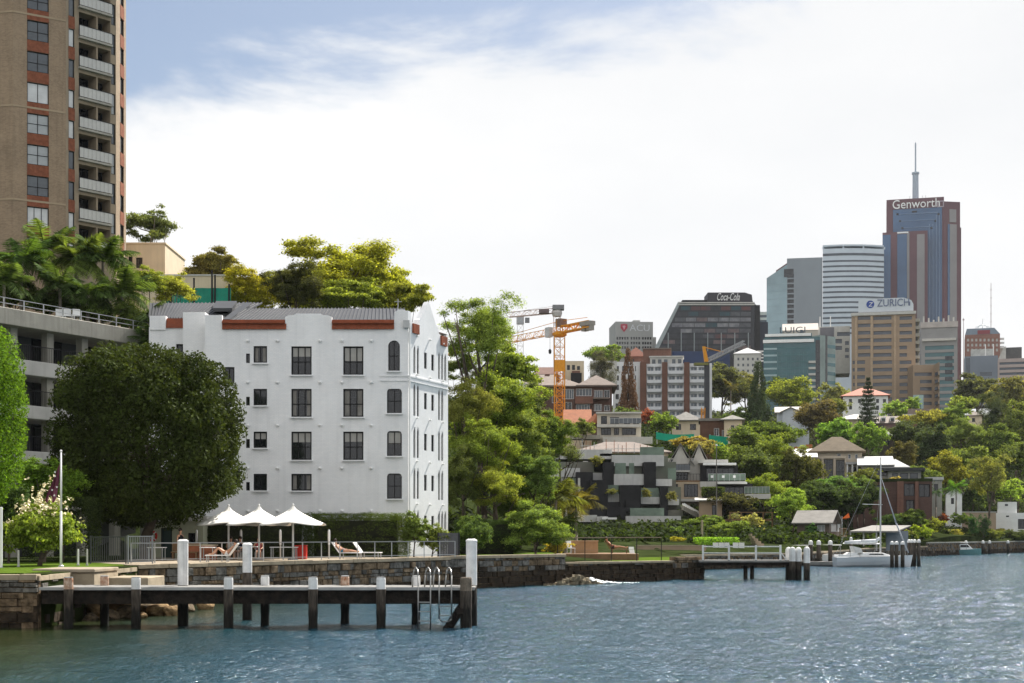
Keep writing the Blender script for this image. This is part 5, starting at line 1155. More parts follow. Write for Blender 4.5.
person('sunbather with raised knees lying on the lounger behind the railing', (X(224, 74.6), 74.6, 2.0), R(-88), 'lie', whc)
person('person in blue swimwear reclining on a white lounger', (X(345, 85), 85, 2.0), R(78), 'recline', blu)
def bar_chair(label, px, Y, rz):
    t_ = T('dining_chair', label, 'chair', (X(px, Y), Y, 2.035), 'chairs under the umbrellas', rz); MB().box(-.22, .22, -.2, .22, .43, .47).build('seat', blackm, t_); MB().box(-.22, .22, .2, .24, .5, .9).build('backrest', blackm, t_)
    for sx in (-.19, .19):
        for sy_ in (-.17, .2): MB().box(sx - .015, sx + .015, sy_ - .015, sy_ + .015, 0, .43).build('leg', galv, t_)
for px, Y, rz, lb, cl, cb_ in ((231, 83.2, .3, 'person in white top seated behind the railing near the tree side umbrella', whc, 'dark chair under the person in white'), (240, 83.6, -.3, 'person in navy seated by the garden lamp under the umbrellas', nvy, 'dark chair under the person in navy'), (258.5, 83.0, .1, 'person in red seated beside the middle umbrella pole', rdc, 'dark chair under the person in red')):
    bar_chair(cb_, px, Y, rz); person(lb, (X(px, Y), Y, 1.985), rz, 'sit', cl)
person('dark haired person in black standing behind the tall white post', (X(180.5, 80), 80, 2.035), R(60), 'stand', bkc)
# ================================================================== houses on the slope
sw = dict(fm=frame_w, pm=glass_d, t=.08, nv=1, nh=0, name='window')
sw2 = dict(sw, nv=3); sb = dict(sw, fm=frame_b, nv=1); sb2 = dict(sb, nv=3)
door_g = dict(sb, nv=2, name='glazed_door')
def rail(B, px0, px1, py, mat, hgt_=1.0, out=1.4, glassy=None, name='railing', n=7):
    x0, x1 = B.lx(px0), B.lx(px1); z = B.lz(py, (x0 + x1) / 2) ; m_ = MB()
    for zz in (z + hgt_ - .06,): m_.box(x0, x1, -out, -out + .06, zz, zz + .06)
    for i in range(n + 1): x = x0 + (x1 - x0 - .05) * i / n; m_.box(x, x + .05, -out + .005, -out + .055, z, z + hgt_ - .06)
    if glassy: m_.box(x0 + .02, x1 - .02, -out + .02, -out + .035, z + .06, z + hgt_ - .08, 1)
    return m_.build(name, [mat, glassy or mat], B.root)
def slab(B, name, px0, px1, py0, py1, mat, out, back=0.):
    x0, x1 = B.lx(px0), B.lx(px1); zt_, zb_ = B.lz(py0, 0, -out), B.lz(py1, 0, -out); return MB().box(x0, x1, -out, back - .004, min(zb_, zt_ - .1), zt_).build(name, mat, B.root)
# --- dark terraced apartments on the foreshore
BT = T('terraced_apartments', 'stepped charcoal apartment building with pale grey balcony bands near the shore', 'apartment building', (X(620, 200), 200, 2), world=True)
def tb(name, px0, px1, py0, py1, Y, dep, mat, parent=None):
    x0, x1 = X(px0, Y), X(px1, Y); return MB().box(x0, x1, Y, Y + dep, Z(py1, Y), Z(py0, Y)).build(name, mat, parent or BT)
band = M('grey_balcony_band', (.50, .50, .49), .7, .1, .6, streak=.25); gb_ = M('green_balcony_glass', (.15, .20, .16), .15, .3, .5)
void = M('tinted_interior', (.32, .30, .26), .8, .5, .35, c2=(.11, .13, .10))  # brown and green interior tints mixed at random
# interior walls floor by floor, stepping back up the slope
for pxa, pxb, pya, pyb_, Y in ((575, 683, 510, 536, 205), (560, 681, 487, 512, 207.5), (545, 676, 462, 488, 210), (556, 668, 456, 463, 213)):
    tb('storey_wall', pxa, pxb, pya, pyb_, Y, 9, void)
for pxa, pxb, pya, pyb_, Y in ((575, 597, 515, 522, 202), (626, 681, 516, 525, 201.5), (597, 608, 516.5, 523, 201), (640, 661, 497, 504, 205), (607, 622, 494, 502, 205.5), (665, 679, 499, 505, 205), (562, 592, 492, 500, 206.5), (614, 646, 474, 485, 207), (654, 672, 479, 486, 207), (540, 580, 468, 477, 208), (592, 607, 473, 480, 209.2), (556, 612, 449.5, 459, 211), (612, 664, 455, 466, 209.5)):
    tb('balcony_band', pxa, pxb, pya, pyb_, Y, 4.5, band)
for pxa, pxb, pya, pyb_, Y in ((576, 593, 472, 508, 206.2), (591, 608, 480, 509, 204.8), (603, 614, 462, 485, 207.2), (607, 626, 508, 524, 203), (620, 641, 485, 510, 204), (608, 621, 502, 512, 204.6), (644, 656, 462, 491, 206.6), (660, 668, 487, 520, 204.4), (626, 640, 500, 512, 203.6), (590, 626, 506, 516, 204.1)):
    tb('charcoal_screen', pxa, pxb, pya, pyb_, Y, 3.5, charcoal)
for pxa, pxb, pya, pyb_, Y in ((615, 626, 463, 475, 208.2), (629, 634, 463, 475, 208.2), (566, 590, 478, 492, 206.8), (650, 668, 490, 500, 205.6), (641, 660, 488, 498, 206), (608, 620, 485, 495, 206.4), (630, 664, 508, 516, 203.4), (580, 596, 523, 534, 203), (668, 676, 468, 480, 208.6), (594, 602, 460, 472, 210)):
    tb('balcony_glass', pxa, pxb, pya, pyb_, Y, .05, gb_)
for px in (565, 578, 600, 627, 676): tb('column', px, px + 2.2, 478 if px < 590 else 516, 536, 204.8, .4, conc_l)
tb('roof_planter', 600, 650, 453.5, 456, 211, 2, soil); tb('roof_glass_balustrade', 640, 664, 447, 455.5, 210, .06, gb_); tb('red_awning', 643, 654, 526, 533, 200.6, 1, redp); tb('glazed_door', 656, 664, 526, 533, 203, .1, glass_d); tb('white_awning', 602, 617, 517.5, 519.5, 200.5, 1.5, white)
for pxa, pxb, pya, pyb_, Y in ((546, 553, 476, 491, 208.4), (560, 567, 477, 492, 208.3), (583, 588, 461, 470, 210.4), (575, 582, 522, 535, 203), (648, 655, 526, 535, 203.4), (600, 606, 523, 534, 203.2)): tb('pale_wall', pxa, pxb, pya, pyb_, Y, .4, conc_l)
EXCL.append((X(540, 205), X(685, 205), 198, 224))
for lb, px, py, rx, ry, Y in (('round potted shrub on an upper terrace of the charcoal apartments', 597, 462, 6, 6, 209), ('pale shrub on the middle balcony of the charcoal apartments', 646, 494, 5, 5, 203.5), ('olive shrub at the end balcony of the charcoal apartments', 672, 497, 6, 5, 203.5), ('low plants in the balcony gap of the charcoal apartments', 612, 492, 6, 3, 204.5)):
    tree(lb, px, py, rx, ry, Y, 'round', (.075, .085, .03), 's', name='shrub', cat='shrub', zb=Z(py + ry, Y), trunk=False)
# --- houses behind and beside it
P1 = bld('tiled_house', 'long pale pink roofed house right above the charcoal apartments', 'house', 575, 668, 453, 462, 222, 10, cream, rot=0, front=[(580, 586, 454, 461), (600, 606, 454, 461), (630, 640, 454, 461)], st=sw)
P1.roof('hip', 443, roof_p, .6); 
SCF = T('scaffold', 'thin orange and grey scaffold poles standing over the pale pink roof', 'scaffold', (X(612, 219), 219, 12), world=True)
for k, px in enumerate((582, 586, 590, 594, 606, 614, 618, 622, 626, 634, 640, 647)): MB().tube((X(px, 219), 218.6, Z(455, 219)), (X(px, 219), 218.6, Z(439.5 + (k * 5 % 4) + (k > 5) * 3, 219)), .05, n=5).build('pole', roof_o if k % 3 else galv, SCF)
for py, a, b in ((446, 580, 597), (449, 605, 650), (452, 605, 650)): MB().tube((X(a, 219), 218.5, Z(py, 219)), (X(b, 219), 218.5, Z(py, 219)), .04, n=5).build('ledger', galv, SCF)
G1 = bld('gabled_house', 'twin gabled pale house with glass ends above a tan garden level', 'house', 668, 705, 466, 500, 217, 9, M('weatherboard', (.52, .50, .46), .7, .1, .8), front=[(671, 688, 459.5, 470, dict(door_g, nv=3)), (672, 688, 472, 480, dict(door_g, nv=4)), (692, 700, 458, 466)], st=dict(sw, pm=glass_m), down=2)
G1.roof('gy', 446, roof_g, .5, x0=G1.lx(670), x1=G1.lx(691)); G1.roof('gy', 446, roof_g, .5, x0=G1.lx(691), x1=G1.lx(707))
slab(G1, 'balcony', 670, 690, 470.5, 472, conc_l, 1.6); rail(G1, 670, 690, 471, blackm, 1, 1.55, glass_m); slab(G1, 'deck', 668, 712, 480.5, 482, timb, 2.2); rail(G1, 668, 712, 481, blackm, 1.0, 2.15, n=14)
G1b = bld('garden_level', 'tan rendered garden level with glass doors under the twin gabled house', 'house level', 670, 702, 482, 501, 212.5, 4, M('tan_render', (.42, .34, .25), .8, .1, .8, streak=.2), front=[(684, 698, 484, 497, dict(door_g, nv=3)), (674, 678, 484, 497)], st=door_g, down=3, roofmat=conc_l)
slab(G1b, 'terrace_edge', 670, 706, 499, 501.5, conc_l, 1.5)
ST = T('garden_stairs', 'long straight concrete garden stair with white side rails', 'stairs', (X(688, 205), 205, 3), world=True)
m_ = MB()
for i in range(16):
    f = i / 16; x = X(712 - 30 * f, 205); z = Z(521 - 16 * f, 205) ; m_.box(x - .35, x + .02, 204, 205.6, z - .6, z)
m_.build('treads', conc, ST)
for y in (203.85, 205.7): MB().hexa([(X(683, 205), y, Z(505, 205)), (X(713, 205), y, Z(522, 205)), (X(713, 205), y + .15, Z(522, 205)), (X(683, 205), y + .15, Z(505, 205)), (X(683, 205), y, Z(503, 205)), (X(713, 205), y, Z(520, 205)), (X(713, 205), y + .15, Z(520, 205)), (X(683, 205), y + .15, Z(503, 205))]).build('side_wall', white, ST)
D1 = bld('modern_house', 'dark flat roofed modern house with white roof edges and glass balcony', 'house', 700, 738, 465, 480, 214, 9, charcoal, front=[(706, 734, 468, 478, dict(sb2, nv=4))], st=sb2, down=6)
slab(D1, 'roof_edge', 703, 736, 463, 465, white, 2.2, 9); MB().box(D1.lx(698), D1.lx(728), -1, 9, D1.h + .25, D1.h + .75).build('upper_roof', conc_l, D1.root)
slab(D1, 'balcony', 700, 745, 481.5, 487, conc_l, 2.5); rail(D1, 708, 745, 481.5, galv, 1.1, 2.45, gb_)
for px in (712, 723, 734): D1.panel('wall_light', px - 1.3, px + 1.3, 476, 478.5, white, 2.55, 0)
D2 = bld('lower_modern_house', 'dark lower wing with thin white roof beside the garden hedge', 'house', 716, 752, 484, 500, 209, 7, charcoal, front=[(720, 744, 487, 497, dict(sb2, nv=4))], st=sb2, down=6)
slab(D2, 'roof_edge', 718, 747, 482, 484, white, 1.2, 7); slab(D2, 'balcony', 742, 770, 494, 499, conc_l, 2.5); rail(D2, 744, 769, 494, galv, 1.0, 2.45, gb_)
TN = bld('garden_shed', 'small tan garden building with flat roof below the hedge', 'shed', 699, 722, 501, 518, 202, 4, M('tan_stucco', (.36, .27, .19), .8, .12, .8), front=[(712, 716, 505, 517, dict(sb, nv=0, name='door'))], st=sb, down=3)
TN.roof('skill', 498.5, conc_l, .6)
DK = T('garden_deck', 'raised timber garden deck with railing beside the bamboo', 'deck', (X(748, 196), 196, 2), world=True)
MB().box(X(728, 196), X(772, 196), 195, 199, Z(521, 196), Z(519, 196)).build('deck_floor', timb, DK)
for px in (729, 740, 751, 762, 771): MB().box(X(px, 196) - .08, X(px, 196) + .08, 195, 195.16, .8, Z(512, 196)).build('post', timb, DK)
MB().box(X(728, 196), X(772, 196), 195.02, 195.12, Z(512.8, 196), Z(512, 196)).build('handrail', timb, DK)
# --- brick federation block and neighbours above the grove
bw1 = dict(sw, nv=4, pm=glass_m)
B1 = bld('brick_flats', 'large dark brick house with white framed bay windows and pinkish tiled roof', 'house', 524, 612, 387, 432, 290, 14, darkb, front=[(562, 574, 389, 399, bw1), (576, 592, 388.5, 396, bw1), (594, 603, 390, 398, bw1), (604, 610, 390, 398), (576, 590, 404, 410.5, bw1), (594, 602, 404, 411, bw1), (604, 610, 405, 411), (564, 572, 402, 411), (552, 557, 396, 403), (536, 541, 401, 408)], st=sw, down=4)
B1.roof('hip', 378.5, roof_p, .8, x0=B1.lx(580), x1=B1.lx(613), t=.3); B1.roof('gx', 376, roof_p, .6, x0=B1.lx(525), x1=B1.lx(553), t=.3); B1.roof('hip', 382, roof_p, .5, x0=B1.lx(550), x1=B1.lx(583))
B1.panel('timber_bay', 533, 543, 392.5, 400, timb, .8); B1.panel('brick_band', 575, 593, 397, 404, browb, .9); slab(B1, 'awning', 593, 609, 397.5, 399, roof_p, 1.6)
MB().box(B1.lx(571), B1.lx(582), 4, 8, B1.h, B1.h + 3.3).build('attic', charcoal, B1.root); 
for px in (547, 557): MB().box(B1.lx(px) - .5, B1.lx(px) + .5, 6, 7, B1.h, B1.h + 3.2).build('chimney', redb, B1.root)
B2 = bld('brown_roof_house', 'brown roofed building on the skyline left of the yellow crane mast', 'house', 537, 556, 375, 400, 330, 9, browb, front=[(540, 544, 378, 384), (548, 552, 378, 384)], st=sw); B2.roof('gx', 368, M('brown_tile_roof', (.13, .07, .055), .8, .2, 1), .5)
B3 = bld('beige_block', 'beige flat topped block with small windows behind the crane mast', 'building', 563, 584, 361, 384, 335, 9, cream, front=[(567, 570, 365, 370), (572, 575, 365, 370), (577, 580, 366, 370)], st=sb, lip=.5)
B3.panel('brown_gable', 572, 580, 371, 378, browb, .6)
B4 = bld('grey_gable_house', 'pale house with steep grey roof peeping behind the gum tree', 'house', 478, 502, 375, 402, 262, 9, M('pale_wall', (.46, .43, .38), .8, .1, .6), front=[(482, 486, 378, 384), (492, 497, 378, 384)], st=sb); B4.roof('gy', 362, roof_d, .6)
B5 = bld('white_balcony_house', 'white stepped house with balconies between the gum tree and brick house', 'house', 499, 527, 383, 412, 250, 9, conc_l, front=[(502, 509, 386, 393, door_g), (512, 522, 388, 395, door_g), (502, 520, 398, 404, door_g)], st=sb2, lip=.4)
B5.panel('white_cube', 501, 511, 371, 383, conc_l, -3, 4); slab(B5, 'balcony', 499, 527, 395, 397, conc, 1.6); rail(B5, 499, 527, 395, galv, 1.0, 1.5)
B6 = bld('orange_roof_house', 'house with bright orange tiled roof at the foot of the crane', 'house', 566, 592, 425, 440, 250, 9, cream, front=[(570, 575, 428, 434), (580, 585, 428, 434)], st=sw); B6.roof('gx', 410.5, roof_o, .5, x0=B6.lx(566), x1=B6.lx(589)); B6.roof('hip', 415.5, roof_o, .4, x0=B6.lx(588), x1=B6.lx(602), y0=-3, y1=4)
B7 = bld('cream_flats', 'low cream two storey flats with long flat balconies beside the orange roof', 'apartment building', 597, 641, 413, 443, 246, 10, M('cream_wall', (.56, .51, .43), .75, .08, .6, streak=.15), front=[(601, 607, 416, 424, door_g), (610, 619, 417, 424, dict(door_g, pm=glass_m)), (624, 630, 418, 424), (633, 639, 418, 424), (601, 611, 428, 435, door_g), (614, 619, 428, 435), (622, 636, 428, 435, door_g)], st=sb, lip=.3)
slab(B7, 'balcony', 597, 641, 424.5, 427, conc_l, 1.8); rail(B7, 610, 641, 424.5, galv, 1.0, 1.7, glass_m); slab(B7, 'roof_edge', 596, 642, 412, 413.5, conc_l, .7); slab(B7, 'lower_wall', 603, 652, 437, 444, conc_l, 3); slab(B7, 'lower_wall', 570, 600, 435, 439, conc, 3.4)
NG = T('site_netting', 'curved green construction netting above the gabled house', 'netting', (X(675, 240), 240, 14), world=True)
m_ = MB(); V_ = [(656, 432, 439), (664, 433.5, 440.5), (674, 434.5, 441.5), (684, 434.5, 441), (694, 434, 440)]
for a, b in zip(V_, V_[1:]): m_.hexa([(X(a[0], 240), 240, Z(a[2], 240)), (X(b[0], 240), 240, Z(b[2], 240)), (X(b[0], 240), 240.1, Z(b[2], 240)), (X(a[0], 240), 240.1, Z(a[2], 240)), (X(a[0], 240), 240, Z(a[1], 240)), (X(b[0], 240), 240, Z(b[1], 240)), (X(b[0], 240), 240.1, Z(b[1], 240)), (X(a[0], 240), 240.1, Z(a[1], 240))])
m_.build('netting', M('bright_green_net', (.015, .30, .20), .7, .15, .8), NG)
for px in (657, 670, 682, 694): MB().box(X(px, 240.2) - .05, X(px, 240.2) + .05, 240.15, 240.25, Z(444, 240), Z(431, 240)).build('post', galv, NG)
NG2 = T('site_netting', 'short green construction net in front of the brown sheds', 'netting', (X(718, 240), 240, 14), world=True)
MB().hexa([(X(709, 240), 240, Z(446, 240)), (X(728, 240), 240, Z(446, 240)), (X(728, 240), 240.1, Z(446, 240)), (X(709, 240), 240.1, Z(446, 240)), (X(709, 240), 240, Z(435, 240)), (X(728, 240), 240, Z(437, 240)), (X(728, 240), 240.1, Z(437, 240)), (X(709, 240), 240.1, Z(435, 240))]).build('netting', MATS['bright_green_net'], NG2)
for px in (710, 719, 727): MB().box(X(px, 240.2) - .05, X(px, 240.2) + .05, 240.15, 240.25, Z(448, 240), Z(434, 240)).build('post', galv, NG2)
B8 = bld('brown_timber_house', 'brown timber wing with a pale hipped end pavilion behind the netting', 'house', 700, 742, 421, 443, 280, 9, M('brown_boards', (.11, .06, .04), .8, .2, 1), front=[(714, 719, 428, 436), (722, 728, 430, 437, dict(sw, pm=glass_m))], st=sw); B8.roof('flat', 420, roof_g, .3, x0=0, x1=B8.lx(724)); 
MB().box(B8.lx(724), B8.lx(742), -1, 6, -3, B8.h).build('pavilion', cream, B8.root); B8.roof('hip', 416.5, roof_g, .6, x0=B8.lx(723), x1=B8.lx(742), y0=-1, y1=6)
for a, b in ((731, 734), (737, 740)): MB().box(B8.lx(a), B8.lx(b), -1.06, -.99, B8.lz(437, 0), B8.lz(426, 0)).build('window', glass_d, B8.root)
B9 = bld('grey_roof_cottage', 'low cottage with grey hipped roof under the apartment block', 'house', 672, 700, 421, 436, 330, 10, cream, front=[(676, 681, 424, 430), (690, 696, 424, 430)], st=sb); B9.roof('hip', 413, roof_g, .8)
# --- apartment slab: brick piers and white bays
AP = bld('apartment_block', 'white and brick eight storey apartment block with stacked balconies', 'apartment building', 636, 712, 364, 432, 430, 14, M('white_balcony_wall', (.60, .61, .62), .7, .06, .5), front=[r_ for a, b, n_ in ((647, 661.5, 2), (668, 683.5, 2), (690, 705.5, 2)) for r_ in grid(a, b, n_, .86, 365, 418.5, 6, .62)] , st=dict(fm=frame_w, pm=glass('bay_glass', (.17, .21, .25), .1, .6, .4, .4), t=.14, nv=1, name='balcony_door'), rec=1.2, lip=.5)
for a, b in ((640, 646.5), (662, 667.5), (684, 689.5)): AP.panel('brick_pier', a, b, 362.5, 430, redb, 1.0)
AP.panel('brick_pier', 708, 709.4, 366, 430, redb, .3)
for a, b in ((647, 661.5), (668, 683.5), (690, 705.5)):
    for k in range(6):
        py = 365 + 53.5 / 6 * (k + 1); slab(AP, 'balcony', a, b, py - 2.9, py + .3, M('white_balustrade', (.58, .59, .61), .6, .05, 1), 1.0)
MB().box(AP.lx(643), AP.lx(671), 2, 12, AP.h, AP.lz(349.5, 0, 2)).build('brick_penthouse', browb, AP.root); MB().box(AP.lx(642.5), AP.lx(671.5), 1.7, 12.3, AP.lz(349.5, 0, 2), AP.lz(348.3, 0, 2)).build('roof_edge', roof_p, AP.root)
MB().box(AP.lx(650), AP.lx(683), .5, 6, AP.h, AP.lz(358, 0, 1)).build('upper_storey', conc_l, AP.root); MB().box(AP.lx(649), AP.lx(684), .2, 6.3, AP.lz(358, 0, 1), AP.lz(356.5, 0, 1)).build('roof_edge', conc_l, AP.root)
for a in (652, 658, 664, 672, 678): MB().box(AP.lx(a), AP.lx(a + 3.5), .42, .49, AP.lz(364, 0), AP.lz(359.5, 0)).build('window', glass_m, AP.root)
AP2 = bld('side_apartments', 'narrow white apartment wing half hidden by the copper conifer', 'apartment building', 613, 641, 362, 430, 438, 12, M('white_wing_wall', (.60, .61, .62), .7, .06, .5), front=grid(614, 640, 4, .5, 364, 420, 6, .55), st=sb, lip=.4)
R1 = bld('hip_roof_house', 'red brown hipped roof beside the apartment penthouse', 'house', 627, 645, 357, 380, 450, 12, browb, st=sb, front=[(630, 634, 359, 364)]); R1.roof('hip', 349, M('red_tile_roof', (.22, .09, .06), .8, .15, 1), .8)
W9 = bld('flat_white_house', 'low white flat roofed house left of the apartment block', 'house', 590, 617, 361, 372, 420, 9, conc_l, front=[(593, 600, 363, 369), (604, 612, 363, 369)], st=sb2, lip=.3)
# --- mid hill, towards the right
H1 = bld('gabled_cottage', 'white cottage with a pale roof and dark trimmed front gable', 'house', 777, 809, 413, 432, 365, 10, M('pale_blue_grey_wall', (.50, .53, .57), .7, .08, .6), front=[(786, 790, 421, 428), (793, 797, 421, 428)], st=sw); H1.roof('gx', 407.5, M('pale_roof', (.52, .49, .45), .7, .1, .8), .6); H1.roof('gy', 408.5, MATS['pale_roof'], .5, x0=H1.lx(782), x1=H1.lx(799), y0=-1.6, y1=4)
MB().box(H1.lx(782.5), H1.lx(798.5), -1.6, 1, -2, H1.h).build('gable_wing', MATS['pale_blue_grey_wall'], H1.root)
H2 = bld('pink_roof_house', 'white three storey house with salmon hipped roof behind the pine', 'house', 843, 888, 396.5, 418, 480, 12, white, front=[(849, 852, 399, 403), (849, 852, 405.5, 409.5), (858, 861, 399, 403), (876, 879, 399, 403), (883, 886, 399, 403), (876, 879, 405.5, 410)], st=sb); H2.roof('hip', 388.5, M('salmon_roof', (.36, .115, .07), .7, .1, .8), .8)
H3 = bld('pale_roof_bungalow', 'long low bungalow with pale roof in front of the tall pine', 'house', 836, 876, 420, 432, 400, 10, cream, front=[(846, 851, 422, 428), (858, 863, 422, 428)], st=sb); H3.roof('hip', 415, MATS['pale_roof'], .8)
H4 = bld('dormer_house', 'pinkish roofed house with round dormers right of the pine', 'house', 868, 899, 424, 434, 395, 10, M('mauve_brick', (.24, .15, .14), .8, .15, 1), front=[(880, 884, 425, 431)], st=sb); H4.roof('gx', 417, roof_p, .4)
for px in (884, 893): MB().box(H4.lx(px - 3), H4.lx(px + 2), 1, 4, H4.h, H4.h + 1.9).build('dormer', white, H4.root); MB().box(H4.lx(px - 2.2), H4.lx(px + 1.2), .94, 1.0, H4.h + .5, H4.h + 1.6).build('window', glass_d, H4.root)
H5 = bld('brick_terrace', 'brown brick house with flat pale roof at the foot of the tan office tower', 'house', 904, 940, 416, 438, 410, 10, browb, front=[(916, 926, 419, 423, sb2), (918, 924, 426, 432)], st=sb); H5.roof('flat', 413, conc_l, .4); MB().box(H5.lx(908), H5.lx(932), 2, 9, H5.h + .4, H5.h + 2.2).build('upper_storey', roof_p, H5.root)
H6 = bld('beige_cottage', 'beige roofed cottage beside the dark conifer on the hill', 'house', 968, 982, 416, 424, 420, 9, cream, front=[(972, 975, 418, 422)], st=sb); H6.roof('hip', 412.5, roof_p, .5)
RT = bld('pavilion', 'white twin peaked pavilion roof among dark trees', 'pavilion', 880, 907, 438, 446, 330, 7, M('dark_brown_timber', (.05, .04, .03), .8), front=[(884, 890, 440, 445)], st=sb); RT.roof('hip', 431.5, roof_w, .8, x0=0, x1=RT.lx(892)); RT.roof('hip', 431.5, roof_w, .8, x0=RT.lx(892.5), x1=RT.W)  # pavilion walls in plain dark brown
# --- mansion with tall dark windows
MW = M('mansion_stone', (.50, .43, .34), .8, .1, .8, streak=.2)
C1 = bld('mansion', 'cream mansion with olive hipped roof and tall dark windows above the boathouse', 'house', 812, 862, 453, 484, 262, 7.2, MW, front=[(824, 833, 459.5, 483, dict(door_g, nv=2, bars=(.45,))), (836, 845, 460, 481, dict(door_g, nv=2, bars=(.45,))), (815, 821, 460, 484, door_g), (837, 841, 453.6, 457.5), (848, 851, 454, 459), (855, 858, 454, 459)], st=dict(sw, nv=0, pm=glass_m), down=5)
C1.roof('hip', 438.5, roof_b, .7, t=.3); slab(C1, 'cornice', 810, 846, 456.3, 458.6, MW, .5)
for px in (822.5, 834.5, 845.5): C1.panel('column', px - .9, px + .9, 458.6, 484, MW, .55)
for px, h_ in ((797, 1.5), (809, 1.9), (819, 1.3)): MB().box(C1.lx(px) - .6, C1.lx(px) + .6, 5, 6, C1.h - .4, C1.h + h_).build('chimney', roof_o, C1.root)
MB().box(C1.lx(845.5), C1.lx(863), -2.4, -.01, C1.lz(465.2, 0), C1.lz(463, 0)).build('porch_roof', roof_w, C1.root); MB().box(C1.lx(845.5), C1.lx(863), -2.2, -.02, C1.lz(479, 0), C1.lz(477, 0)).build('porch_floor', conc_l, C1.root)
for px in (847, 852, 857, 862): MB().box(C1.lx(px) - .12, C1.lx(px) + .12, -2.3, -2.1, C1.lz(477, 0), C1.lz(465, 0)).build('porch_post', white, C1.root)
for a, b in ((847.5, 851), (852.5, 856), (857.5, 861)): C1.panel('porch_window', a, b, 467, 476, glass_d, .04)
C2 = bld('conservatory_wing', 'low pale roofed wing with dark glazing beside the mansion', 'house', 793, 815, 458, 484, 258, 9, MW, front=[(801, 806, 461, 483, door_g), (808, 813, 460, 483, door_g)], st=sb, down=4); C2.roof('skill', 448, M('white_standing_seam', (.62, .60, .58), .6, .08, 1), .5)
C3 = bld('white_roof_house', 'pale house with broad white metal roof next to the mansion porch', 'house', 862, 893, 466, 482, 250, 11, M('grey_wall', (.33, .32, .31), .8, .1, .8), front=[(873, 887, 468, 476, sb2), (890, 892, 467, 476)], st=sb2, down=5); C3.roof('skill', 455.5, roof_w, .8, x1=C3.lx(890)); C3.roof('hip', 461, roof_w, .5, x0=C3.lx(884), x1=C3.lx(907), z=C3.h - .4)
C4 = bld('verandah_house', 'grey verandah pavilion with flat dark roof beside the white roof', 'house', 888, 921, 471, 482, 246, 8, M('grey_boards', (.26, .26, .25), .8, .1, 1), front=[(892, 898, 473, 480), (900, 908, 473, 480), (910, 918, 473, 480)], st=dict(sb2, pm=glass_m), down=5); C4.roof('flat', 469, roof_d, .7)
# --- dark brick block above the boats
K1 = bld('brick_house', 'dark red brown brick house with recessed dark windows above the shore garden', 'house', 853, 932, 482, 522, 236, 11, darkb, front=[(904, 914.5, 483.5, 496), (919, 930, 484, 497), (868, 880, 485, 500), (906, 914, 500, 512), (858, 864, 500, 514)], st=dict(sb, pm=glass_d, t=.1), rec=.9, down=4)
K1.panel('brick_pier', 897, 903.5, 481.5, 522, browb, .6); K1.panel('brick_pier', 915, 918.5, 481.5, 512, browb, .4); K1.roof('flat', 479, soil, .1)
K2 = bld('pale_side_house', 'grey pitched side house tucked behind the dark brick house', 'house', 926, 942, 480, 498, 250, 8, conc, front=[(934, 938, 484, 492)], st=sb); K2.roof('flat', 477, conc_l, .3)
K3 = bld('white_gable', 'small white gable end between garden trees near the palm', 'house', 946, 962, 494, 506, 262, 6, white, front=[(951, 954, 498, 504)], st=sb); K3.roof('gy', 489, roof_g, .4)
K4 = bld('white_modern_house', 'bright white modern house at the edge of the far garden', 'house', 993, 1042, 513, 532, 275, 12, white, front=[(1006, 1009, 514.5, 517), (1018, 1030, 519, 529, sb2)], st=sb, down=3, lip=.3); MB().box(K4.lx(998), K4.lx(1017), .5, 9, K4.h - .3, K4.lz(502, 0)).build('upper_storey', white, K4.root); MB().box(K4.lx(1005), K4.lx(1008), .44, .5, K4.lz(506, 0), K4.lz(504, 0)).build('window', glass_d, K4.root)
GW = T('garden_wall', 'pale low garden wall in front of the white gable', 'wall', (X(970, 268), 268, 4), world=True); MB().box(X(946, 268), X(996, 268), 268, 268.4, 2, Z(512.5, 268)).build('wall_face', MATS['tan_stucco'], GW); MB().box(X(945, 268), X(996.5, 268), 267.9, 268.5, Z(512.4, 268), Z(511.6, 268)).build('coping', conc_l, GW)
# --- boathouse and carport
BH = bld('boathouse', 'brown weatherboard boathouse with grey pitched roof and white gable window', 'boathouse', 797, 829, 524, 547, 186, 5.5, M('brown_weatherboard', (.13, .105, .085), .8, .2, 1.2), rot=-24, front=[(817, 825, 525, 531.5, dict(sw, pm=blind)), (818, 827, 535, 547, dict(sw, pm=M('pale_blue_door', (.30, .36, .38), .6), name='door'))], right=[(831, 841, 521, 531.5, dict(sw, nv=4, pm=M('bright_pane', (.42, .42, .40), .3)))], st=sw, down=1.5)
BH.roof('gx', 511.5, roof_g, .6, t=.16)
MB().box(BH.W, BH.W + 1.3, .5, 5.3, 1.35, 1.5).build('side_balcony', timb, BH.root)
for y in (.6, 1.5, 2.4, 3.3, 4.2, 5.2): MB().box(BH.W + 1.2, BH.W + 1.28, y, y + .06, 1.5, 2.4).build('balcony_post', timb, BH.root)
MB().box(BH.W + 1.18, BH.W + 1.3, .5, 5.3, 2.4, 2.48).build('handrail', timb, BH.root)
tree('green vine clump on the boathouse front wall', 811, 533, 8, 8, 184.5, 'round', (.035, .075, .025), 's', name='shrub', cat='shrub', zb=1.4, trunk=False)
CPt = T('boat_shed', 'open sided boat shed with low grey roof behind the yacht', 'shed', (X(880, 196), 196, 1.4), world=True)
MB().hexa([(X(846, 196), 194, Z(532.5, 196)), (X(893, 196), 194, Z(532.5, 196)), (X(911, 201), 201, Z(526.5, 201)), (X(872, 201), 201, Z(526.5, 201)), (X(846, 196), 194, Z(531, 196)), (X(893, 196), 194, Z(531, 196)), (X(911, 201), 201, Z(525.3, 201)), (X(872, 201), 201, Z(525.3, 201))]).build('roof', roof_g, CPt)
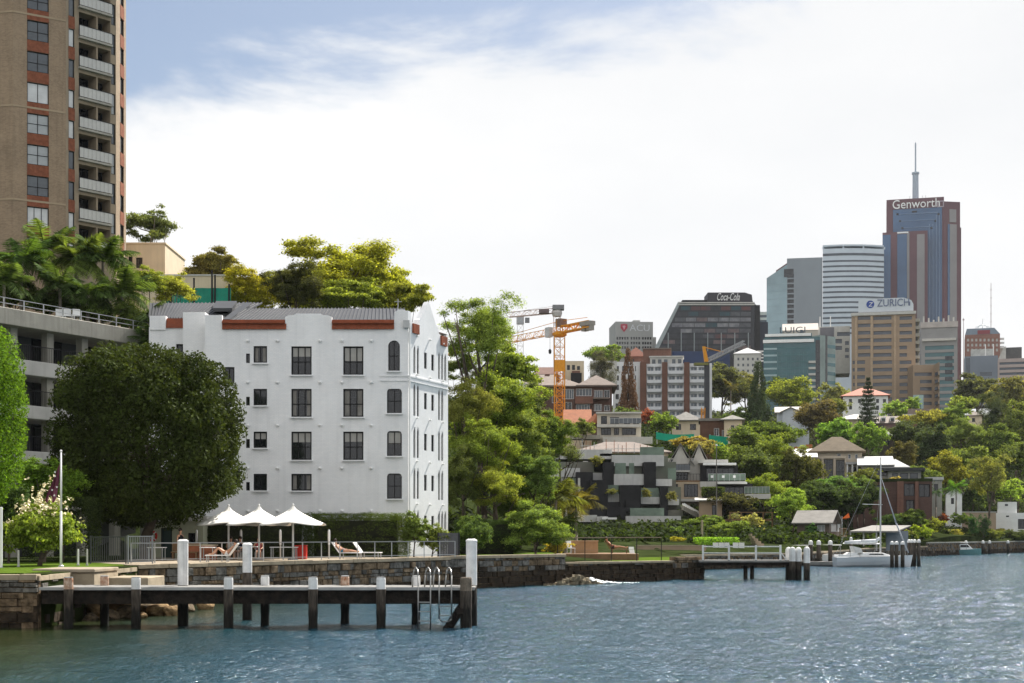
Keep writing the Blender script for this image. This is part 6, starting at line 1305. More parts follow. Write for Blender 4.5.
MB().box(X(886, 196.5), X(908, 196.5), 196.4, 196.6, 1.2, Z(531, 196)).build('end_wall', M('blue_grey_wall', (.20, .22, .24), .8), CPt)
for px in (850, 863, 876): MB().box(X(px, 195) - .08, X(px, 195) + .08, 194.6, 194.8, 1.2, Z(532, 195)).build('post', conc_l, CPt)
# ================================================================== cranes
def lattice(name, p0, p1, w, mat, root, step=None, chord=.09, brace=.05, tri=False):
    p0, p1 = Vector(p0), Vector(p1); d = (p1 - p0); ln = d.length; d.normalize(); up = Vector((0, 0, 1)) if abs(d.z) < .8 else Vector((0, 1, 0)); a = d.cross(up).normalized() * w / 2; b = d.cross(a).normalized() * w / 2
    offs_ = [a + b, a - b, -a - b, -a + b] if not tri else [a + b, -a + b, b * -1.2]
    m_ = MB(); n_ = max(2, int(ln / (step or w)))
    for o in offs_: m_.bar(p0 + o, p1 + o, chord)
    for i in range(n_):
        q0, q1 = p0 + d * ln * i / n_, p0 + d * ln * (i + 1) / n_
        for j in range(len(offs_)):
            o0_, o1_ = offs_[j], offs_[(j + 1) % len(offs_)]; m_.bar(q0 + (o0_ if i % 2 else o1_), q1 + (o1_ if i % 2 else o0_), brace); m_.bar(q0 + o0_, q0 + o1_, brace)
    return m_.build(name, mat, root, fix=False)
CY = 262; cx = X(559.5, CY); cz0 = hgt(cx, CY) - 1; czs = Z(337, CY)
CR = T('tower_crane', 'yellow lattice tower crane with grey counterweight above the brick house', 'crane', (cx, CY, cz0), world=True)
lattice('mast', (cx, CY, cz0), (cx, CY, czs), 1.9, crane_y, CR, 1.7, .13, .075)
lattice('inner_mast', (cx, CY, cz0), (cx, CY, Z(362, CY)), 1.2, crane_y, CR, 1.0, .09, .07)
m_ = MB(); m_.box(cx - 1.05, cx - .95, CY - 1.05, CY + 1.05, Z(372, CY), Z(360, CY)); m_.box(cx + .95, cx + 1.05, CY - 1.05, CY + 1.05, Z(372, CY), Z(360, CY)); m_.box(cx - 1.0, cx + 1.0, CY - 1.05, CY - .98, Z(372, CY), Z(360.5, CY)); m_.build('climbing_frame', crane_y, CR)
MB().lathe([(.9, 0), (1.35, .3), (1.35, .7), (.8, 1.0)], (cx, CY, czs), 14).build('slewing_ring', crane_y, CR)
dj = Vector((-10.8, 15, -.1)).normalized(); zj = czs + 1.25
lattice('jib', Vector((cx, CY, zj)) + dj * 1.0, Vector((cx, CY, zj)) + dj * 42, 1.05, crane_y, CR, 1.3, .09, .05, True)
lattice('counter_jib', Vector((cx, CY, zj)) - dj * 1.0, Vector((cx, CY, zj)) - dj * 9.2, 1.1, crane_y, CR, 1.2, .22, .12)
lattice('tower_head', (cx, CY, czs + 1), (cx, CY, Z(321, CY)), 1.1, crane_y, CR, 1.0, .14, .09)
cj = Vector((cx, CY, zj)) - dj * 8.2; m_ = MB(); m_.obox((cj.x, cj.y, cj.z), dj, -1.4, 1.4, -.7, .7, -.2, .55); m_.build('counterweight', M('crane_concrete', (.30, .28, .25), .8, .15, 1), CR)
for k in range(2): p_ = cj + dj * (k * 1.5 - 1.3); MB().obox((p_.x, p_.y, p_.z), dj, 0, 1.0, -.5, .5, -1.1, -.22).build('ballast_block', MATS['crane_concrete'], CR)
MB().obox((cx, CY, zj), dj, .6, 1.8, 1.1, 2.0, -1.3, .5).build('cab', M('cab_white', (.5, .5, .5), .4), CR); MB().obox((cx, CY, zj), dj, -1.2, .2, -.8, .8, .6, 2.0).build('machinery', M('crane_brown', (.18, .12, .09), .6, .2, 2), CR)
m_ = MB(); tp_ = Vector((cx, CY, Z(321, CY))); m_.path([tp_, Vector((cx, CY, zj)) + dj * 26 + Vector((0, 0, .5))], .05, 5); m_.path([tp_, cj + Vector((0, 0, 1.3))], .05, 5); m_.build('tie_bars', crane_y, CR)
hk = Vector((cx, CY, zj)) + dj * 6; m_ = MB(); hk2 = Vector((X(550, CY + 5), CY + 5, Z(350, CY + 5))); m_.tube((hk2.x, hk2.y, zj - .5), hk2, .03, n=5); m_.lathe([(0, -.8), (.25, -.6), (.3, -.1), (.1, .2)], tuple(hk2), 8); m_.build('hook_block', blackm, CR)
Y2 = 400; c2x = X(557, Y2); C2R = T('luffing_crane', 'pale crane with grey winch house just behind the yellow crane', 'crane', (c2x, Y2, 30), world=True)
lattice('mast', (c2x, Y2, 34), (c2x, Y2, Z(316, Y2)), 1.8, M('faded_pink_steel', (.52, .40, .36), .6, .1, 2), C2R, 2.2, .16, .09)
MB().box(X(552.5, Y2), X(564, Y2), Y2 - 1.5, Y2 + 1.5, Z(310, Y2), Z(305.5, Y2)).build('winch_house', M('winch_grey', (.22, .22, .23), .6, .2, 1), C2R); MB().lathe([(1.2, 0), (1.5, 1), (1.2, 2)], (c2x, Y2, Z(316.5, Y2)), 12).build('slewing_ring', crane_w, C2R)
lattice('jib', (X(553, Y2), Y2, Z(311, Y2)), (X(508, Y2 + 10), Y2 + 10, Z(315, Y2 + 10)), 1.3, MATS['faded_pink_steel'], C2R, 1.8, .16, .08, True)
MB().box(X(539, Y2), X(549, Y2), Y2 - 1, Y2 + 1, Z(313.5, Y2), Z(309.5, Y2)).build('trolley', M('trolley_dark', (.16, .12, .12), .6, .2, 1), C2R)
m_ = MB(); m_.path([(X(559, Y2), Y2, Z(305.5, Y2)), (X(530, Y2 + 3), Y2 + 3, Z(309.5, Y2 + 3)), (X(510, Y2 + 9), Y2 + 9, Z(313, Y2 + 9))], .06, 5); m_.build('tie_bars', crane_w, C2R)
Y3 = 480; c3x = X(520.3, Y3); C3R = T('tower_crane', 'pale grey crane mast with a cab standing on the skyline left of the yellow crane', 'crane', (c3x, Y3, 40), world=True)
lattice('mast', (c3x, Y3, 40), (c3x, Y3, Z(317, Y3)), 2.0, crane_w, C3R, 2.4, .15, .08); MB().box(X(525, Y3), X(529.5, Y3), Y3 - 1, Y3 + 1, Z(322.5, Y3), Z(318, Y3)).build('cab', MATS['winch_grey'], C3R); MB().box(X(516.5, Y3), X(524, Y3), Y3 - 1, Y3 + 1, Z(324, Y3), Z(317, Y3)).build('machinery', M('pale_grey_steel', (.4, .41, .43), .6, .1, 1), C3R)
Y4 = 300; c4x = X(706.8, Y4); C4R = T('luffing_crane', 'grey luffing crane with orange head frame and raised boom beside the apartments', 'crane', (c4x, Y4, 20), world=True)
MB().box(c4x - .5, c4x + .5, Y4 - .5, Y4 + .5, 18, Z(362, Y4)).build('mast', M('crane_grey', (.06, .062, .07), .55, .12, 1), C4R)
MB().hexa([(X(704.5, Y4), Y4 - .5, Z(362, Y4)), (X(708.5, Y4), Y4 - .5, Z(362, Y4)), (X(708.5, Y4), Y4 + .5, Z(362, Y4)), (X(704.5, Y4), Y4 + .5, Z(362, Y4)), (X(702.3, Y4), Y4 - .4, Z(346.5, Y4)), (X(705, Y4), Y4 - .4, Z(346.5, Y4)), (X(705, Y4), Y4 + .4, Z(346.5, Y4)), (X(702.3, Y4), Y4 + .4, Z(346.5, Y4))]).build('head_frame', crane_y, C4R)
lattice('boom', (X(708, Y4), Y4, Z(360.5, Y4)), (X(744.5, Y4 - 4), Y4 - 4, Z(342.5, Y4 - 4)), .75, M('boom_grey', (.35, .36, .38), .5, .1, 2), C4R, .7, .2, .12)
m_ = MB(); m_.path([(X(703.6, Y4), Y4, Z(347, Y4)), (X(723, Y4 - 2), Y4 - 2, Z(352, Y4 - 2))], .09, 5); m_.build('pendant', crane_y, C4R); MB().box(X(694, Y4), X(708, Y4), Y4 - .8, Y4 + .8, Z(365.5, Y4), Z(363, Y4)).build('counter_deck', M('crane_olive', (.17, .17, .06), .6, .15, 1), C4R)
lattice('lower_frame', (X(702.3, Y4), Y4 - .3, Z(436, Y4)), (X(703, Y4), Y4 - .3, Z(408, Y4)), .7, crane_y, C4R, .8, .14, .09)
# ================================================================== city towers on the ridge
cg = lambda pm, **k: dict(dict(fm=frame_w, pm=pm, t=0, nv=0, name='window_band'), **k)
bandg = glass('band_glass', (.05, .065, .085), .12, .6, .3, .2)
# --- old grey office with shield sign
AC = bld('grey_office', 'plain grey concrete office with a red shield emblem and pale letters', 'office building', 615.5, 653, 321.5, 372, 800, 26, M('grey_precast', (.36, .36, .35), .8, .08, .1), rot=4, front=[(616.5 + i * 2.55 + (1.4 if i > 4 else 0) + (1.2 if i > 8 else 0), 618.3 + i * 2.55 + (1.4 if i > 4 else 0) + (1.2 if i > 8 else 0), y_, y_ + 2.6) for y_ in (337, 341.8, 346.3) for i in range(13)], st=dict(cg(glass_d), name='window'), rec=.5)
text('ACU', 5.2, M('pale_sign', (.62, .64, .66), .5), (AC.lx(629.5), -.25, AC.lz(331, AC.lx(638))), 0, AC.root, 'sign_letters', sx=1.08)
sh_x, sh_z = AC.lx(624), AC.lz(327.5, AC.lx(624)); m_ = MB(); m_.prism([(sh_x - 1.9, sh_z + 1.8), (sh_x - 1.9, sh_z - .3), (sh_x, sh_z - 2.6), (sh_x + 1.9, sh_z - .3), (sh_x + 1.9, sh_z + 1.8), (sh_x, sh_z + 2.1)], -.25, .01, 'y'); m_.build('shield_emblem', M('shield_red', (.42, .06, .09), .5), AC.root)
m_ = MB(); m_.prism([(sh_x - .9, sh_z + .8), (sh_x, sh_z - 1.4), (sh_x + .9, sh_z + .8), (sh_x, sh_z + 1.1)], -.32, -.24, 'y'); m_.build('shield_device', M('shield_pink', (.60, .36, .40), .5), AC.root)
MB().box(AC.lx(634), AC.lx(641), 3, 9, AC.h, AC.h + 1.3).build('plant_room', AC.wall.data.materials[0], AC.root); MB().box(AC.lx(653.1), AC.lx(657), 3, 20, -8, AC.lz(336, 0)).build('side_wing', AC.wall.data.materials[0], AC.root)
# --- dark sloping glass headquarters
YK = 750; xk = lambda p_: X(p_, YK); zk = lambda p_: Z(p_, YK)
KK = T('glass_headquarters', 'dark glass office with a sloping side and white script sign on top', 'office building', (xk(705), YK, 55), world=True)
dk = glass('black_curtain_glass', (.018, .02, .026), .25, .3, .5, .15)
m_ = MB(); fr_ = [(xk(652), zk(392)), (xk(652), zk(352)), (xk(656), zk(345)), (xk(679), zk(302)), (xk(754), zk(302)), (xk(754), zk(392))]; m_.poly([(x, YK, z) for x, z in fr_] + [(x + 8.5, YK + 30, z) for x, z in fr_], [tuple(range(6)), tuple(range(11, 5, -1))] + [(i, i + 6, (i + 1) % 6 + 6, (i + 1) % 6) for i in range(6)]); m_.build('tower_body', dk, KK)
m_ = MB(); sl = [(657.5, 345, 681, 302.5)]; m_.hexa([(xk(652.5), YK - .5, zk(352)), (xk(657), YK - .5, zk(352)), (xk(657), YK + 1, zk(352)), (xk(652.5), YK + 1, zk(352)), (xk(678), YK - .5, zk(302)), (xk(681), YK - .5, zk(302)), (xk(681), YK + 1, zk(302)), (xk(678), YK + 1, zk(302))]); m_.build('sloping_edge', glass('edge_glass', (.25, .29, .30), .2, .6, .3, .2), KK)
rk = random.Random(21); bandc = [M('reflect_dark', (.04, .043, .05), .15, .4, .3), M('reflect_grey', (.24, .26, .28), .2, .5, .35, c2=(.05, .05, .06)), M('reflect_red', (.28, .10, .08), .3, .5, .3, c2=(.06, .05, .06)), M('reflect_teal', (.05, .17, .20), .3, .5, .3, c2=(.04, .05, .06)), M('reflect_white', (.55, .56, .58), .3, .5, .3, c2=(.10, .10, .12)), M('reflect_pink', (.42, .30, .29), .3, .5, .35, c2=(.07, .06, .07))]  # reflections in the glass, painted as band colours
for k in range(9):
    y0 = 306.5 + k * 5.6; xl = 679 - (y0 - 302) * .535 + 4; n_ = 7; w_ = (751 - xl) / n_
    for i in range(n_):
        MB().box(xk(xl + i * w_ + .3), xk(xl + (i + 1) * w_ - .3), YK - .12, YK - .004, zk(y0 + 3.7), zk(y0)).build('glazing_band', bandc[rk.choice(((2, 3, 0, 2, 3), (1, 3, 5, 2, 0), (4, 4, 1, 5, 4), (4, 5, 1, 4, 3), (1, 5, 5, 4, 0), (0, 1, 5, 0, 2))[k] if k < 6 else (0, 0, 1, 5, 0))], KK)
for y_, t_ in ((302.3, 1.1), (304.2, 1.0)): MB().box(xk(678), xk(754.5), YK - .6, YK, zk(y_ + t_), zk(y_)).build('roof_band', conc_l, KK)
MB().box(xk(683), xk(712), YK + 3, YK + 20, zk(302), zk(299)).build('plant_room', charcoal, KK); m_ = MB(); m_.prism([(xk(708), zk(302)), (xk(708), zk(292.3)), (xk(745), zk(292.3)), (xk(752), zk(294.5)), (xk(753), zk(302))], YK + .5, YK + 15, 'y'); m_.build('sign_block', M('sign_dark', (.05, .048, .055), .6, .1, 1), KK)
text('Coca-Cola', 5.6, white, (xk(716.5) - ORG[KK.name][0], -.0 + .3, zk(300.2) - 55), 0, KK, 'sign_letters', shear=.35, ext=.1, sx=.5)
MB().box(xk(672), xk(729), YK - 3, YK + 1, zk(372), zk(352)).build('blue_hoarding', M('blue_hoarding', (.03, .05, .12), .6, .15, .2), KK)
for px in (668, 681, 694, 707.5, 721, 734.5, 748): MB().box(xk(px) - .22, xk(px) + .22, YK - 1.2, YK - .7, zk(372), zk(333)).build('fin', M('fin_steel', (.28, .31, .32), .5), KK)
KS = T('dark_tower_annex', 'dark stepped annex beside the sloping glass headquarters', 'office building', (xk(762), YK + 8, 55), world=True)
for a, b, t_, Y in ((754.5, 760, 305, 755), (760, 768, 322, 760)): MB().box(X(a, Y), X(b, Y), Y, Y + 20, 50, Z(t_, Y)).build('annex_block', charcoal if a < 757 else M('navy_cladding', (.035, .04, .06), .6, .15, .3), KS)
for k in range(4): MB().box(X(757, 752), X(767, 752), 751.8, 752, Z(352 + k * 3.2, 752), Z(350.6 + k * 3.2, 752)).build('white_fin', white, KS)
PY = bld('pyramid_roof_block', 'small pale block with a white pyramid roof below the headquarters', 'building', 734, 761, 354, 385, 620, 14, conc_l, front=grid(736, 760, 5, .4, 356, 374, 3, .45), st=cg(glass_m, name='window'), rec=.3); PY.roof('hip', 348.5, roof_w, .4)
# --- teal office
TL = bld('teal_office', 'low teal glass office with white roof bands and roof letters', 'office building', 763.5, 820, 338.5, 420, 650, 26, glass('teal_curtain', (.02, .095, .11), .1, .6, .25, .12), front=[], st=cg(glass_t), rec=.1)
for y_, t_ in ((333.8, 2.6), (339.6, 3.0)): TL.panel('roof_band', 763 if y_ > 335 else 765, 814 if y_ > 335 else 811, y_, y_ + t_, white, .8, 0)
MB().box(TL.lx(765), TL.lx(812), .5, 22, TL.h + .002, TL.lz(334, 0)).build('roof_storey', TL.wall.data.materials[0], TL.root)
for k in range(8): 
    y_ = 348 + k * 6.6; TL.panel('floor_band', 763.7, 777, y_, y_ + 1.8, M('pale_teal', (.30, .40, .42), .4), .12); TL.panel('transom', 777.5, 808, y_, y_ + .7, M('teal_mullion', (.07, .17, .18), .4), .1)
for k in range(8): TL.panel('mullion', 777.5 + k * 4.3, 777.9 + k * 4.3, 352, 400, MATS['teal_mullion'], .16)
for k in range(8): TL.panel('balcony', 808.5, 815.5, 361 + k * 6.2, 363.2 + k * 6.2, conc_l, 1.2); 
TL.panel('dark_reveal', 815.5, 820, 340, 420, glass_d, .05)
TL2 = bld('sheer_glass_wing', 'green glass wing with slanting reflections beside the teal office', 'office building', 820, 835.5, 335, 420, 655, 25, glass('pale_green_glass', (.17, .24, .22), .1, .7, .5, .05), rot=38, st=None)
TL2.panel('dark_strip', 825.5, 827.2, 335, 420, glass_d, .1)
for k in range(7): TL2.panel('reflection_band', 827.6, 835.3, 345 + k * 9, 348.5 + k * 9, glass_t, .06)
text('LUIGI', 4.0, M('roof_letters', (.04, .06, .08), .5), (TL.lx(779), .3, TL.lz(333.6, 0)), 0, TL.root, 'roof_sign', sx=1.25)
SR = bld('beige_saw_roof_block', 'beige low block with pitched plant roof behind the teal office', 'building', 783, 818, 331, 360, 690, 16, M('beige_panel', (.42, .37, .32), .8, .1, .2), front=[(800, 804, 330.5, 333, cg(glass_m))], st=cg(glass_m)); SR.roof('gx', 324, M('pale_beige_roof', (.46, .41, .37), .8, .1, .3), .3)
WT = bld('white_plant_hall', 'white flat roofed plant building with two slim masts', 'building', 815, 850, 327, 366, 705, 18, conc_l, front=[(837, 850, 332, 336), (830, 842, 339, 343.5), (830, 842, 346, 350), (845, 849, 341, 345), (845, 849, 348, 352), (845, 849, 355, 358)], st=cg(bandg), rec=.6, lip=.5); WT.panel('grey_wall', 820, 834, 327.5, 348, M('slate_panel', (.16, .16, .18), .7, .1, .2), .3)
for px in (820, 830.5): MB().tube((WT.lx(px), 1, WT.h), (WT.lx(px), 1, WT.h + 5.2), .25, n=6).build('mast', white, WT.root)
# --- grey and blue glass tower
GT = bld('blank_tower', 'tall tower with blank grey wall and sky reflecting glass side', 'office tower', 787, 822.5, 258.5, 395, 860, 30, M('blue_grey_panel', (.25, .28, .31), .7, .06, .08), front=[(787.4, 793.8, 274 + k * 5.1, 277.6 + k * 5.1) for k in range(11)], st=cg(glass_d), rec=.6)
sg_ = glass('sky_reflecting_glass', (.24, .36, .41), .12, .8, .35, .02)
gx0 = GT.lx(766.6); zt_ = GT.lz(276, 0, 0); m_ = MB(); g_t = GT.lz(264.5, 0); m_.hexa([(gx0, 3.5, -8), (-.02, 0.02, -8), (-.02, 28, -8), (gx0, 28, -8), (gx0, 3.5, zt_ - .3), (-.02, .02, g_t), (-.02, 28, g_t), (gx0, 28, zt_ - .3)]); m_.build('glass_wing', sg_, GT.root)
for k in range(16): f = k / 16; MB().hexa([(gx0, 3.45, f * zt_), (-.03, -.03, f * zt_), (-.03, .2, f * zt_), (gx0, 3.6, f * zt_), (gx0, 3.45, f * zt_ + .25), (-.03, -.03, f * zt_ + .25), (-.03, .2, f * zt_ + .25), (gx0, 3.6, f * zt_ + .25)]).build('spandrel', M('pale_blue_spandrel', (.22, .31, .35), .3, .1, .1), GT.root)
MB().hexa([(GT.lx(776), 2, zt_), (-.05, .5, g_t - 3), (-.05, 20, g_t - 3), (GT.lx(776), 20, zt_), (GT.lx(776), 2, GT.lz(269.5, 0)), (-.05, .5, GT.lz(263, 0)), (-.05, 20, GT.lz(263, 0)), (GT.lx(776), 20, GT.lz(269.5, 0))]).build('plant_room', M('maroon_plant', (.12, .06, .06), .7, .2, .2), GT.root)
GT.panel('dark_corner', 784, 793.5, 269, 277, glass_d, .3)
for px in (806, 813): MB().box(GT.lx(px) - 1.2, GT.lx(px) + 1.2, 6, 9, GT.h, GT.h + .9).build('roof_plant', conc, GT.root)
# --- banded pale blue tower, gently curved front
YB = 957; BT2 = T('banded_tower', 'white and pale blue banded office tower with a gently bowed front', 'office tower', (X(852, YB), YB, 80), world=True)
pts = [(822.8, 0), (832, -1.6), (842, -2.7), (852, -3), (862, -2.7), (872, -1.6), (884, .4)]
pb = [(X(p_, YB), YB + d) for p_, d in pts] + [(X(884, YB + 30), YB + 30), (X(822.8, YB + 30), YB + 30)]
wb = M('pale_blue_white_band', (.50, .56, .62), .45, .06, .1); m_ = MB(); m_.prism(pb, 60, Z(249, YB), 'z'); m_.build('tower_body', wb, BT2)
m_ = MB(); m_.prism(pb, Z(246.8, YB), Z(245.2, YB), 'z'); m_.build('roof_ring', wb, BT2)
for p_, d in pts[::2]: MB().box(X(p_, YB), X(p_, YB) + 1, YB + d + .4, YB + d + 1.4, Z(249, YB), Z(246.8, YB)).build('roof_post', wb, BT2)
MB().box(X(835, YB), X(878, YB), YB + 6, YB + 20, Z(249, YB), Z(246.5, YB)).build('plant_room', charcoal, BT2)
for k in range(16):
    y_ = 253.8 if k == 0 else 255.6 + k * 5.15; t_ = 2.4 if k == 0 else 1.75; m_ = MB(); q = [(x_, y2 - .15) for x_, y2 in pb[:7]] + [(x_, y2 + .2) for x_, y2 in pb[:7]][::-1]; m_.prism(q, Z(y_ + t_, YB), Z(y_, YB), 'z'); m_.build('window_band', bandg, BT2)
# --- tall blue and maroon tower
GW_ = bld('tall_tower', 'tallest tower, blue glass between maroon granite strips with rooftop mast', 'office tower', 886.5, 944, 200, 425, 1000, 36, M('maroon_granite', (.15, .085, .095), .6, .08, .1))
bl1 = glass('blue_curtain', (.05, .105, .20), .15, .6, .12, .06); bl2 = glass('pale_blue_lines', (.13, .20, .32), .3, .5, .1, .1); gst = M('grey_granite', (.27, .26, .26), .7, .08, .1)
GW_.panel('curtain_wall', 893, 942, 208.5, 425, bl1, .3)
for k, (a, b, y_) in enumerate(((898, 938, 213.2), (900.5, 935, 220), (903, 931, 227))): GW_.panel('light_line', a, b, y_, y_ + .7, bl2, .6); GW_.panel('dark_square', a - 1.6, a + .5, y_ + .2, y_ + 2, glass_d, .6); GW_.panel('dark_square', b - .5, b + 1.6, y_ + .2, y_ + 2, glass_d, .6)
for px in (929, 932.5, 936, 939): GW_.panel('light_line', px, px + .8, 215 if px > 935 else 224, 425, bl2, .6)
GW_.panel('dark_square', 912, 917, 211, 212.6, glass_d, .6)
text('Genworth', 8.8, white, (GW_.lx(892), -.5, GW_.lz(208.2, GW_.lx(910))), 0, GW_.root, 'sign_letters', ext=.2, sx=.88)
m_ = MB()
ex, ez = GW_.lx(940.6), GW_.lz(204, GW_.lx(940))
for sx, sz, w_, h_ in ((0, 1.9, 2.2, .35), (0, -1.9, 2.2, .35), (1.9, 0, .35, 2.2), (-1.9, 0, .35, 2.2)): m_.box(ex + sx - w_, ex + sx + w_, -.5, -.1, ez + sz - h_, ez + sz + h_)
m_.build('sign_emblem', M('emblem_mauve', (.40, .34, .38), .5), GW_.root)
m_ = MB(); Wt, ht_ = GW_.W, GW_.h; xr = GW_.lx(960.5)
m_.prism([(Wt + .01, 0.02), (xr, 5), (xr, 34), (Wt + .01, 34)], -10, GW_.lz(201.3, Wt), 'z'); m_.build('corner_wing', GW_.wall.data.materials[0], GW_.root)
def cw(name, f0, f1, pyt, pyb_, mat, pr=.3):
    ax, ay, bx, by = Wt, 0, xr, 5; O_ = (ax, ay, 0); u_ = Vector((bx - ax, by - ay)); l_ = u_.length; u_.normalize(); MB().obox(O_, u_, f0 * l_, f1 * l_, -pr, .1, GW_.lz(pyb_, Wt), GW_.lz(pyt, Wt)).build(name, mat, GW_.root)
cw('grey_strip', .36, .78, 224, 425, gst); cw('grey_panel', .33, .75, 209, 222, gst); cw('blue_strip', .22, .35, 224, 425, bl1)
MB().box(xr, GW_.lx(961.8), 8, 30, -10, GW_.lz(226, Wt)).build('side_wing', GW_.wall.data.materials[0], GW_.root)
# front wing
m_ = MB(); fy = -14; fw0, fw1 = GW_.lx(882.5) , GW_.lx(927); ftop = GW_.lz(232.5, 0, fy); m_.box(fw0, fw1, fy, -.35, -10, ftop); m_.build('front_wing', GW_.wall.data.materials[0], GW_.root)
def fp_(name, a, b, yt, mat): MB().box(GW_.lx(a), GW_.lx(b), fy - .3, fy - .005, GW_.lz(425, 0, fy), GW_.lz(yt, 0, fy)).build(name, mat, GW_.root)
fp_('blue_strip', 882.6, 890.5, 235, bl1); fp_('blue_strip', 897, 906.5, 235, bl1); fp_('grey_strip', 906.7, 909, 234, gst); fp_('grey_strip', 916.5, 924, 236, gst); MB().box(GW_.lx(897), GW_.lx(908), fy - .5, fy - .31, GW_.lz(234.2, 0, fy), GW_.lz(232.8, 0, fy)).build('white_head', white, GW_.root)
MB().lathe([(2.2, 0), (2.0, 20), (2.6, 20.2), (2.6, 21.5), (.55, 21.6), (.5, 42), (.15, 43)], (GW_.lx(916), 14, GW_.h), 10).build('mast', M('mast_steel', (.36, .42, .48), .5), GW_.root)
for px in (910, 923, 926): MB().tube((GW_.lx(px), 8, GW_.h), (GW_.lx(px), 8, GW_.h + 3.5), .15, n=5).build('aerial', galv, GW_.root)
# --- tan office with blue round logo sign
zst = cg(glass('tan_office_glass', (.07, .08, .10), .15, .6, .3, .15)); rowsz = [316.2 + k * 7.38 for k in range(14)]
fr = []
for k, y_ in enumerate(rowsz):
    if k < 6: fr += [(858, 870.5, y_, y_ + 3.6), (873.5, 891.5, y_, y_ + 3.6), (899.5, 912 if k not in (4, 5) else 907, y_, y_ + 3.6)]
    else: fr += [(853 if k > 7 else 852.5, 865, y_, y_ + 3.6), (872, 892, y_, y_ + 3.6), (899.5, 911.5, y_, y_ + 3.6)]
ZU = bld('tan_office', 'tan ribbed office block with white rooftop sign and round blue logo', 'office building', 851.5, 915.5, 313, 425, 690, 28, M('tan_precast', (.33, .24, .165), .75, .1, .12), front=fr, st=zst, rec=.7)
ZU.panel('parapet', 851, 916, 312.2, 315, conc_l, .9); ZU.panel('shoulder', 853.5, 858, 313, 317, M('tan_light', (.42, .31, .21), .7), .5)
for px in (856, 871.6, 895): ZU.panel('pier', px - 1.1, px + 1.1, 315.2, 425, MATS['tan_light'], .5)
m_ = MB(); a, b = ZU.lx(858.5), ZU.lx(913.5); m_.prism([(a, ZU.h + .2), (a, ZU.lz(300.5, 0)), (a + .8, ZU.lz(299.3, 0)), (b - 4.5, ZU.lz(299.3, 0)), (b - 1, ZU.lz(302, 0)), (b, ZU.lz(306, 0)), (b, ZU.h + .2)], .8, 14, 'y'); m_.build('sign_house', M('sign_white', (.56, .60, .64), .6, .05, .2), ZU.root)
nb = M('logo_blue', (.03, .07, .28), .5); text('ZURICH', 5.0, M('sign_grey_blue', (.14, .17, .26), .5), (ZU.lx(877), .6, ZU.lz(307.3, 0)), 0, ZU.root, 'sign_letters', ext=.1, sx=.84)
m_ = MB(); lx_, lz_ = ZU.lx(870.3), ZU.lz(304.8, 0); m_.tube((lx_, .8, lz_), (lx_, .6, lz_), 1.85, n=24); m_.build('logo_disc', nb, ZU.root); text('Z', 2.9, white, (lx_ - .9, .55, lz_ - 1.05), 0, ZU.root, 'logo_letter', ext=.03, shear=.2)
MB().box(ZU.lx(909.3), ZU.lx(910.2), .62, .79, ZU.lz(307.5, 0), ZU.lz(303.5, 0)).build('sign_letters', MATS['sign_grey_blue'], ZU.root)
m_ = MB(); w0, w1 = ZU.W + .01, ZU.lx(920); 
for k in range(8): MB().box(w0, w1, 2, 20, ZU.lz(318 + k * 7.4 + 3, w0), ZU.lz(318 + k * 7.4, w0)).build('side_balcony', conc, ZU.root)
MB().box(ZU.W + .02, ZU.lx(918), 4, 24, -8, ZU.lz(318, w0)).build('side_core', conc_d, ZU.root)
ZW = bld('tan_low_wing', 'lower tan wing with long window bands joined to the sign building', 'office building', 913, 934, 365, 425, 672, 16, MATS['tan_precast'], front=[(914.5, 932, 372.5 + k * 7.3, 376 + k * 7.3) if k < 1 else (920, 932, 372.5 + k * 7.3, 376 + k * 7.3) for k in range(5)], right=[(936, 939.5, 372 + k * 7.3, 375.5 + k * 7.3) for k in range(5)], st=zst, rec=.6, rot=-4, lip=.6)
ZL = bld('glass_lobby', 'small pale green glass lift lobby at the foot of the tan office', 'building', 913, 923.5, 395, 412, 640, 6, glass('pale_lobby_glass', (.25, .36, .35), .15, .6, .2, .1), front=[(915, 921, 403, 411)], st=cg(glass_t))
# --- teal banded office behind
TB = bld('teal_banded_office', 'grey and teal banded office squeezed behind the tan tower', 'office building', 921, 957.5, 327, 425, 770, 24, M('mid_grey_panel', (.27, .27, .27), .7, .1, .15), front=[(925, 954, 345.5 + k * 6.9, 349.6 + k * 6.9) for k in range(10)], st=cg(glass_t), rec=.5)
TB.panel('arched_canopy', 922, 956, 338.5, 341, conc_l, 1.2); TB.panel('parapet', 920.5, 958, 321.8, 327.5, M('rough_parapet', (.40, .37, .35), .8, .2, .3), .5)
for k in range(7): MB().box(TB.lx(923 + k * 5), TB.lx(924.5 + k * 5), 1, 4, TB.lz(322, 0), TB.lz(316 + (k * 37 % 5), 0)).build('roof_plant', conc_l, TB.root)
for k in range(4): TB.panel('dark_opening', 945, 952.5, 356 + k * 6.9, 360 + k * 6.9, glass_d, .08)
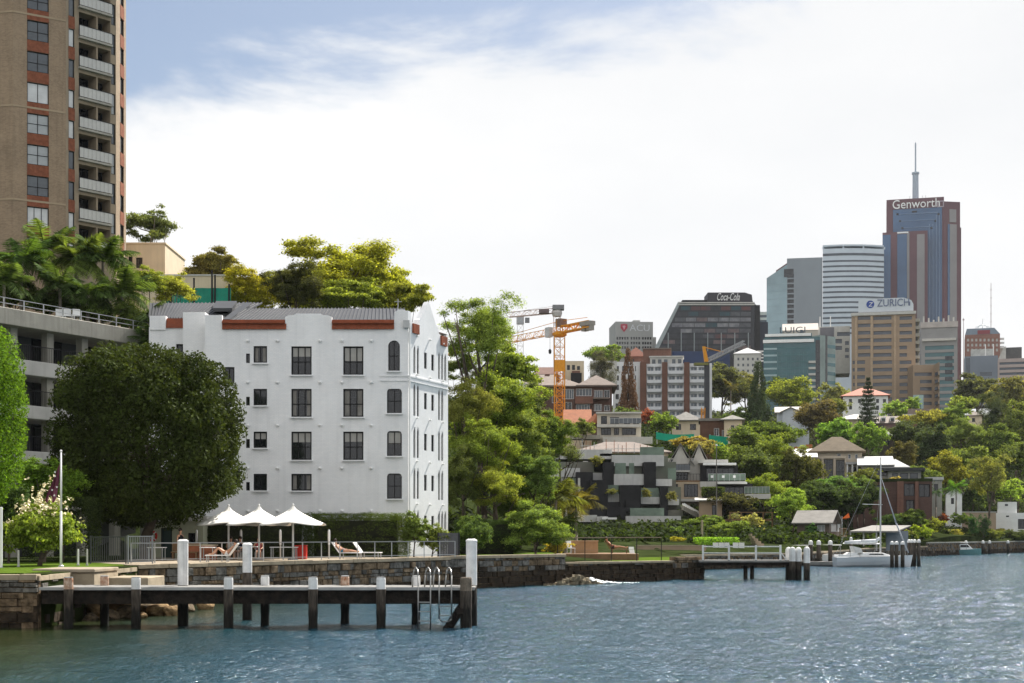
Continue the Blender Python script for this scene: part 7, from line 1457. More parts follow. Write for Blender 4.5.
# --- hotel with crown and flanking blocks
DM = bld('crowned_hotel', 'red brick tower with blue mansard, white window squares and a crown frame', 'building', 965, 1000, 335, 392, 950, 26, M('brick_red_far', (.25, .13, .10), .8, .1, .2), front=grid(966, 999, 8, .5, 337.5, 352.5, 3, .55), st=dict(cg(M('white_square', (.50, .50, .48), .6)), name='window'), rec=.3)
m_ = MB(); Wd_, h_ = DM.W, DM.h; za_ = DM.lz(328.5, 0); m_.hexa([(0, .2, h_), (Wd_, .2, h_), (Wd_, 25, h_), (0, 25, h_), (1.2, 2, za_), (Wd_ - 3.5, 2, za_), (Wd_ - 3.5, 24, za_), (1.2, 24, za_)]); m_.build('mansard', M('blue_grey_mansard', (.16, .20, .24), .6, .1, .2), DM.root); DM.panel('red_sign', 977.5, 990, 330.2, 334, M('dull_red_sign', (.25, .06, .07), .6), -.6 + .9, 0)
m_ = MB(); cxm = DM.lx(983); 
for k in range(4):
    a = k * math.pi / 4; pts = [(cxm + math.cos(a) * 5 * math.cos(q), 10 + math.sin(a) * 5 * math.cos(q), za_ + 3.4 * math.sin(q)) for q in np.linspace(0, math.pi, 9)]; m_.path(pts, .22, 5)
m_.tube((cxm, 10, za_ + 3.2), (cxm, 10, za_ + 7.5), .2, n=6); m_.build('crown_frame', white, DM.root); MB().box(DM.lx(1000) , DM.lx(1005), 3, 20, -8, DM.lz(349, 0)).build('side_wing', MATS['beige_panel'], DM.root)
for k in range(3): MB().box(DM.lx(1000), DM.lx(1004.5), 2.7, 2.99, DM.lz(341 + k * 4, 0), DM.lz(338.6 + k * 4, 0)).build('white_corner', white, DM.root)
DB = bld('blue_grey_block', 'plain blue grey block with pale rooftop plant below the crowned hotel', 'building', 964.5, 998, 356.5, 400, 860, 18, M('blue_grey_cladding', (.16, .19, .23), .6, .08, .1), front=[(966, 970, 358, 390, cg(bandg)), (980, 992, 372, 376)], st=cg(bandg), rec=.2); MB().box(DB.lx(971), DB.lx(993), 1, 12, DB.h, DB.lz(349.5, 0)).build('roof_plant', M('pale_plant', (.45, .46, .45), .7, .25, .5), DB.root)
for px in (985, 993): MB().box(DB.lx(px), DB.lx(px + 1), .5, 1.2, DB.h, DB.lz(345, 0)).build('roof_vent', white, DB.root)
EB = bld('pink_banded_office', 'pale pink banded office with teal ground glazing at the picture edge', 'office building', 998, 1050, 359, 400, 790, 22, M('pale_pink_panel', (.42, .35, .33), .7, .08, .2), front=[(999.5, 1048, 361.5, 364), (999.5, 1048, 366.8, 369.3), (999.5, 1048, 372, 374.5), (1001, 1021, 377.5, 387, cg(glass_t)), (1025, 1048, 377.5, 380)], st=cg(bandg), rec=.5); MB().box(EB.lx(1006), EB.lx(1022), 4, 14, EB.h, EB.lz(347, 0)).build('plant_room', conc_d, EB.root); m_ = MB(); m_.prism([(EB.lx(998), EB.h), (EB.lx(1004), EB.lz(347, 0)), (EB.lx(1006), EB.lz(346, 0)), (EB.lx(1006), EB.h)], 2, 6, 'y'); m_.build('curved_screen', conc_l, EB.root)
FR_ = bld('far_office', 'cream fringe office peeping between the annex and glass tower', 'building', 756, 768, 312, 350, 900, 15, conc_l, front=[(757, 767, 315 + k * 5, 317.5 + k * 5) for k in range(5)], st=cg(bandg), rec=.3)
AN = T('radio_mast', 'very thin radio mast rising behind the crowned hotel', 'mast', (X(991, 1050), 1050, 84), world=True)
MB().path([(X(991, 1050), 1050, 84), (X(991, 1050), 1050, Z(283, 1050))], [.45, .2], 6).build('mast_tube', crane_w, AN)
for k in range(6): z_ = Z(330 - k * 8, 1050); MB().box(X(991, 1050) - .7, X(991, 1050) + .7, 1049.8, 1050.2, z_, z_ + .3).build('aerial_arm', crane_w, AN)
AN2 = T('radio_mast', 'short thin mast right beside the tallest tower side', 'mast', (X(963.5, 1040), 1040, 84), world=True); MB().path([(X(963.5, 1040), 1040, 84), (X(963.5, 1040), 1040, Z(318, 1040))], [.4, .2], 6).build('mast_tube', crane_w, AN2); MB().box(X(963.5, 1040) - .6, X(963.5, 1040) + .6, 1039.8, 1040.2, Z(320.5, 1040), Z(319, 1040)).build('aerial_arm', crane_w, AN2)
# ================================================================== sunbathing deck on the foreshore
SDk = T('sun_deck', 'low timber sun deck behind a thin railing on the far sea wall', 'deck', (X(600, 112), 112, 1.4), world=True)
MB().box(X(566, 112), X(637, 112), 110.5, 118, 1.47, 1.95).build('deck_floor', timb, SDk)
FRl = T('shore_railing', 'thin brown railing along the edge of the sun deck', 'railing', (X(610, 106), 106, 1.5), world=True)
a_, b_ = Vector((X(558, 102), 102.6)), Vector((X(662, 109), 109.5)); u_ = (b_ - a_).normalized(); ln_ = (b_ - a_).length; bz = M('bronze_rail', (.22, .17, .12), .5, .15, 3)
for i in range(5): p_ = a_ + u_ * ln_ * i / 4; MB().box(p_.x - .03, p_.x + .03, p_.y - .03, p_.y + .03, 1.4, 3.2).build('post', blackm, FRl)
m_ = MB(); m_.obox((a_.x, a_.y, 0), u_, 0, ln_, -.03, .03, 3.2, 3.27); m_.obox((a_.x, a_.y, 0), u_, 0, ln_, -.01, .01, 2.3, 2.32); m_.build('top_rail', bz, FRl)
DBx = T('deck_box', 'tan timber storage box on the sun deck', 'box', (X(584, 114), 114, 1.955)); MB().box(-1.1, 1.1, -.4, .4, 0, .95).build('box_body', M('tan_box', (.40, .24, .13), .7, .15, 1.5), DBx); MB().box(-1.15, 1.15, -.45, .45, .955, 1.02).build('lid', M('tan_lid', (.5, .33, .2), .7, .1, 1), DBx)
sk2 = M('tanned_skin', (.42, .20, .12), .55, .1, 6)
t_ = T('sun_lounger', 'low dark lounger under the sunbather on the far deck', 'sun lounger', (X(617, 114), 114, 1.955), rz=R(-95)); MB().box(-.3, .3, -.95, .3, .28, .34).build('seat', timb, t_); MB().hexa([(-.3, .3, .3), (.3, .3, .3), (.3, .36, .3), (-.3, .36, .3), (-.3, .75, .9), (.3, .75, .9), (.3, .8, .88), (-.3, .8, .88)]).build('backrest', timb, t_)
for sx in (-.25, .25):
    for sy_ in (-.85, .2): MB().box(sx - .03, sx + .03, sy_ - .03, sy_ + .03, 0, .28).build('leg', timb, t_)
person('tanned sunbather sitting back on a lounger on the far sun deck', (X(615, 114), 114, 1.9), R(88), 'recline', bkc, sk=sk2, scale=1.15)
t_['label'] = 'low dark timber lounger carrying the tanned sunbather'; t_.rotation_euler = (0, 0, R(88)); t_.location.x = X(615, 114); t_.scale = (1.1, 1.1, 1.1)
for k, (px, Y, lb) in enumerate(((634, 113, 'white folding chair on the grass beside the sun deck'), (571, 113, 'white chair at the bush end of the sun deck'))):
    c_ = T('garden_chair', lb, 'chair', (X(px, Y), Y, 1.955 if k else 1.48), rz=.6); MB().box(-.25, .25, -.25, .25, .4, .45).build('seat', white, c_); MB().hexa([(-.25, .2, .45), (.25, .2, .45), (.25, .25, .45), (-.25, .25, .45), (-.25, .34, 1.0), (.25, .34, 1.0), (.25, .39, 1.0), (-.25, .39, 1.0)]).build('backrest', white, c_)
    for sx in (-.22, .22):
        for sy_ in (-.22, .22): MB().box(sx - .02, sx + .02, sy_ - .02, sy_ + .02, 0, .4).build('leg', white, c_)
SWl = T('garden_wall', 'low tan garden wall along the back of the foreshore lawn', 'wall', (X(690, 150), 150, 1.4), world=True); MB().box(X(636, 150), X(706, 150), 150, 150.5, 1, Z(546, 150)).build('wall_face', MATS['tan_stucco'], SWl); MB().box(X(636, 150), X(706, 150), 149.95, 150.55, Z(546, 150), Z(545.2, 150)).build('coping', stone_c, SWl)
SWk = T('garden_wall', 'pale grey wall panels below the charcoal apartments', 'wall', (X(630, 180), 180, 1.4), world=True)
for a, b in ((600, 623), (626, 640), (643, 666)): MB().box(X(a, 180), X(b, 180), 180, 180.3, 1, Z(537 + (b - a) * .02, 180)).build('wall_face', conc, SWk)
# ================================================================== small white jetty
JF = T('white_jetty', 'small white railed jetty reaching out to white topped piles', 'jetty', (X(750, 110), 110, 0), world=True); jf0, jf1, jyz = X(697, 110), X(806, 108), 1.5
MB().box(jf0, jf1, 108.6, 110.6, jyz - .16, jyz).build('deck', deck_m, JF); MB().box(jf0 + .02, jf1 - .02, 108.8, 109.0, jyz - .42, jyz - .165).build('stringer', pile_m, JF)
m_ = MB()
for z_, t_h in ((2.5, .09), (2.02, .07)): m_.box(X(703, 108.6), X(781, 108.6), 108.6, 108.66, z_, z_ + t_h)
m_.build('handrail', pile_w, JF)
for px in (703, 729, 756, 780.5): MB().box(X(px, 108.6) - .07, X(px, 108.6) + .07, 108.57, 108.7, jyz, 2.66).build('rail_post', pile_w, JF)
MB().hexa([(X(781, 108.6), 108.6, 2.05), (X(786, 108.6), 108.6, 1.5), (X(786, 108.6), 108.66, 1.5), (X(781, 108.6), 108.66, 2.05), (X(781, 108.6), 108.6, 2.13), (X(787.5, 108.6), 108.6, 1.5), (X(787.5, 108.6), 108.66, 1.5), (X(781, 108.6), 108.66, 2.13)]).build('brace', pile_w, JF)
def fpile(root, px, Y, pt, r=.2, zt=None, mat=pile_t, cap=pile_w, hl=.6, lean=0):
    x = X(px, Y); z1 = Z(pt, Y); rg = random.Random(int(px * 7))
    q = MB().lathe([(r * 1.08, -1.5)] + [(r * rg.uniform(.94, 1.04), z) for z in np.linspace(0, z1 - hl, 5)], (x, Y, 0), 10).build('pile', mat, root)
    MB().lathe([(r * 1.02, z1 - hl), (r * 1.02, z1 - .22), (r * .75, z1 - .08), (r * .2, z1)], (x, Y, 0), 10).build('pile_cap', cap, q)
for px in (745.5, 752): MB().lathe([(.16, -1.5), (.16, jyz - .17)], (X(px, 109.6), 109.6, 0), 10).build('pile', pile_m, JF)
for px, Y, pt in ((788.5, 109.2, 547), (792.5, 108.2, 546.8), (798.5, 108.4, 547), (806.8, 108.0, 546.5)): fpile(JF, px, Y, pt, .24, hl=1.1 if px < 800 else 1.25)
# ================================================================== mooring piles: things of their own
def mpile(px, Y, pt, label, group, r=.22, hl=.35, cap=pile_w):
    t_ = T('mooring_pile', label, 'mooring pile', (X(px, Y), Y, 0), group); z1 = Z(pt, Y); rg = random.Random(int(px * 3))
    MB().lathe([(r * 1.1, -1.5)] + [(r * rg.uniform(.93, 1.05), z) for z in np.linspace(0, z1 - hl, 5)], n=10).build('shaft', pile_t, t_)
    MB().lathe([(r * 1.06, z1 - hl), (r * 1.06, z1 - .2), (r * .8, z1 - .06), (r * .25, z1)], n=10).build('pile_cap', cap, t_)
for px, lb in ((892, 'dark white-capped pile closest to the yacht cabin'), (896.5, 'second dark white-capped pile in front of the yacht bow'), (902.6, 'lone dark pile in front of the yacht furled foresail')): mpile(px, 148, 541.2, lb, 'piles in front of the yacht', .21)
for px, Y in ((909, 153), (911.6, 152.6), (914.6, 153.2), (918.8, 153)): mpile(px, Y, 539.3, 'dark white-capped pile in the tight cluster at the yacht bow', 'pile cluster at the yacht bow', .2)
for px, Y, lb in ((810.6, 158, 'thick dark pile with lumpy white cap at the pontoon end by the white jetty'), (818.7, 156, 'dark pile with pointed white cap in the middle of the pontoon'), (830.3, 156, 'dark pile with white cap beside the yacht stern'), (851, 166, 'slim dark pile rising behind the yacht boom')): mpile(px, Y, 540.3 if px < 840 else 537, lb, 'pontoon piles', .24 if px < 840 else .17, .5)
for px, lb in ((932, 'dark pile by the gangway on the far shore'), (951, 'dark pile touching the small motor boat stern'), (966, 'dark pile in front of the small motor boat bow'), (983, 'first dark pile along the grey wall past the motor boat'), (989.6, 'second dark pile along the grey wall past the motor boat'), (1008, 'last dark pile along the far grey wall')): mpile(px, 232 + (px - 932) * .3, 540.5, lb, 'piles along the far wall', .26, .5)
# ================================================================== yacht
YY_ = 152.0; YT = T('sailing_yacht', 'white sailing yacht with tall mast and covered boom moored among piles', 'yacht', (X(872, YY_), YY_, 0))
Ly = 8.1; m_ = MB(); ns, nq = 22, 9; V_ = []
for i in range(ns + 1):
    t_ = i / ns; x = -4.0 + Ly * t_; bmx = 1.5 * (1 - max(0, (t_ - .35) / .65) ** 2.1) * (.8 + .2 * min(1, t_ / .35)); bmx = max(bmx, .03); sh = 1.0 + .28 * (t_ - .3) ** 2 + .12 * t_; xo = 0 if t_ < .9 else 0
    for j in range(nq):
        a = -1 + 2 * j / (nq - 1); s_ = abs(a) ** .45 * (1 if a > 0 else -1); zz = sh * (abs(a) ** 1.3) - .45 * (1 - abs(a)) ** .8 * (1 - t_ * .5); V_.append((x + (.25 * (zz / sh) if t_ > .8 else 0), s_ * bmx * (1 if abs(a) > .3 else .8), zz))
f_ = [(i * nq + j, i * nq + j + 1, (i + 1) * nq + j + 1, (i + 1) * nq + j) for i in range(ns) for j in range(nq - 1)]; f_.append(tuple(range(nq))); f_.append(tuple(range(ns * nq, ns * nq + nq)))
m_.poly(V_, f_); f2 = [(i * nq, (i + 1) * nq, (i + 1) * nq + nq - 1, i * nq + nq - 1) for i in range(ns)]; m_.poly(V_, f2)
gel = M('white_gelcoat', (.66, .69, .72), .25, .04, .6); m_.build('hull', gel, YT)
m_ = MB(); m_.prism([(-1.6, 1.05), (-1.3, 1.5), (1.0, 1.5), (1.9, 1.2), (2.0, 1.1)], -.85, .85, 'y'); cab_ = m_.build('cabin', white, YT, bevel=.08)
m_ = MB(); m_.prism([(-.6, 1.28), (-.4, 1.42), (.9, 1.42), (1.1, 1.28)], -.862, -.852, 'y'); m_.build('cabin_window', glass_d, cab_)
m_ = MB(); m_.box(-3.8, -1.65, -1.15, -1.0, 1.07, 1.3); m_.box(-3.8, -1.65, 1.0, 1.15, 1.07, 1.3); m_.build('cockpit_coaming', white, YT)
mx_ = .9; MB().path([(mx_, 0, 1.4), (mx_, 0, 8), (mx_ + .05, 0, Z(457, YY_))], [.095, .09, .06], 8).build('mast', M('alloy_spar', (.5, .51, .52), .35, .08, 3, metal=.5), YT)
MB().path([(mx_, 0, 2.45), (-3.1, 0, 2.5)], .06, 8).build('boom', MATS['alloy_spar'], YT)
m_ = MB(); m_.path([(mx_ - .05, 0, 3.1), (mx_ - .5, 0, 2.75), (-1.2, 0, 2.68), (-2.9, 0, 2.62)], [.12, .22, .2, .12], 8); m_.build('sail_cover', M('pale_sail_cover', (.62, .64, .66), .8, .1, 2), YT, smooth=True)
m_ = MB(); m_.path([(mx_ + .1, 0, Z(478, YY_)), (2.6, 0, 4.6), (3.9, 0, 1.5)], [.025, .085, .07], 8); m_.build('furled_foresail', M('furled_sail', (.36, .38, .42), .8, .12, 2), YT, smooth=True)
m_ = MB()
for p0, p1 in (((mx_, 0, Z(458, YY_)), (-3.9, 0, 1.3)), ((mx_, 0, 9.2), (mx_ - .3, 1.35, 1.2)), ((mx_, 0, 9.2), (mx_ - .3, -1.35, 1.2))): m_.tube(p0, p1, .015, n=4)
m_.build('rigging', galv, YT); MB().box(mx_ - .03, mx_ + .03, -.8, .8, 6.6, 6.66).build('spreader', MATS['alloy_spar'], YT); MB().path([(-1.0, .1, 6.7), (mx_, .1, 6.65)], .03, 5).build('spreader_arm', white, YT)
m_ = MB()
for x in (-3.8, -2.6, 2.0, 2.9, 3.7):
    for y in (-1, 1): yy_ = y * (1.25 if x < 0 else 1.0 if x < 2.5 else .45); m_.tube((x, yy_, 1.1), (x, yy_, 1.75), .018, n=5)
m_.path([(-3.8, -1.25, 1.72), (2.0, -1.0, 1.72), (3.7, -.45, 1.78)], .012, 4); m_.build('lifelines', steel, YT)
MB().hexa([(-2.0, -1.0, 1.5), (-1.2, -1.0, 1.5), (-1.2, 1.0, 1.5), (-2.0, 1.0, 1.5), (-2.2, -.9, 2.2), (-1.4, -.9, 2.0), (-1.4, .9, 2.0), (-2.2, .9, 2.2)]).build('spray_hood', M('pale_canvas_hood', (.6, .6, .58), .8, .1, 2), YT)
def motorboat(label, px, Y, ln_, col, rz=0, cab=True, hb=1.0, hz=.8, name='motor_boat', top=True):
    t_ = T(name, label, 'boat', (X(px, Y), Y, 0), rz=rz); m_ = MB(); V_ = []
    for i in range(13):
        f = i / 12; x = -ln_ / 2 + ln_ * f; w_ = hb * (1 - max(0, (f - .45) / .55) ** 2.2); w_ = max(w_, .02); h_ = hz * (1 + .35 * f ** 2)
        V_ += [(x, -w_, h_), (x, -w_ * .75, .05), (x, 0, -.2), (x, w_ * .75, .05), (x, w_, h_)]
    f_ = [(i * 5 + j, i * 5 + j + 1, i * 5 + 6 + j, i * 5 + 5 + j) for i in range(12) for j in range(4)] + [tuple(range(5))] + [(i * 5, i * 5 + 5, i * 5 + 9, i * 5 + 4) for i in range(12)]
    m_.poly(V_, f_); m_.build('hull', M('hull_' + col[0], col[1], .3, .06, 1), t_)
    m_ = MB(); m_.prism([(-ln_ * .12, hz), (-ln_ * .1, hz + 1.0), (ln_ * .12, hz + 1.0), (ln_ * .26, hz + .1)], -hb * .7, hb * .7, 'y'); m_.build('cabin', white, t_, bevel=.05)
    m_ = MB(); m_.prism([(-ln_ * .08, hz + .45), (-ln_ * .075, hz + .88), (ln_ * .11, hz + .88), (ln_ * .17, hz + .45)], -hb * .712, -hb * .702, 'y'); m_.build('side_window', glass_d, t_)
    if not top: return t_
    m_ = MB(); m_.box(-ln_ * .3, ln_ * .13, -hb * .8, hb * .8, hz + 1.25, hz + 1.32); m_.build('canopy', white, t_)
    for x in (-ln_ * .28, ln_ * .08):
        for y in (-hb * .7, hb * .7): MB().tube((x, y, hz), (x, y, hz + 1.25), .025, n=5).build('canopy_post', steel, t_)
    return t_
motorboat('small teal hulled motor boat with white cabin against the far grey wall', 962, 240, 6.5, ('teal', (.10, .22, .23)))
motorboat('low white motor cruiser berthed behind the yacht', 856, 166, 8, ('white', (.66, .67, .68)), rz=R(176), hb=1.3, hz=.8, name='motor_cruiser', top=False)
[c for c in bpy.data.objects if c.name.startswith('motor_cruiser')][0].scale = (1, 1, .75)
motorboat('white motor boat beside the pontoon under the boathouse', 803, 165, 7, ('cream', (.60, .58, .54)), rz=R(12), hb=1.2, hz=.9)
motorboat('covered white runabout behind the pontoon piles', 826, 170, 6, ('pale', (.62, .62, .62)), rz=R(170), hb=1.1, hz=.9)
PN = T('pontoon', 'low grey floating pontoon beside the yacht stern', 'pontoon', (X(822, 155), 155, 0), world=True); MB().box(X(797, 155), X(836, 155), 154, 156, .15, .5).build('deck', deck_m, PN); MB().box(X(797, 155) + .05, X(836, 155) - .05, 154.1, 155.9, -.3, .148).build('float', conc_d, PN)
GWY = T('gangway', 'pale sloping gangway down the far wall beside the motor boat', 'gangway', (X(935, 238), 238, 0), world=True); MB().hexa([(X(922, 236), 236, Z(546.5, 236)), (X(952, 236), 236, Z(551, 236)), (X(952, 236), 237.4, Z(551, 236)), (X(922, 236), 237.4, Z(546.5, 236)), (X(922, 236), 236, Z(544.5, 236)), (X(952, 236), 236, Z(549.3, 236)), (X(952, 236), 237.4, Z(549.3, 236)), (X(922, 236), 237.4, Z(544.5, 236))]).build('deck', conc_l, GWY)
OFl = T('signal_flag', 'small orange flag flying from the boathouse balcony', 'flag', (X(846, 184), 184, 1.5), world=True); MB().tube((X(842, 184), 184, 1.5), (X(842, 184), 184, Z(516, 184)), .03, n=6).build('staff', white, OFl); m_ = MB(); m_.face([(X(842, 184), 184, Z(518.5, 184)), (X(849, 184), 184.25, Z(513, 184)), (X(849.6, 184), 183.9, Z(517.5, 184)), (X(846, 184), 184.1, Z(519.3, 184))]); of_ = m_.build('cloth', M('orange_cloth', (.62, .13, .03), .7, .1, 3), OFl, fix=False); of_.modifiers.new('s', 'SOLIDIFY').thickness = .02
for k, (px, lb) in enumerate(((716, 'white slatted chair at the shore end of the garden row'), (722, 'second white chair of the row above the white jetty'), (727, 'third white chair of the row above the white jetty'), (736, 'white chair alone behind the jetty railing'), (742, 'white chair by the stone steps behind the jetty'))):
    c_ = T('garden_chair', lb, 'chair', (X(px, 156), 156, 1.4), 'white chairs above the jetty'); MB().box(-.3, .3, -.3, .3, .45, .52).build('seat', white, c_); MB().box(-.3, .3, .25, .32, .52, 1.15).build('backrest', white, c_)
    for sx in (-.26, .26):
        for sy_ in (-.26, .26): MB().box(sx - .03, sx + .03, sy_ - .03, sy_ + .03, 0, .45).build('leg', white, c_)
SS = T('stone_steps', 'pale stone steps rising from the shore behind the white jetty', 'steps', (X(766, 160), 160, 1.4), world=True); m_ = MB()
for i in range(8): z_ = 1.3 + .28 * i; m_.box(X(759, 160) - i * .1, X(770, 160) - i * .25, 158 + i * .5, 163, z_, z_ + .28)
m_.build('treads', stone_c, SS)
PO = T('light_pole', 'thin dark light pole in front of the modern house terrace', 'pole', (X(716.5, 198), 198, 1.5), world=True); MB().path([(X(716.5, 198), 198, 1.4), (X(716.5, 198), 198, Z(446, 198))], [.1, .06], 8).build('shaft', M('dull_pole', (.16, .15, .14), .6, .1, 2), PO); MB().lathe([(.05, 0), (.16, .05), (.1, .25)], (X(716.5, 198), 198, Z(446, 198)), 8).build('lamp_head', white, PO)
PO2 = T('timber_post', 'short pale timber post among the shore garden bushes', 'post', (X(702, 165), 165, 1.4), world=True); MB().lathe([(.13, 0), (.13, Z(521, 165) - 1.4), (.08, Z(520, 165) - 1.4)], (X(702, 165), 165, 1.4), 8).build('shaft', stone_c, PO2); MB().lathe([(.2, 0), (.2, .1)], (X(702, 165), 165, 1.4), 8).build('foot', conc, PO2)
# ================================================================== the grove between hotel and terraced apartments
tree('tall airy gum tree standing over the hotel gable with bare dark stems', 479, 335, 41, 41, 116, 'airy', (.085, .115, .028), 'l', tpx=487, bk=bark, r0=.28)
tree('leafy mid green tree below the tall gum crown', 462, 372, 20, 16, 118, 'airy', (.07, .10, .026), 'm')
tree('rounded green tree right of the gum trunk on the skyline', 508, 372, 30, 20, 135, 'round', (.075, .11, .022), 'm')
gg = 'trees of the grove beside the hotel'
for lb, px, py, rx, ry, Y, k, c in (
    ('olive tree in the grove next to the upper hotel flank', 464, 408, 27, 28, 112, 'airy', (.085, .105, .028)),
    ('bright green tree in the upper middle of the grove', 496, 408, 34, 30, 117, 'round', (.085, .115, .024)),
    ('dark leafy tree under the brick house in the grove', 522, 416, 26, 26, 128, 'round', (.045, .075, .022)),
    ('dark blue-green tree leaning out in front of the orange roof house', 560, 448, 27, 22, 131, 'airy', (.05, .075, .032)),
    ('yellow-green tree in the middle of the grove', 484, 452, 36, 30, 110, 'airy', (.085, .115, .024)),
    ('mid green tree in the heart of the grove', 520, 456, 32, 28, 118, 'round', (.055, .085, .02)),
    ('deep green tree low beside the hotel flank', 463, 484, 22, 32, 107, 'round', (.035, .055, .016)),
    ('yellow spotted tree low in the grove above the hedge', 496, 492, 34, 24, 108, 'airy', (.095, .125, .022)),
    ('leafy tree filling the grove under the gum stems', 478, 428, 28, 26, 119, 'round', (.065, .095, .022)),
    ('spreading green tree between gum and orange roof house', 540, 436, 26, 22, 126, 'round', (.05, .085, .02)),
    ('olive green tree in the centre top of the grove', 508, 432, 28, 24, 122, 'round', (.07, .10, .022)),
    ('shady tree low in the middle of the grove', 518, 504, 26, 20, 115, 'round', (.04, .065, .018)),
    ('rounded green tree above the shore bushes', 535, 482, 28, 22, 112, 'round', (.05, .085, .022))):
    tree(lb, px, py, rx, ry, Y, k, c, 'l', group=gg)
palm('ochre palm with dry fronds at the edge of the grove', 556, 500, 25, 118, 1.5, (.085, .10, .025), n=20, up=.1)
palm('orange tinged cycad palm beside the charcoal apartments', 576, 505, 24, 122, 1.5, (.095, .085, .025), n=20, up=.1)
palm('low green palm at the foot of the ochre palms', 566, 524, 17, 119, 1.5, (.05, .075, .02), n=16)
hedge('low dark hedge bank along the grass strip', 455, 520, 520, 552, 104, 1.2, (.035, .06, .016))
tree('broad rounded green bush at the end of the grass strip', 536, 530, 31, 23, 103, 'round', (.07, .115, .028), 'l', name='bush', cat='bush', r0=.1)
tree('low ivy bush against the grey fence panel', 472, 536, 20, 17, 100, 'round', (.04, .07, .02), 'm', name='bush', cat='bush', r0=.08)
tree('yellow leaved bush beside the railing of the sun deck', 556, 548, 12, 7, 104, 'round', (.16, .15, .03), 's', name='bush', cat='bush', r0=.05)
# ================================================================== around the brick house and apartments
tree('copper brown conifer in front of the apartment side wing', 628, 386, 17, 38, 395, 'spire', BR, 'm')
tree('dark purple-green conifer left of the copper one', 603, 372, 15, 24, 380, 'airy', (.035, .04, .035), 'm')
tree('bright green tree on the skyline under the grey shield office', 606, 357, 17, 11, 470, 'round', (.07, .11, .022), 'm')
tree('small flame tree with red tinge in front of the apartments', 648, 418, 9, 8, 330, 'round', (.13, .05, .03), 's')
tree('green garden tree right of the flame tree', 662, 424, 15, 10, 320, 'round', (.06, .10, .02), 's')
tree('dark garden tree below the copper conifer', 624, 418, 12, 10, 340, 'round', (.045, .07, .022), 's')
tree('low olive tree in front of the orange roof house', 583, 429, 12, 8, 240, 'round', (.06, .075, .022), 's')
tree('olive shrubs above the white lower wall by the netting', 690, 442, 16, 5, 236, 'round', (.12, .125, .03), 's', name='shrub', cat='shrub')
tree('pale leafy shrub behind the twin gabled house', 706, 450, 13, 9, 228, 'round', (.10, .115, .04), 's', name='shrub', cat='shrub')
tree('bright green shrub behind the light pole', 722, 456, 12, 11, 226, 'round', (.09, .13, .025), 's', name='shrub', cat='shrub')
# tall trees behind the modern houses
wg = 'trees between the modern house and the mansion'
for lb, px, py, rx, ry, Y, k, c in (
    ('olive spreading tree over the dark modern house roof', 745, 450, 26, 20, 236, 'round', (.055, .08, .02)),
    ('dark green rounded tree above the garden deck', 748, 470, 24, 22, 222, 'round', (.04, .06, .018)),
    ('large yellow-green tree beside the mansion conservatory', 776, 462, 26, 28, 228, 'airy', (.075, .10, .022)),
    ('brownish green tree brushing the mansion columns', 797, 478, 20, 25, 226, 'round', (.045, .055, .018)),
    ('mid green tree below the cottage with the dark gable', 770, 438, 26, 15, 262, 'round', (.045, .07, .018)),
    ('yellow-green tree low behind the boathouse garden', 764, 492, 22, 18, 212, 'airy', (.085, .115, .022))):
    tree(lb, px, py, rx, ry, Y, k, c, 'm', group=wg)
tree('bright light green tree beside the brown boathouse', 793, 506, 17, 15, 192, 'round', (.10, .16, .03), 'm')
tree('dark clipped shrub mound in front of the lower modern wing', 733, 505, 19, 11, 203, 'round', (.03, .035, .015), 'm', name='shrub', cat='shrub')
hedge('trimmed hedge strip along the terrace of the modern house', 702, 724, 487, 496, 206, 1, (.05, .085, .02), 's', zb=Z(497, 206))
tree('bushy green tree by the garden stairs', 709, 525, 18, 8, 190, 'round', (.06, .10, .02), 'm', name='shrub', cat='shrub')
tree('green shrub in the middle of the shore garden', 733, 530, 18, 8, 182, 'round', (.065, .11, .022), 'm', name='shrub', cat='shrub')
tree('straw coloured shrub above the stone steps', 751, 525, 13, 9, 184, 'round', (.14, .14, .055), 's', name='shrub', cat='shrub')
tree('clipped bright hedge behind the jetty chairs', 716, 541, 20, 3.5, 162, 'hedge', (.075, .14, .02), 's', name='hedge', cat='hedge', trunk=False)
tree('low spiky plant near the tan garden shed', 736, 518, 9, 5, 197, 'airy', (.08, .11, .05), 's', name='shrub', cat='shrub', trunk=False)
tree('shrub bed at the foot of the charcoal apartments', 600, 537, 14, 5, 192, 'round', (.055, .085, .02), 's', name='shrub', cat='shrub')
tree('green bush by the garden wall panels', 676, 535, 10, 7, 178, 'round', (.045, .085, .025), 's', name='shrub', cat='shrub')
tree('bush with yellow flowers at the corner of the foreshore lawn', 676, 541, 7, 4, 168, 'round', (.14, .14, .02), 's', name='shrub', cat='shrub')
tree('dark low bush behind the tan garden wall', 690, 541, 9, 5, 170, 'round', (.03, .045, .018), 's', name='shrub', cat='shrub')
tree('flat hedge by the stone steps', 772, 533, 15, 5, 190, 'hedge', (.055, .09, .02), 's', name='hedge', cat='hedge', trunk=False)
# dark green wall of foliage under the mansion
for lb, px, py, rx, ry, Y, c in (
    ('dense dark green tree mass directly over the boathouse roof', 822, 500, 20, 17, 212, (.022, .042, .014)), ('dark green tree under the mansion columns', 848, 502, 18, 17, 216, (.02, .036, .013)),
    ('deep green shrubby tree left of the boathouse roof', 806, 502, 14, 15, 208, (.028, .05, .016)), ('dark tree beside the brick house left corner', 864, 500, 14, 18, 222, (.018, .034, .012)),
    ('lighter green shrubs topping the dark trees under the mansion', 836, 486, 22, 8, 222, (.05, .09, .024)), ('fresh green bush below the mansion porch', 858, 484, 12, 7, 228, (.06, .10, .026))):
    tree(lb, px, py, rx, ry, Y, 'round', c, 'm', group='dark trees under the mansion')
tree('small dark tree hugging the mansion porch', 868, 478, 13, 9, 238, 'round', (.055, .07, .022), 's')
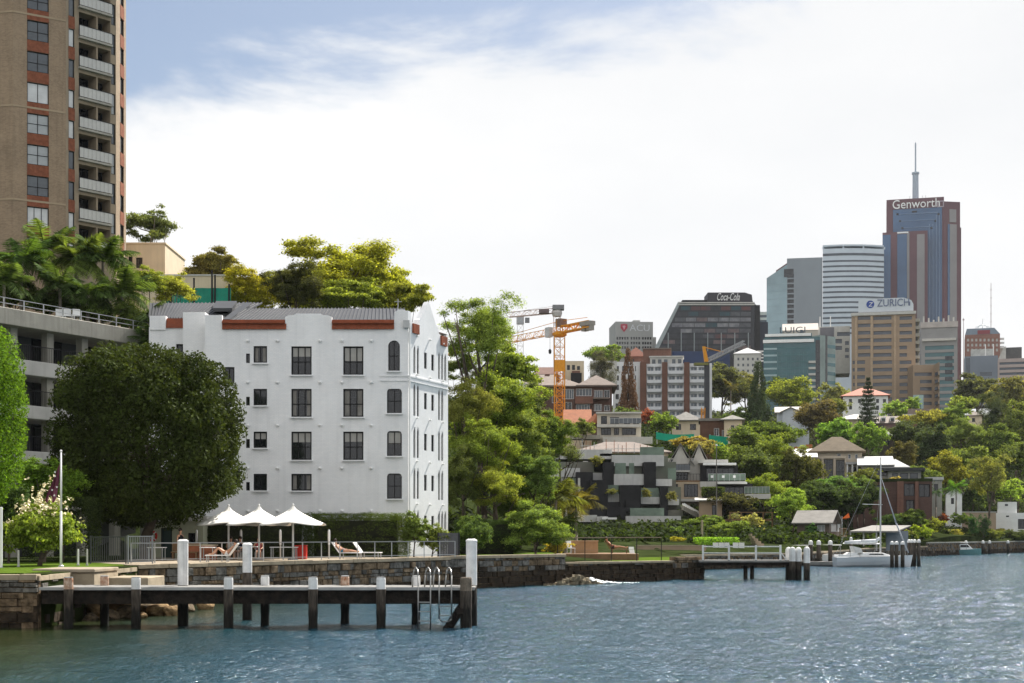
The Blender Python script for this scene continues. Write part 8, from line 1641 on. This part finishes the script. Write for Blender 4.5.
# ================================================================== the ridge and mid hill
rg_ = 'trees on the ridge below the office towers'
for lb, px, py, rx, ry, Y, k, c in (
    ('dark olive tree beside the luffing crane and apartments', 722, 385, 22, 18, 440, 'round', (.05, .06, .024)),
    ('olive tree in front of the pyramid roof block', 745, 392, 20, 16, 450, 'round', (.065, .075, .024)),
    ('large bright green tree in front of the teal office', 792, 398, 22, 19, 430, 'round', (.085, .105, .022)),
    ('deep green tree against the teal office base', 782, 388, 16, 9, 520, 'round', (.035, .055, .025)),
    ('pale green tree between teal office and pink roof house', 832, 398, 14, 13, 500, 'round', (.085, .10, .04)),
    ('round green tree beside the pink roof house', 838, 408, 10, 9, 440, 'round', (.065, .09, .025)),
    ('light green tree right of the pink roof house', 896, 410, 14, 8, 430, 'round', (.085, .135, .03)),
    ('small bright tree at the foot of the tan tower', 913, 405, 9, 7, 440, 'round', (.08, .13, .03)),
    ('bright green tree below the teal banded office', 962, 406, 13, 9, 430, 'round', (.09, .14, .03)),
    ('large dark tree under the blue grey block', 976, 393, 24, 15, 520, 'round', (.045, .055, .024)),
    ('olive crown at the right end of the ridge', 1010, 398, 24, 17, 480, 'round', (.065, .08, .026)),
    ('yellow-green tree left of the brown brick terrace top', 932, 424, 20, 13, 390, 'round', (.10, .11, .024)),
    ('fresh green tree over the brown brick terrace', 955, 420, 16, 13, 385, 'round', (.075, .115, .026))):
    tree(lb, px, py, rx, ry, Y, k, c, 's' if rx < 15 else 'm', group=rg_)
tree('broad dark conifer rising in front of the teal office corner', 758, 405, 26, 44, 330, 'spire', (.026, .042, .022), 'm')
palm('single fan palm on the slope near the luffing crane', 731, 387, 9, 330, Z(420, 330), (.11, .10, .03), n=14)
tree('tall narrow dark pine in front of the salmon roof', 868, 405, 15, 28, 392, 'tier', (.022, .038, .022), 'm')
tree('dark pyramidal conifer in the middle of the right hillside', 991, 420, 17, 32, 330, 'airy', (.026, .038, .022), 'l')
for lb, px, py, rx, ry, Y, k, c in (
    ('brown green tree right of the gabled cottage', 818, 420, 20, 18, 345, 'round', (.055, .055, .028)),
    ('bright grass green tree under the long pale bungalow', 838, 434, 20, 13, 318, 'round', (.07, .125, .025)),
    ('fresh green tree between mansion roof and pavilion', 866, 440, 16, 15, 300, 'round', (.075, .125, .028)),
    ('dark tree beside the white twin pavilion', 908, 440, 20, 18, 305, 'round', (.028, .045, .02)),
    ('dark blue-green tree above the verandah house', 932, 450, 22, 20, 296, 'round', (.026, .042, .02)),
    ('olive tree in shade right of the white metal roof', 904, 458, 15, 14, 282, 'round', (.05, .055, .02)),
    ('green spreading tree in the centre of the right hillside', 962, 438, 24, 18, 318, 'airy', (.07, .10, .028)),
    ('rich green tree below the dark conifer', 995, 448, 26, 18, 312, 'round', (.055, .09, .024)),
    ('light green tree on the slope at the picture edge', 1016, 432, 20, 26, 345, 'round', (.065, .09, .025)),
    ('deep green tree at the picture edge low on the slope', 1018, 462, 18, 18, 300, 'round', (.045, .07, .022)),
    ('yellow blossoming tree above the dark brick house', 946, 472, 21, 17, 272, 'round', (.095, .11, .018)),
    ('green weeping gum standing before the white modern house', 988, 478, 21, 24, 264, 'airy', (.075, .10, .028)),
    ('mid green tree behind the yellow tree', 968, 462, 22, 14, 288, 'round', (.06, .085, .022)),
    ('pale bush on the terrace under the verandah house', 893, 483, 12, 5, 240, 'round', (.11, .12, .04)),
    ('green tree directly over the brick house roof', 918, 478, 16, 10, 252, 'round', (.055, .08, .025)),
    ('bright lime tree beside the white modern house', 1010, 492, 14, 12, 288, 'round', (.10, .15, .03)),
    ('dark tree above the tan garden wall', 972, 500, 14, 15, 272, 'round', (.035, .055, .02)),
    ('dark green tree left of the cottage with the dark gable', 745, 425, 20, 14, 330, 'round', (.035, .055, .02))):
    tree(lb, px, py, rx, ry, Y, k, c, 's' if rx < 15 else 'm' if rx < 24 else 'l', group='trees on the right hillside')
palm('small banana palm in the garden beside the dark brick house', 956, 488, 11, 255, Z(512, 255), (.06, .13, .02), n=12)
palm('slim palm by the pale side house', 936, 492, 8, 246, Z(522, 246), (.05, .09, .03), n=12)
for lb, px, py, rx, ry, Y, c in (
    ('low bright bush on the shore below the dark brick house', 920, 533, 10, 7, 226, (.10, .14, .02)), ('rounded golden bush at the brick house foot', 932, 526, 9, 8, 234, (.11, .13, .02)),
    ('dark green column bush near the garden wall', 973, 527, 6, 11, 250, (.02, .045, .02)), ('twin dark column bush right of the first', 983, 527, 6, 11, 252, (.02, .045, .02)),
    ('golden shrub border along the far shore', 948, 535, 14, 5, 246, (.11, .12, .025)), ('mixed green shrub at the far wall top', 992, 535, 10, 5, 262, (.055, .075, .02)),
    ('dark hedge shrub at the picture edge above the wall', 1016, 536, 13, 5, 268, (.04, .06, .02)), ('yellow-green shrub under the white modern house', 1002, 533, 10, 4, 272, (.12, .12, .025)),
    ('red leaved shrub in the far shore garden', 941, 518, 7, 5, 250, (.09, .035, .02)), ('leafy bush against the lower corner of the dark brick house', 914, 520, 13, 9, 230, (.05, .08, .022)), ('dark bush under the brick house beside the boat shed', 890, 522, 12, 7, 229, (.035, .06, .02)), ('small green shrub beside the gangway', 908, 536, 8, 5, 224, (.08, .10, .025)),
    ('dense shrub above the far grey wall', 960, 520, 9, 6, 256, (.05, .08, .025))):
    tree(lb, px, py, rx, ry, Y, 'round', c, 's' if rx < 11 else 'm', name='shrub', cat='shrub', r0=.06)
# ================================================================== undergrowth that fills the slope between the gardens
def undergrowth(name, label, x0, x1, y0, y1, n, col, size, seed, zmin=1.6):
    rg = np.random.default_rng(seed); P_ = []; D_ = []
    for _ in range(n):
        y = rg.uniform(y0, y1); x = rg.uniform(x0, x1) * y / 100.
        if any(a < x < b and c < y < d for a, b, c, d in EXCL): continue
        if y < shore(x) + 4: continue
        z = hgt(x, y)
        if z < zmin: continue
        r_ = size * rg.uniform(.5, 1.5) * (y / 250) ** .5; k = 60; d = rg.normal(size=(k, 3)); d[:, 2] = abs(d[:, 2]); d /= np.linalg.norm(d, axis=1)[:, None]
        P_.append(np.array([x, y, z]) + d * r_ * [1.2, 1.2, .95] * rg.uniform(.7, 1.05, (k, 1))); D_.append(d)
    P_, D_ = np.concatenate(P_), np.concatenate(D_); v, q = leaf_quads(P_, D_, size * .24, rg, asp=.6); o = bpy.data.objects.new(name, np_mesh(name, v, q, [leaf])); COL.objects.link(o); o.color = (*col, 1); tag(o, label, kind='stuff')
undergrowth('undergrowth', 'tangled green undergrowth filling the hillside gardens', -4, 52, 165, 420, 5200, (.026, .042, .012), 1.25, 5)
undergrowth('undergrowth', 'darker scrub between the trees of the slope', -45, 60, 118, 560, 3600, (.024, .036, .012), 1.5, 6, 3.2)
undergrowth('undergrowth', 'far wooded ridge under the office towers', -30, 50, 420, 760, 3000, (.045, .06, .024), 2.6, 7, 20)
undergrowth('undergrowth', 'low garden planting along the top of the far grey shore wall', 22, 46, 222, 310, 1500, (.035, .052, .015), .8, 8, 1.2)
# ================================================================== thin harbour haze
hz = MB().box(-1600, 1600, -450, 1560, -5, 330).build('haze', bpy.data.materials.new('haze'), fix=True); tag(hz, 'thin pale harbour haze', kind='stuff'); hm = hz.data.materials[0]; hm.use_nodes = True; hn = hm.node_tree; hn.nodes.clear()
pv = hn.nodes.new('ShaderNodeVolumePrincipled'); pv.inputs['Color'].default_value = (.86, .90, .95, 1); pv.inputs['Density'].default_value = .00004; ho = hn.nodes.new('ShaderNodeOutputMaterial'); hn.links.new(pv.outputs[0], ho.inputs['Volume'])
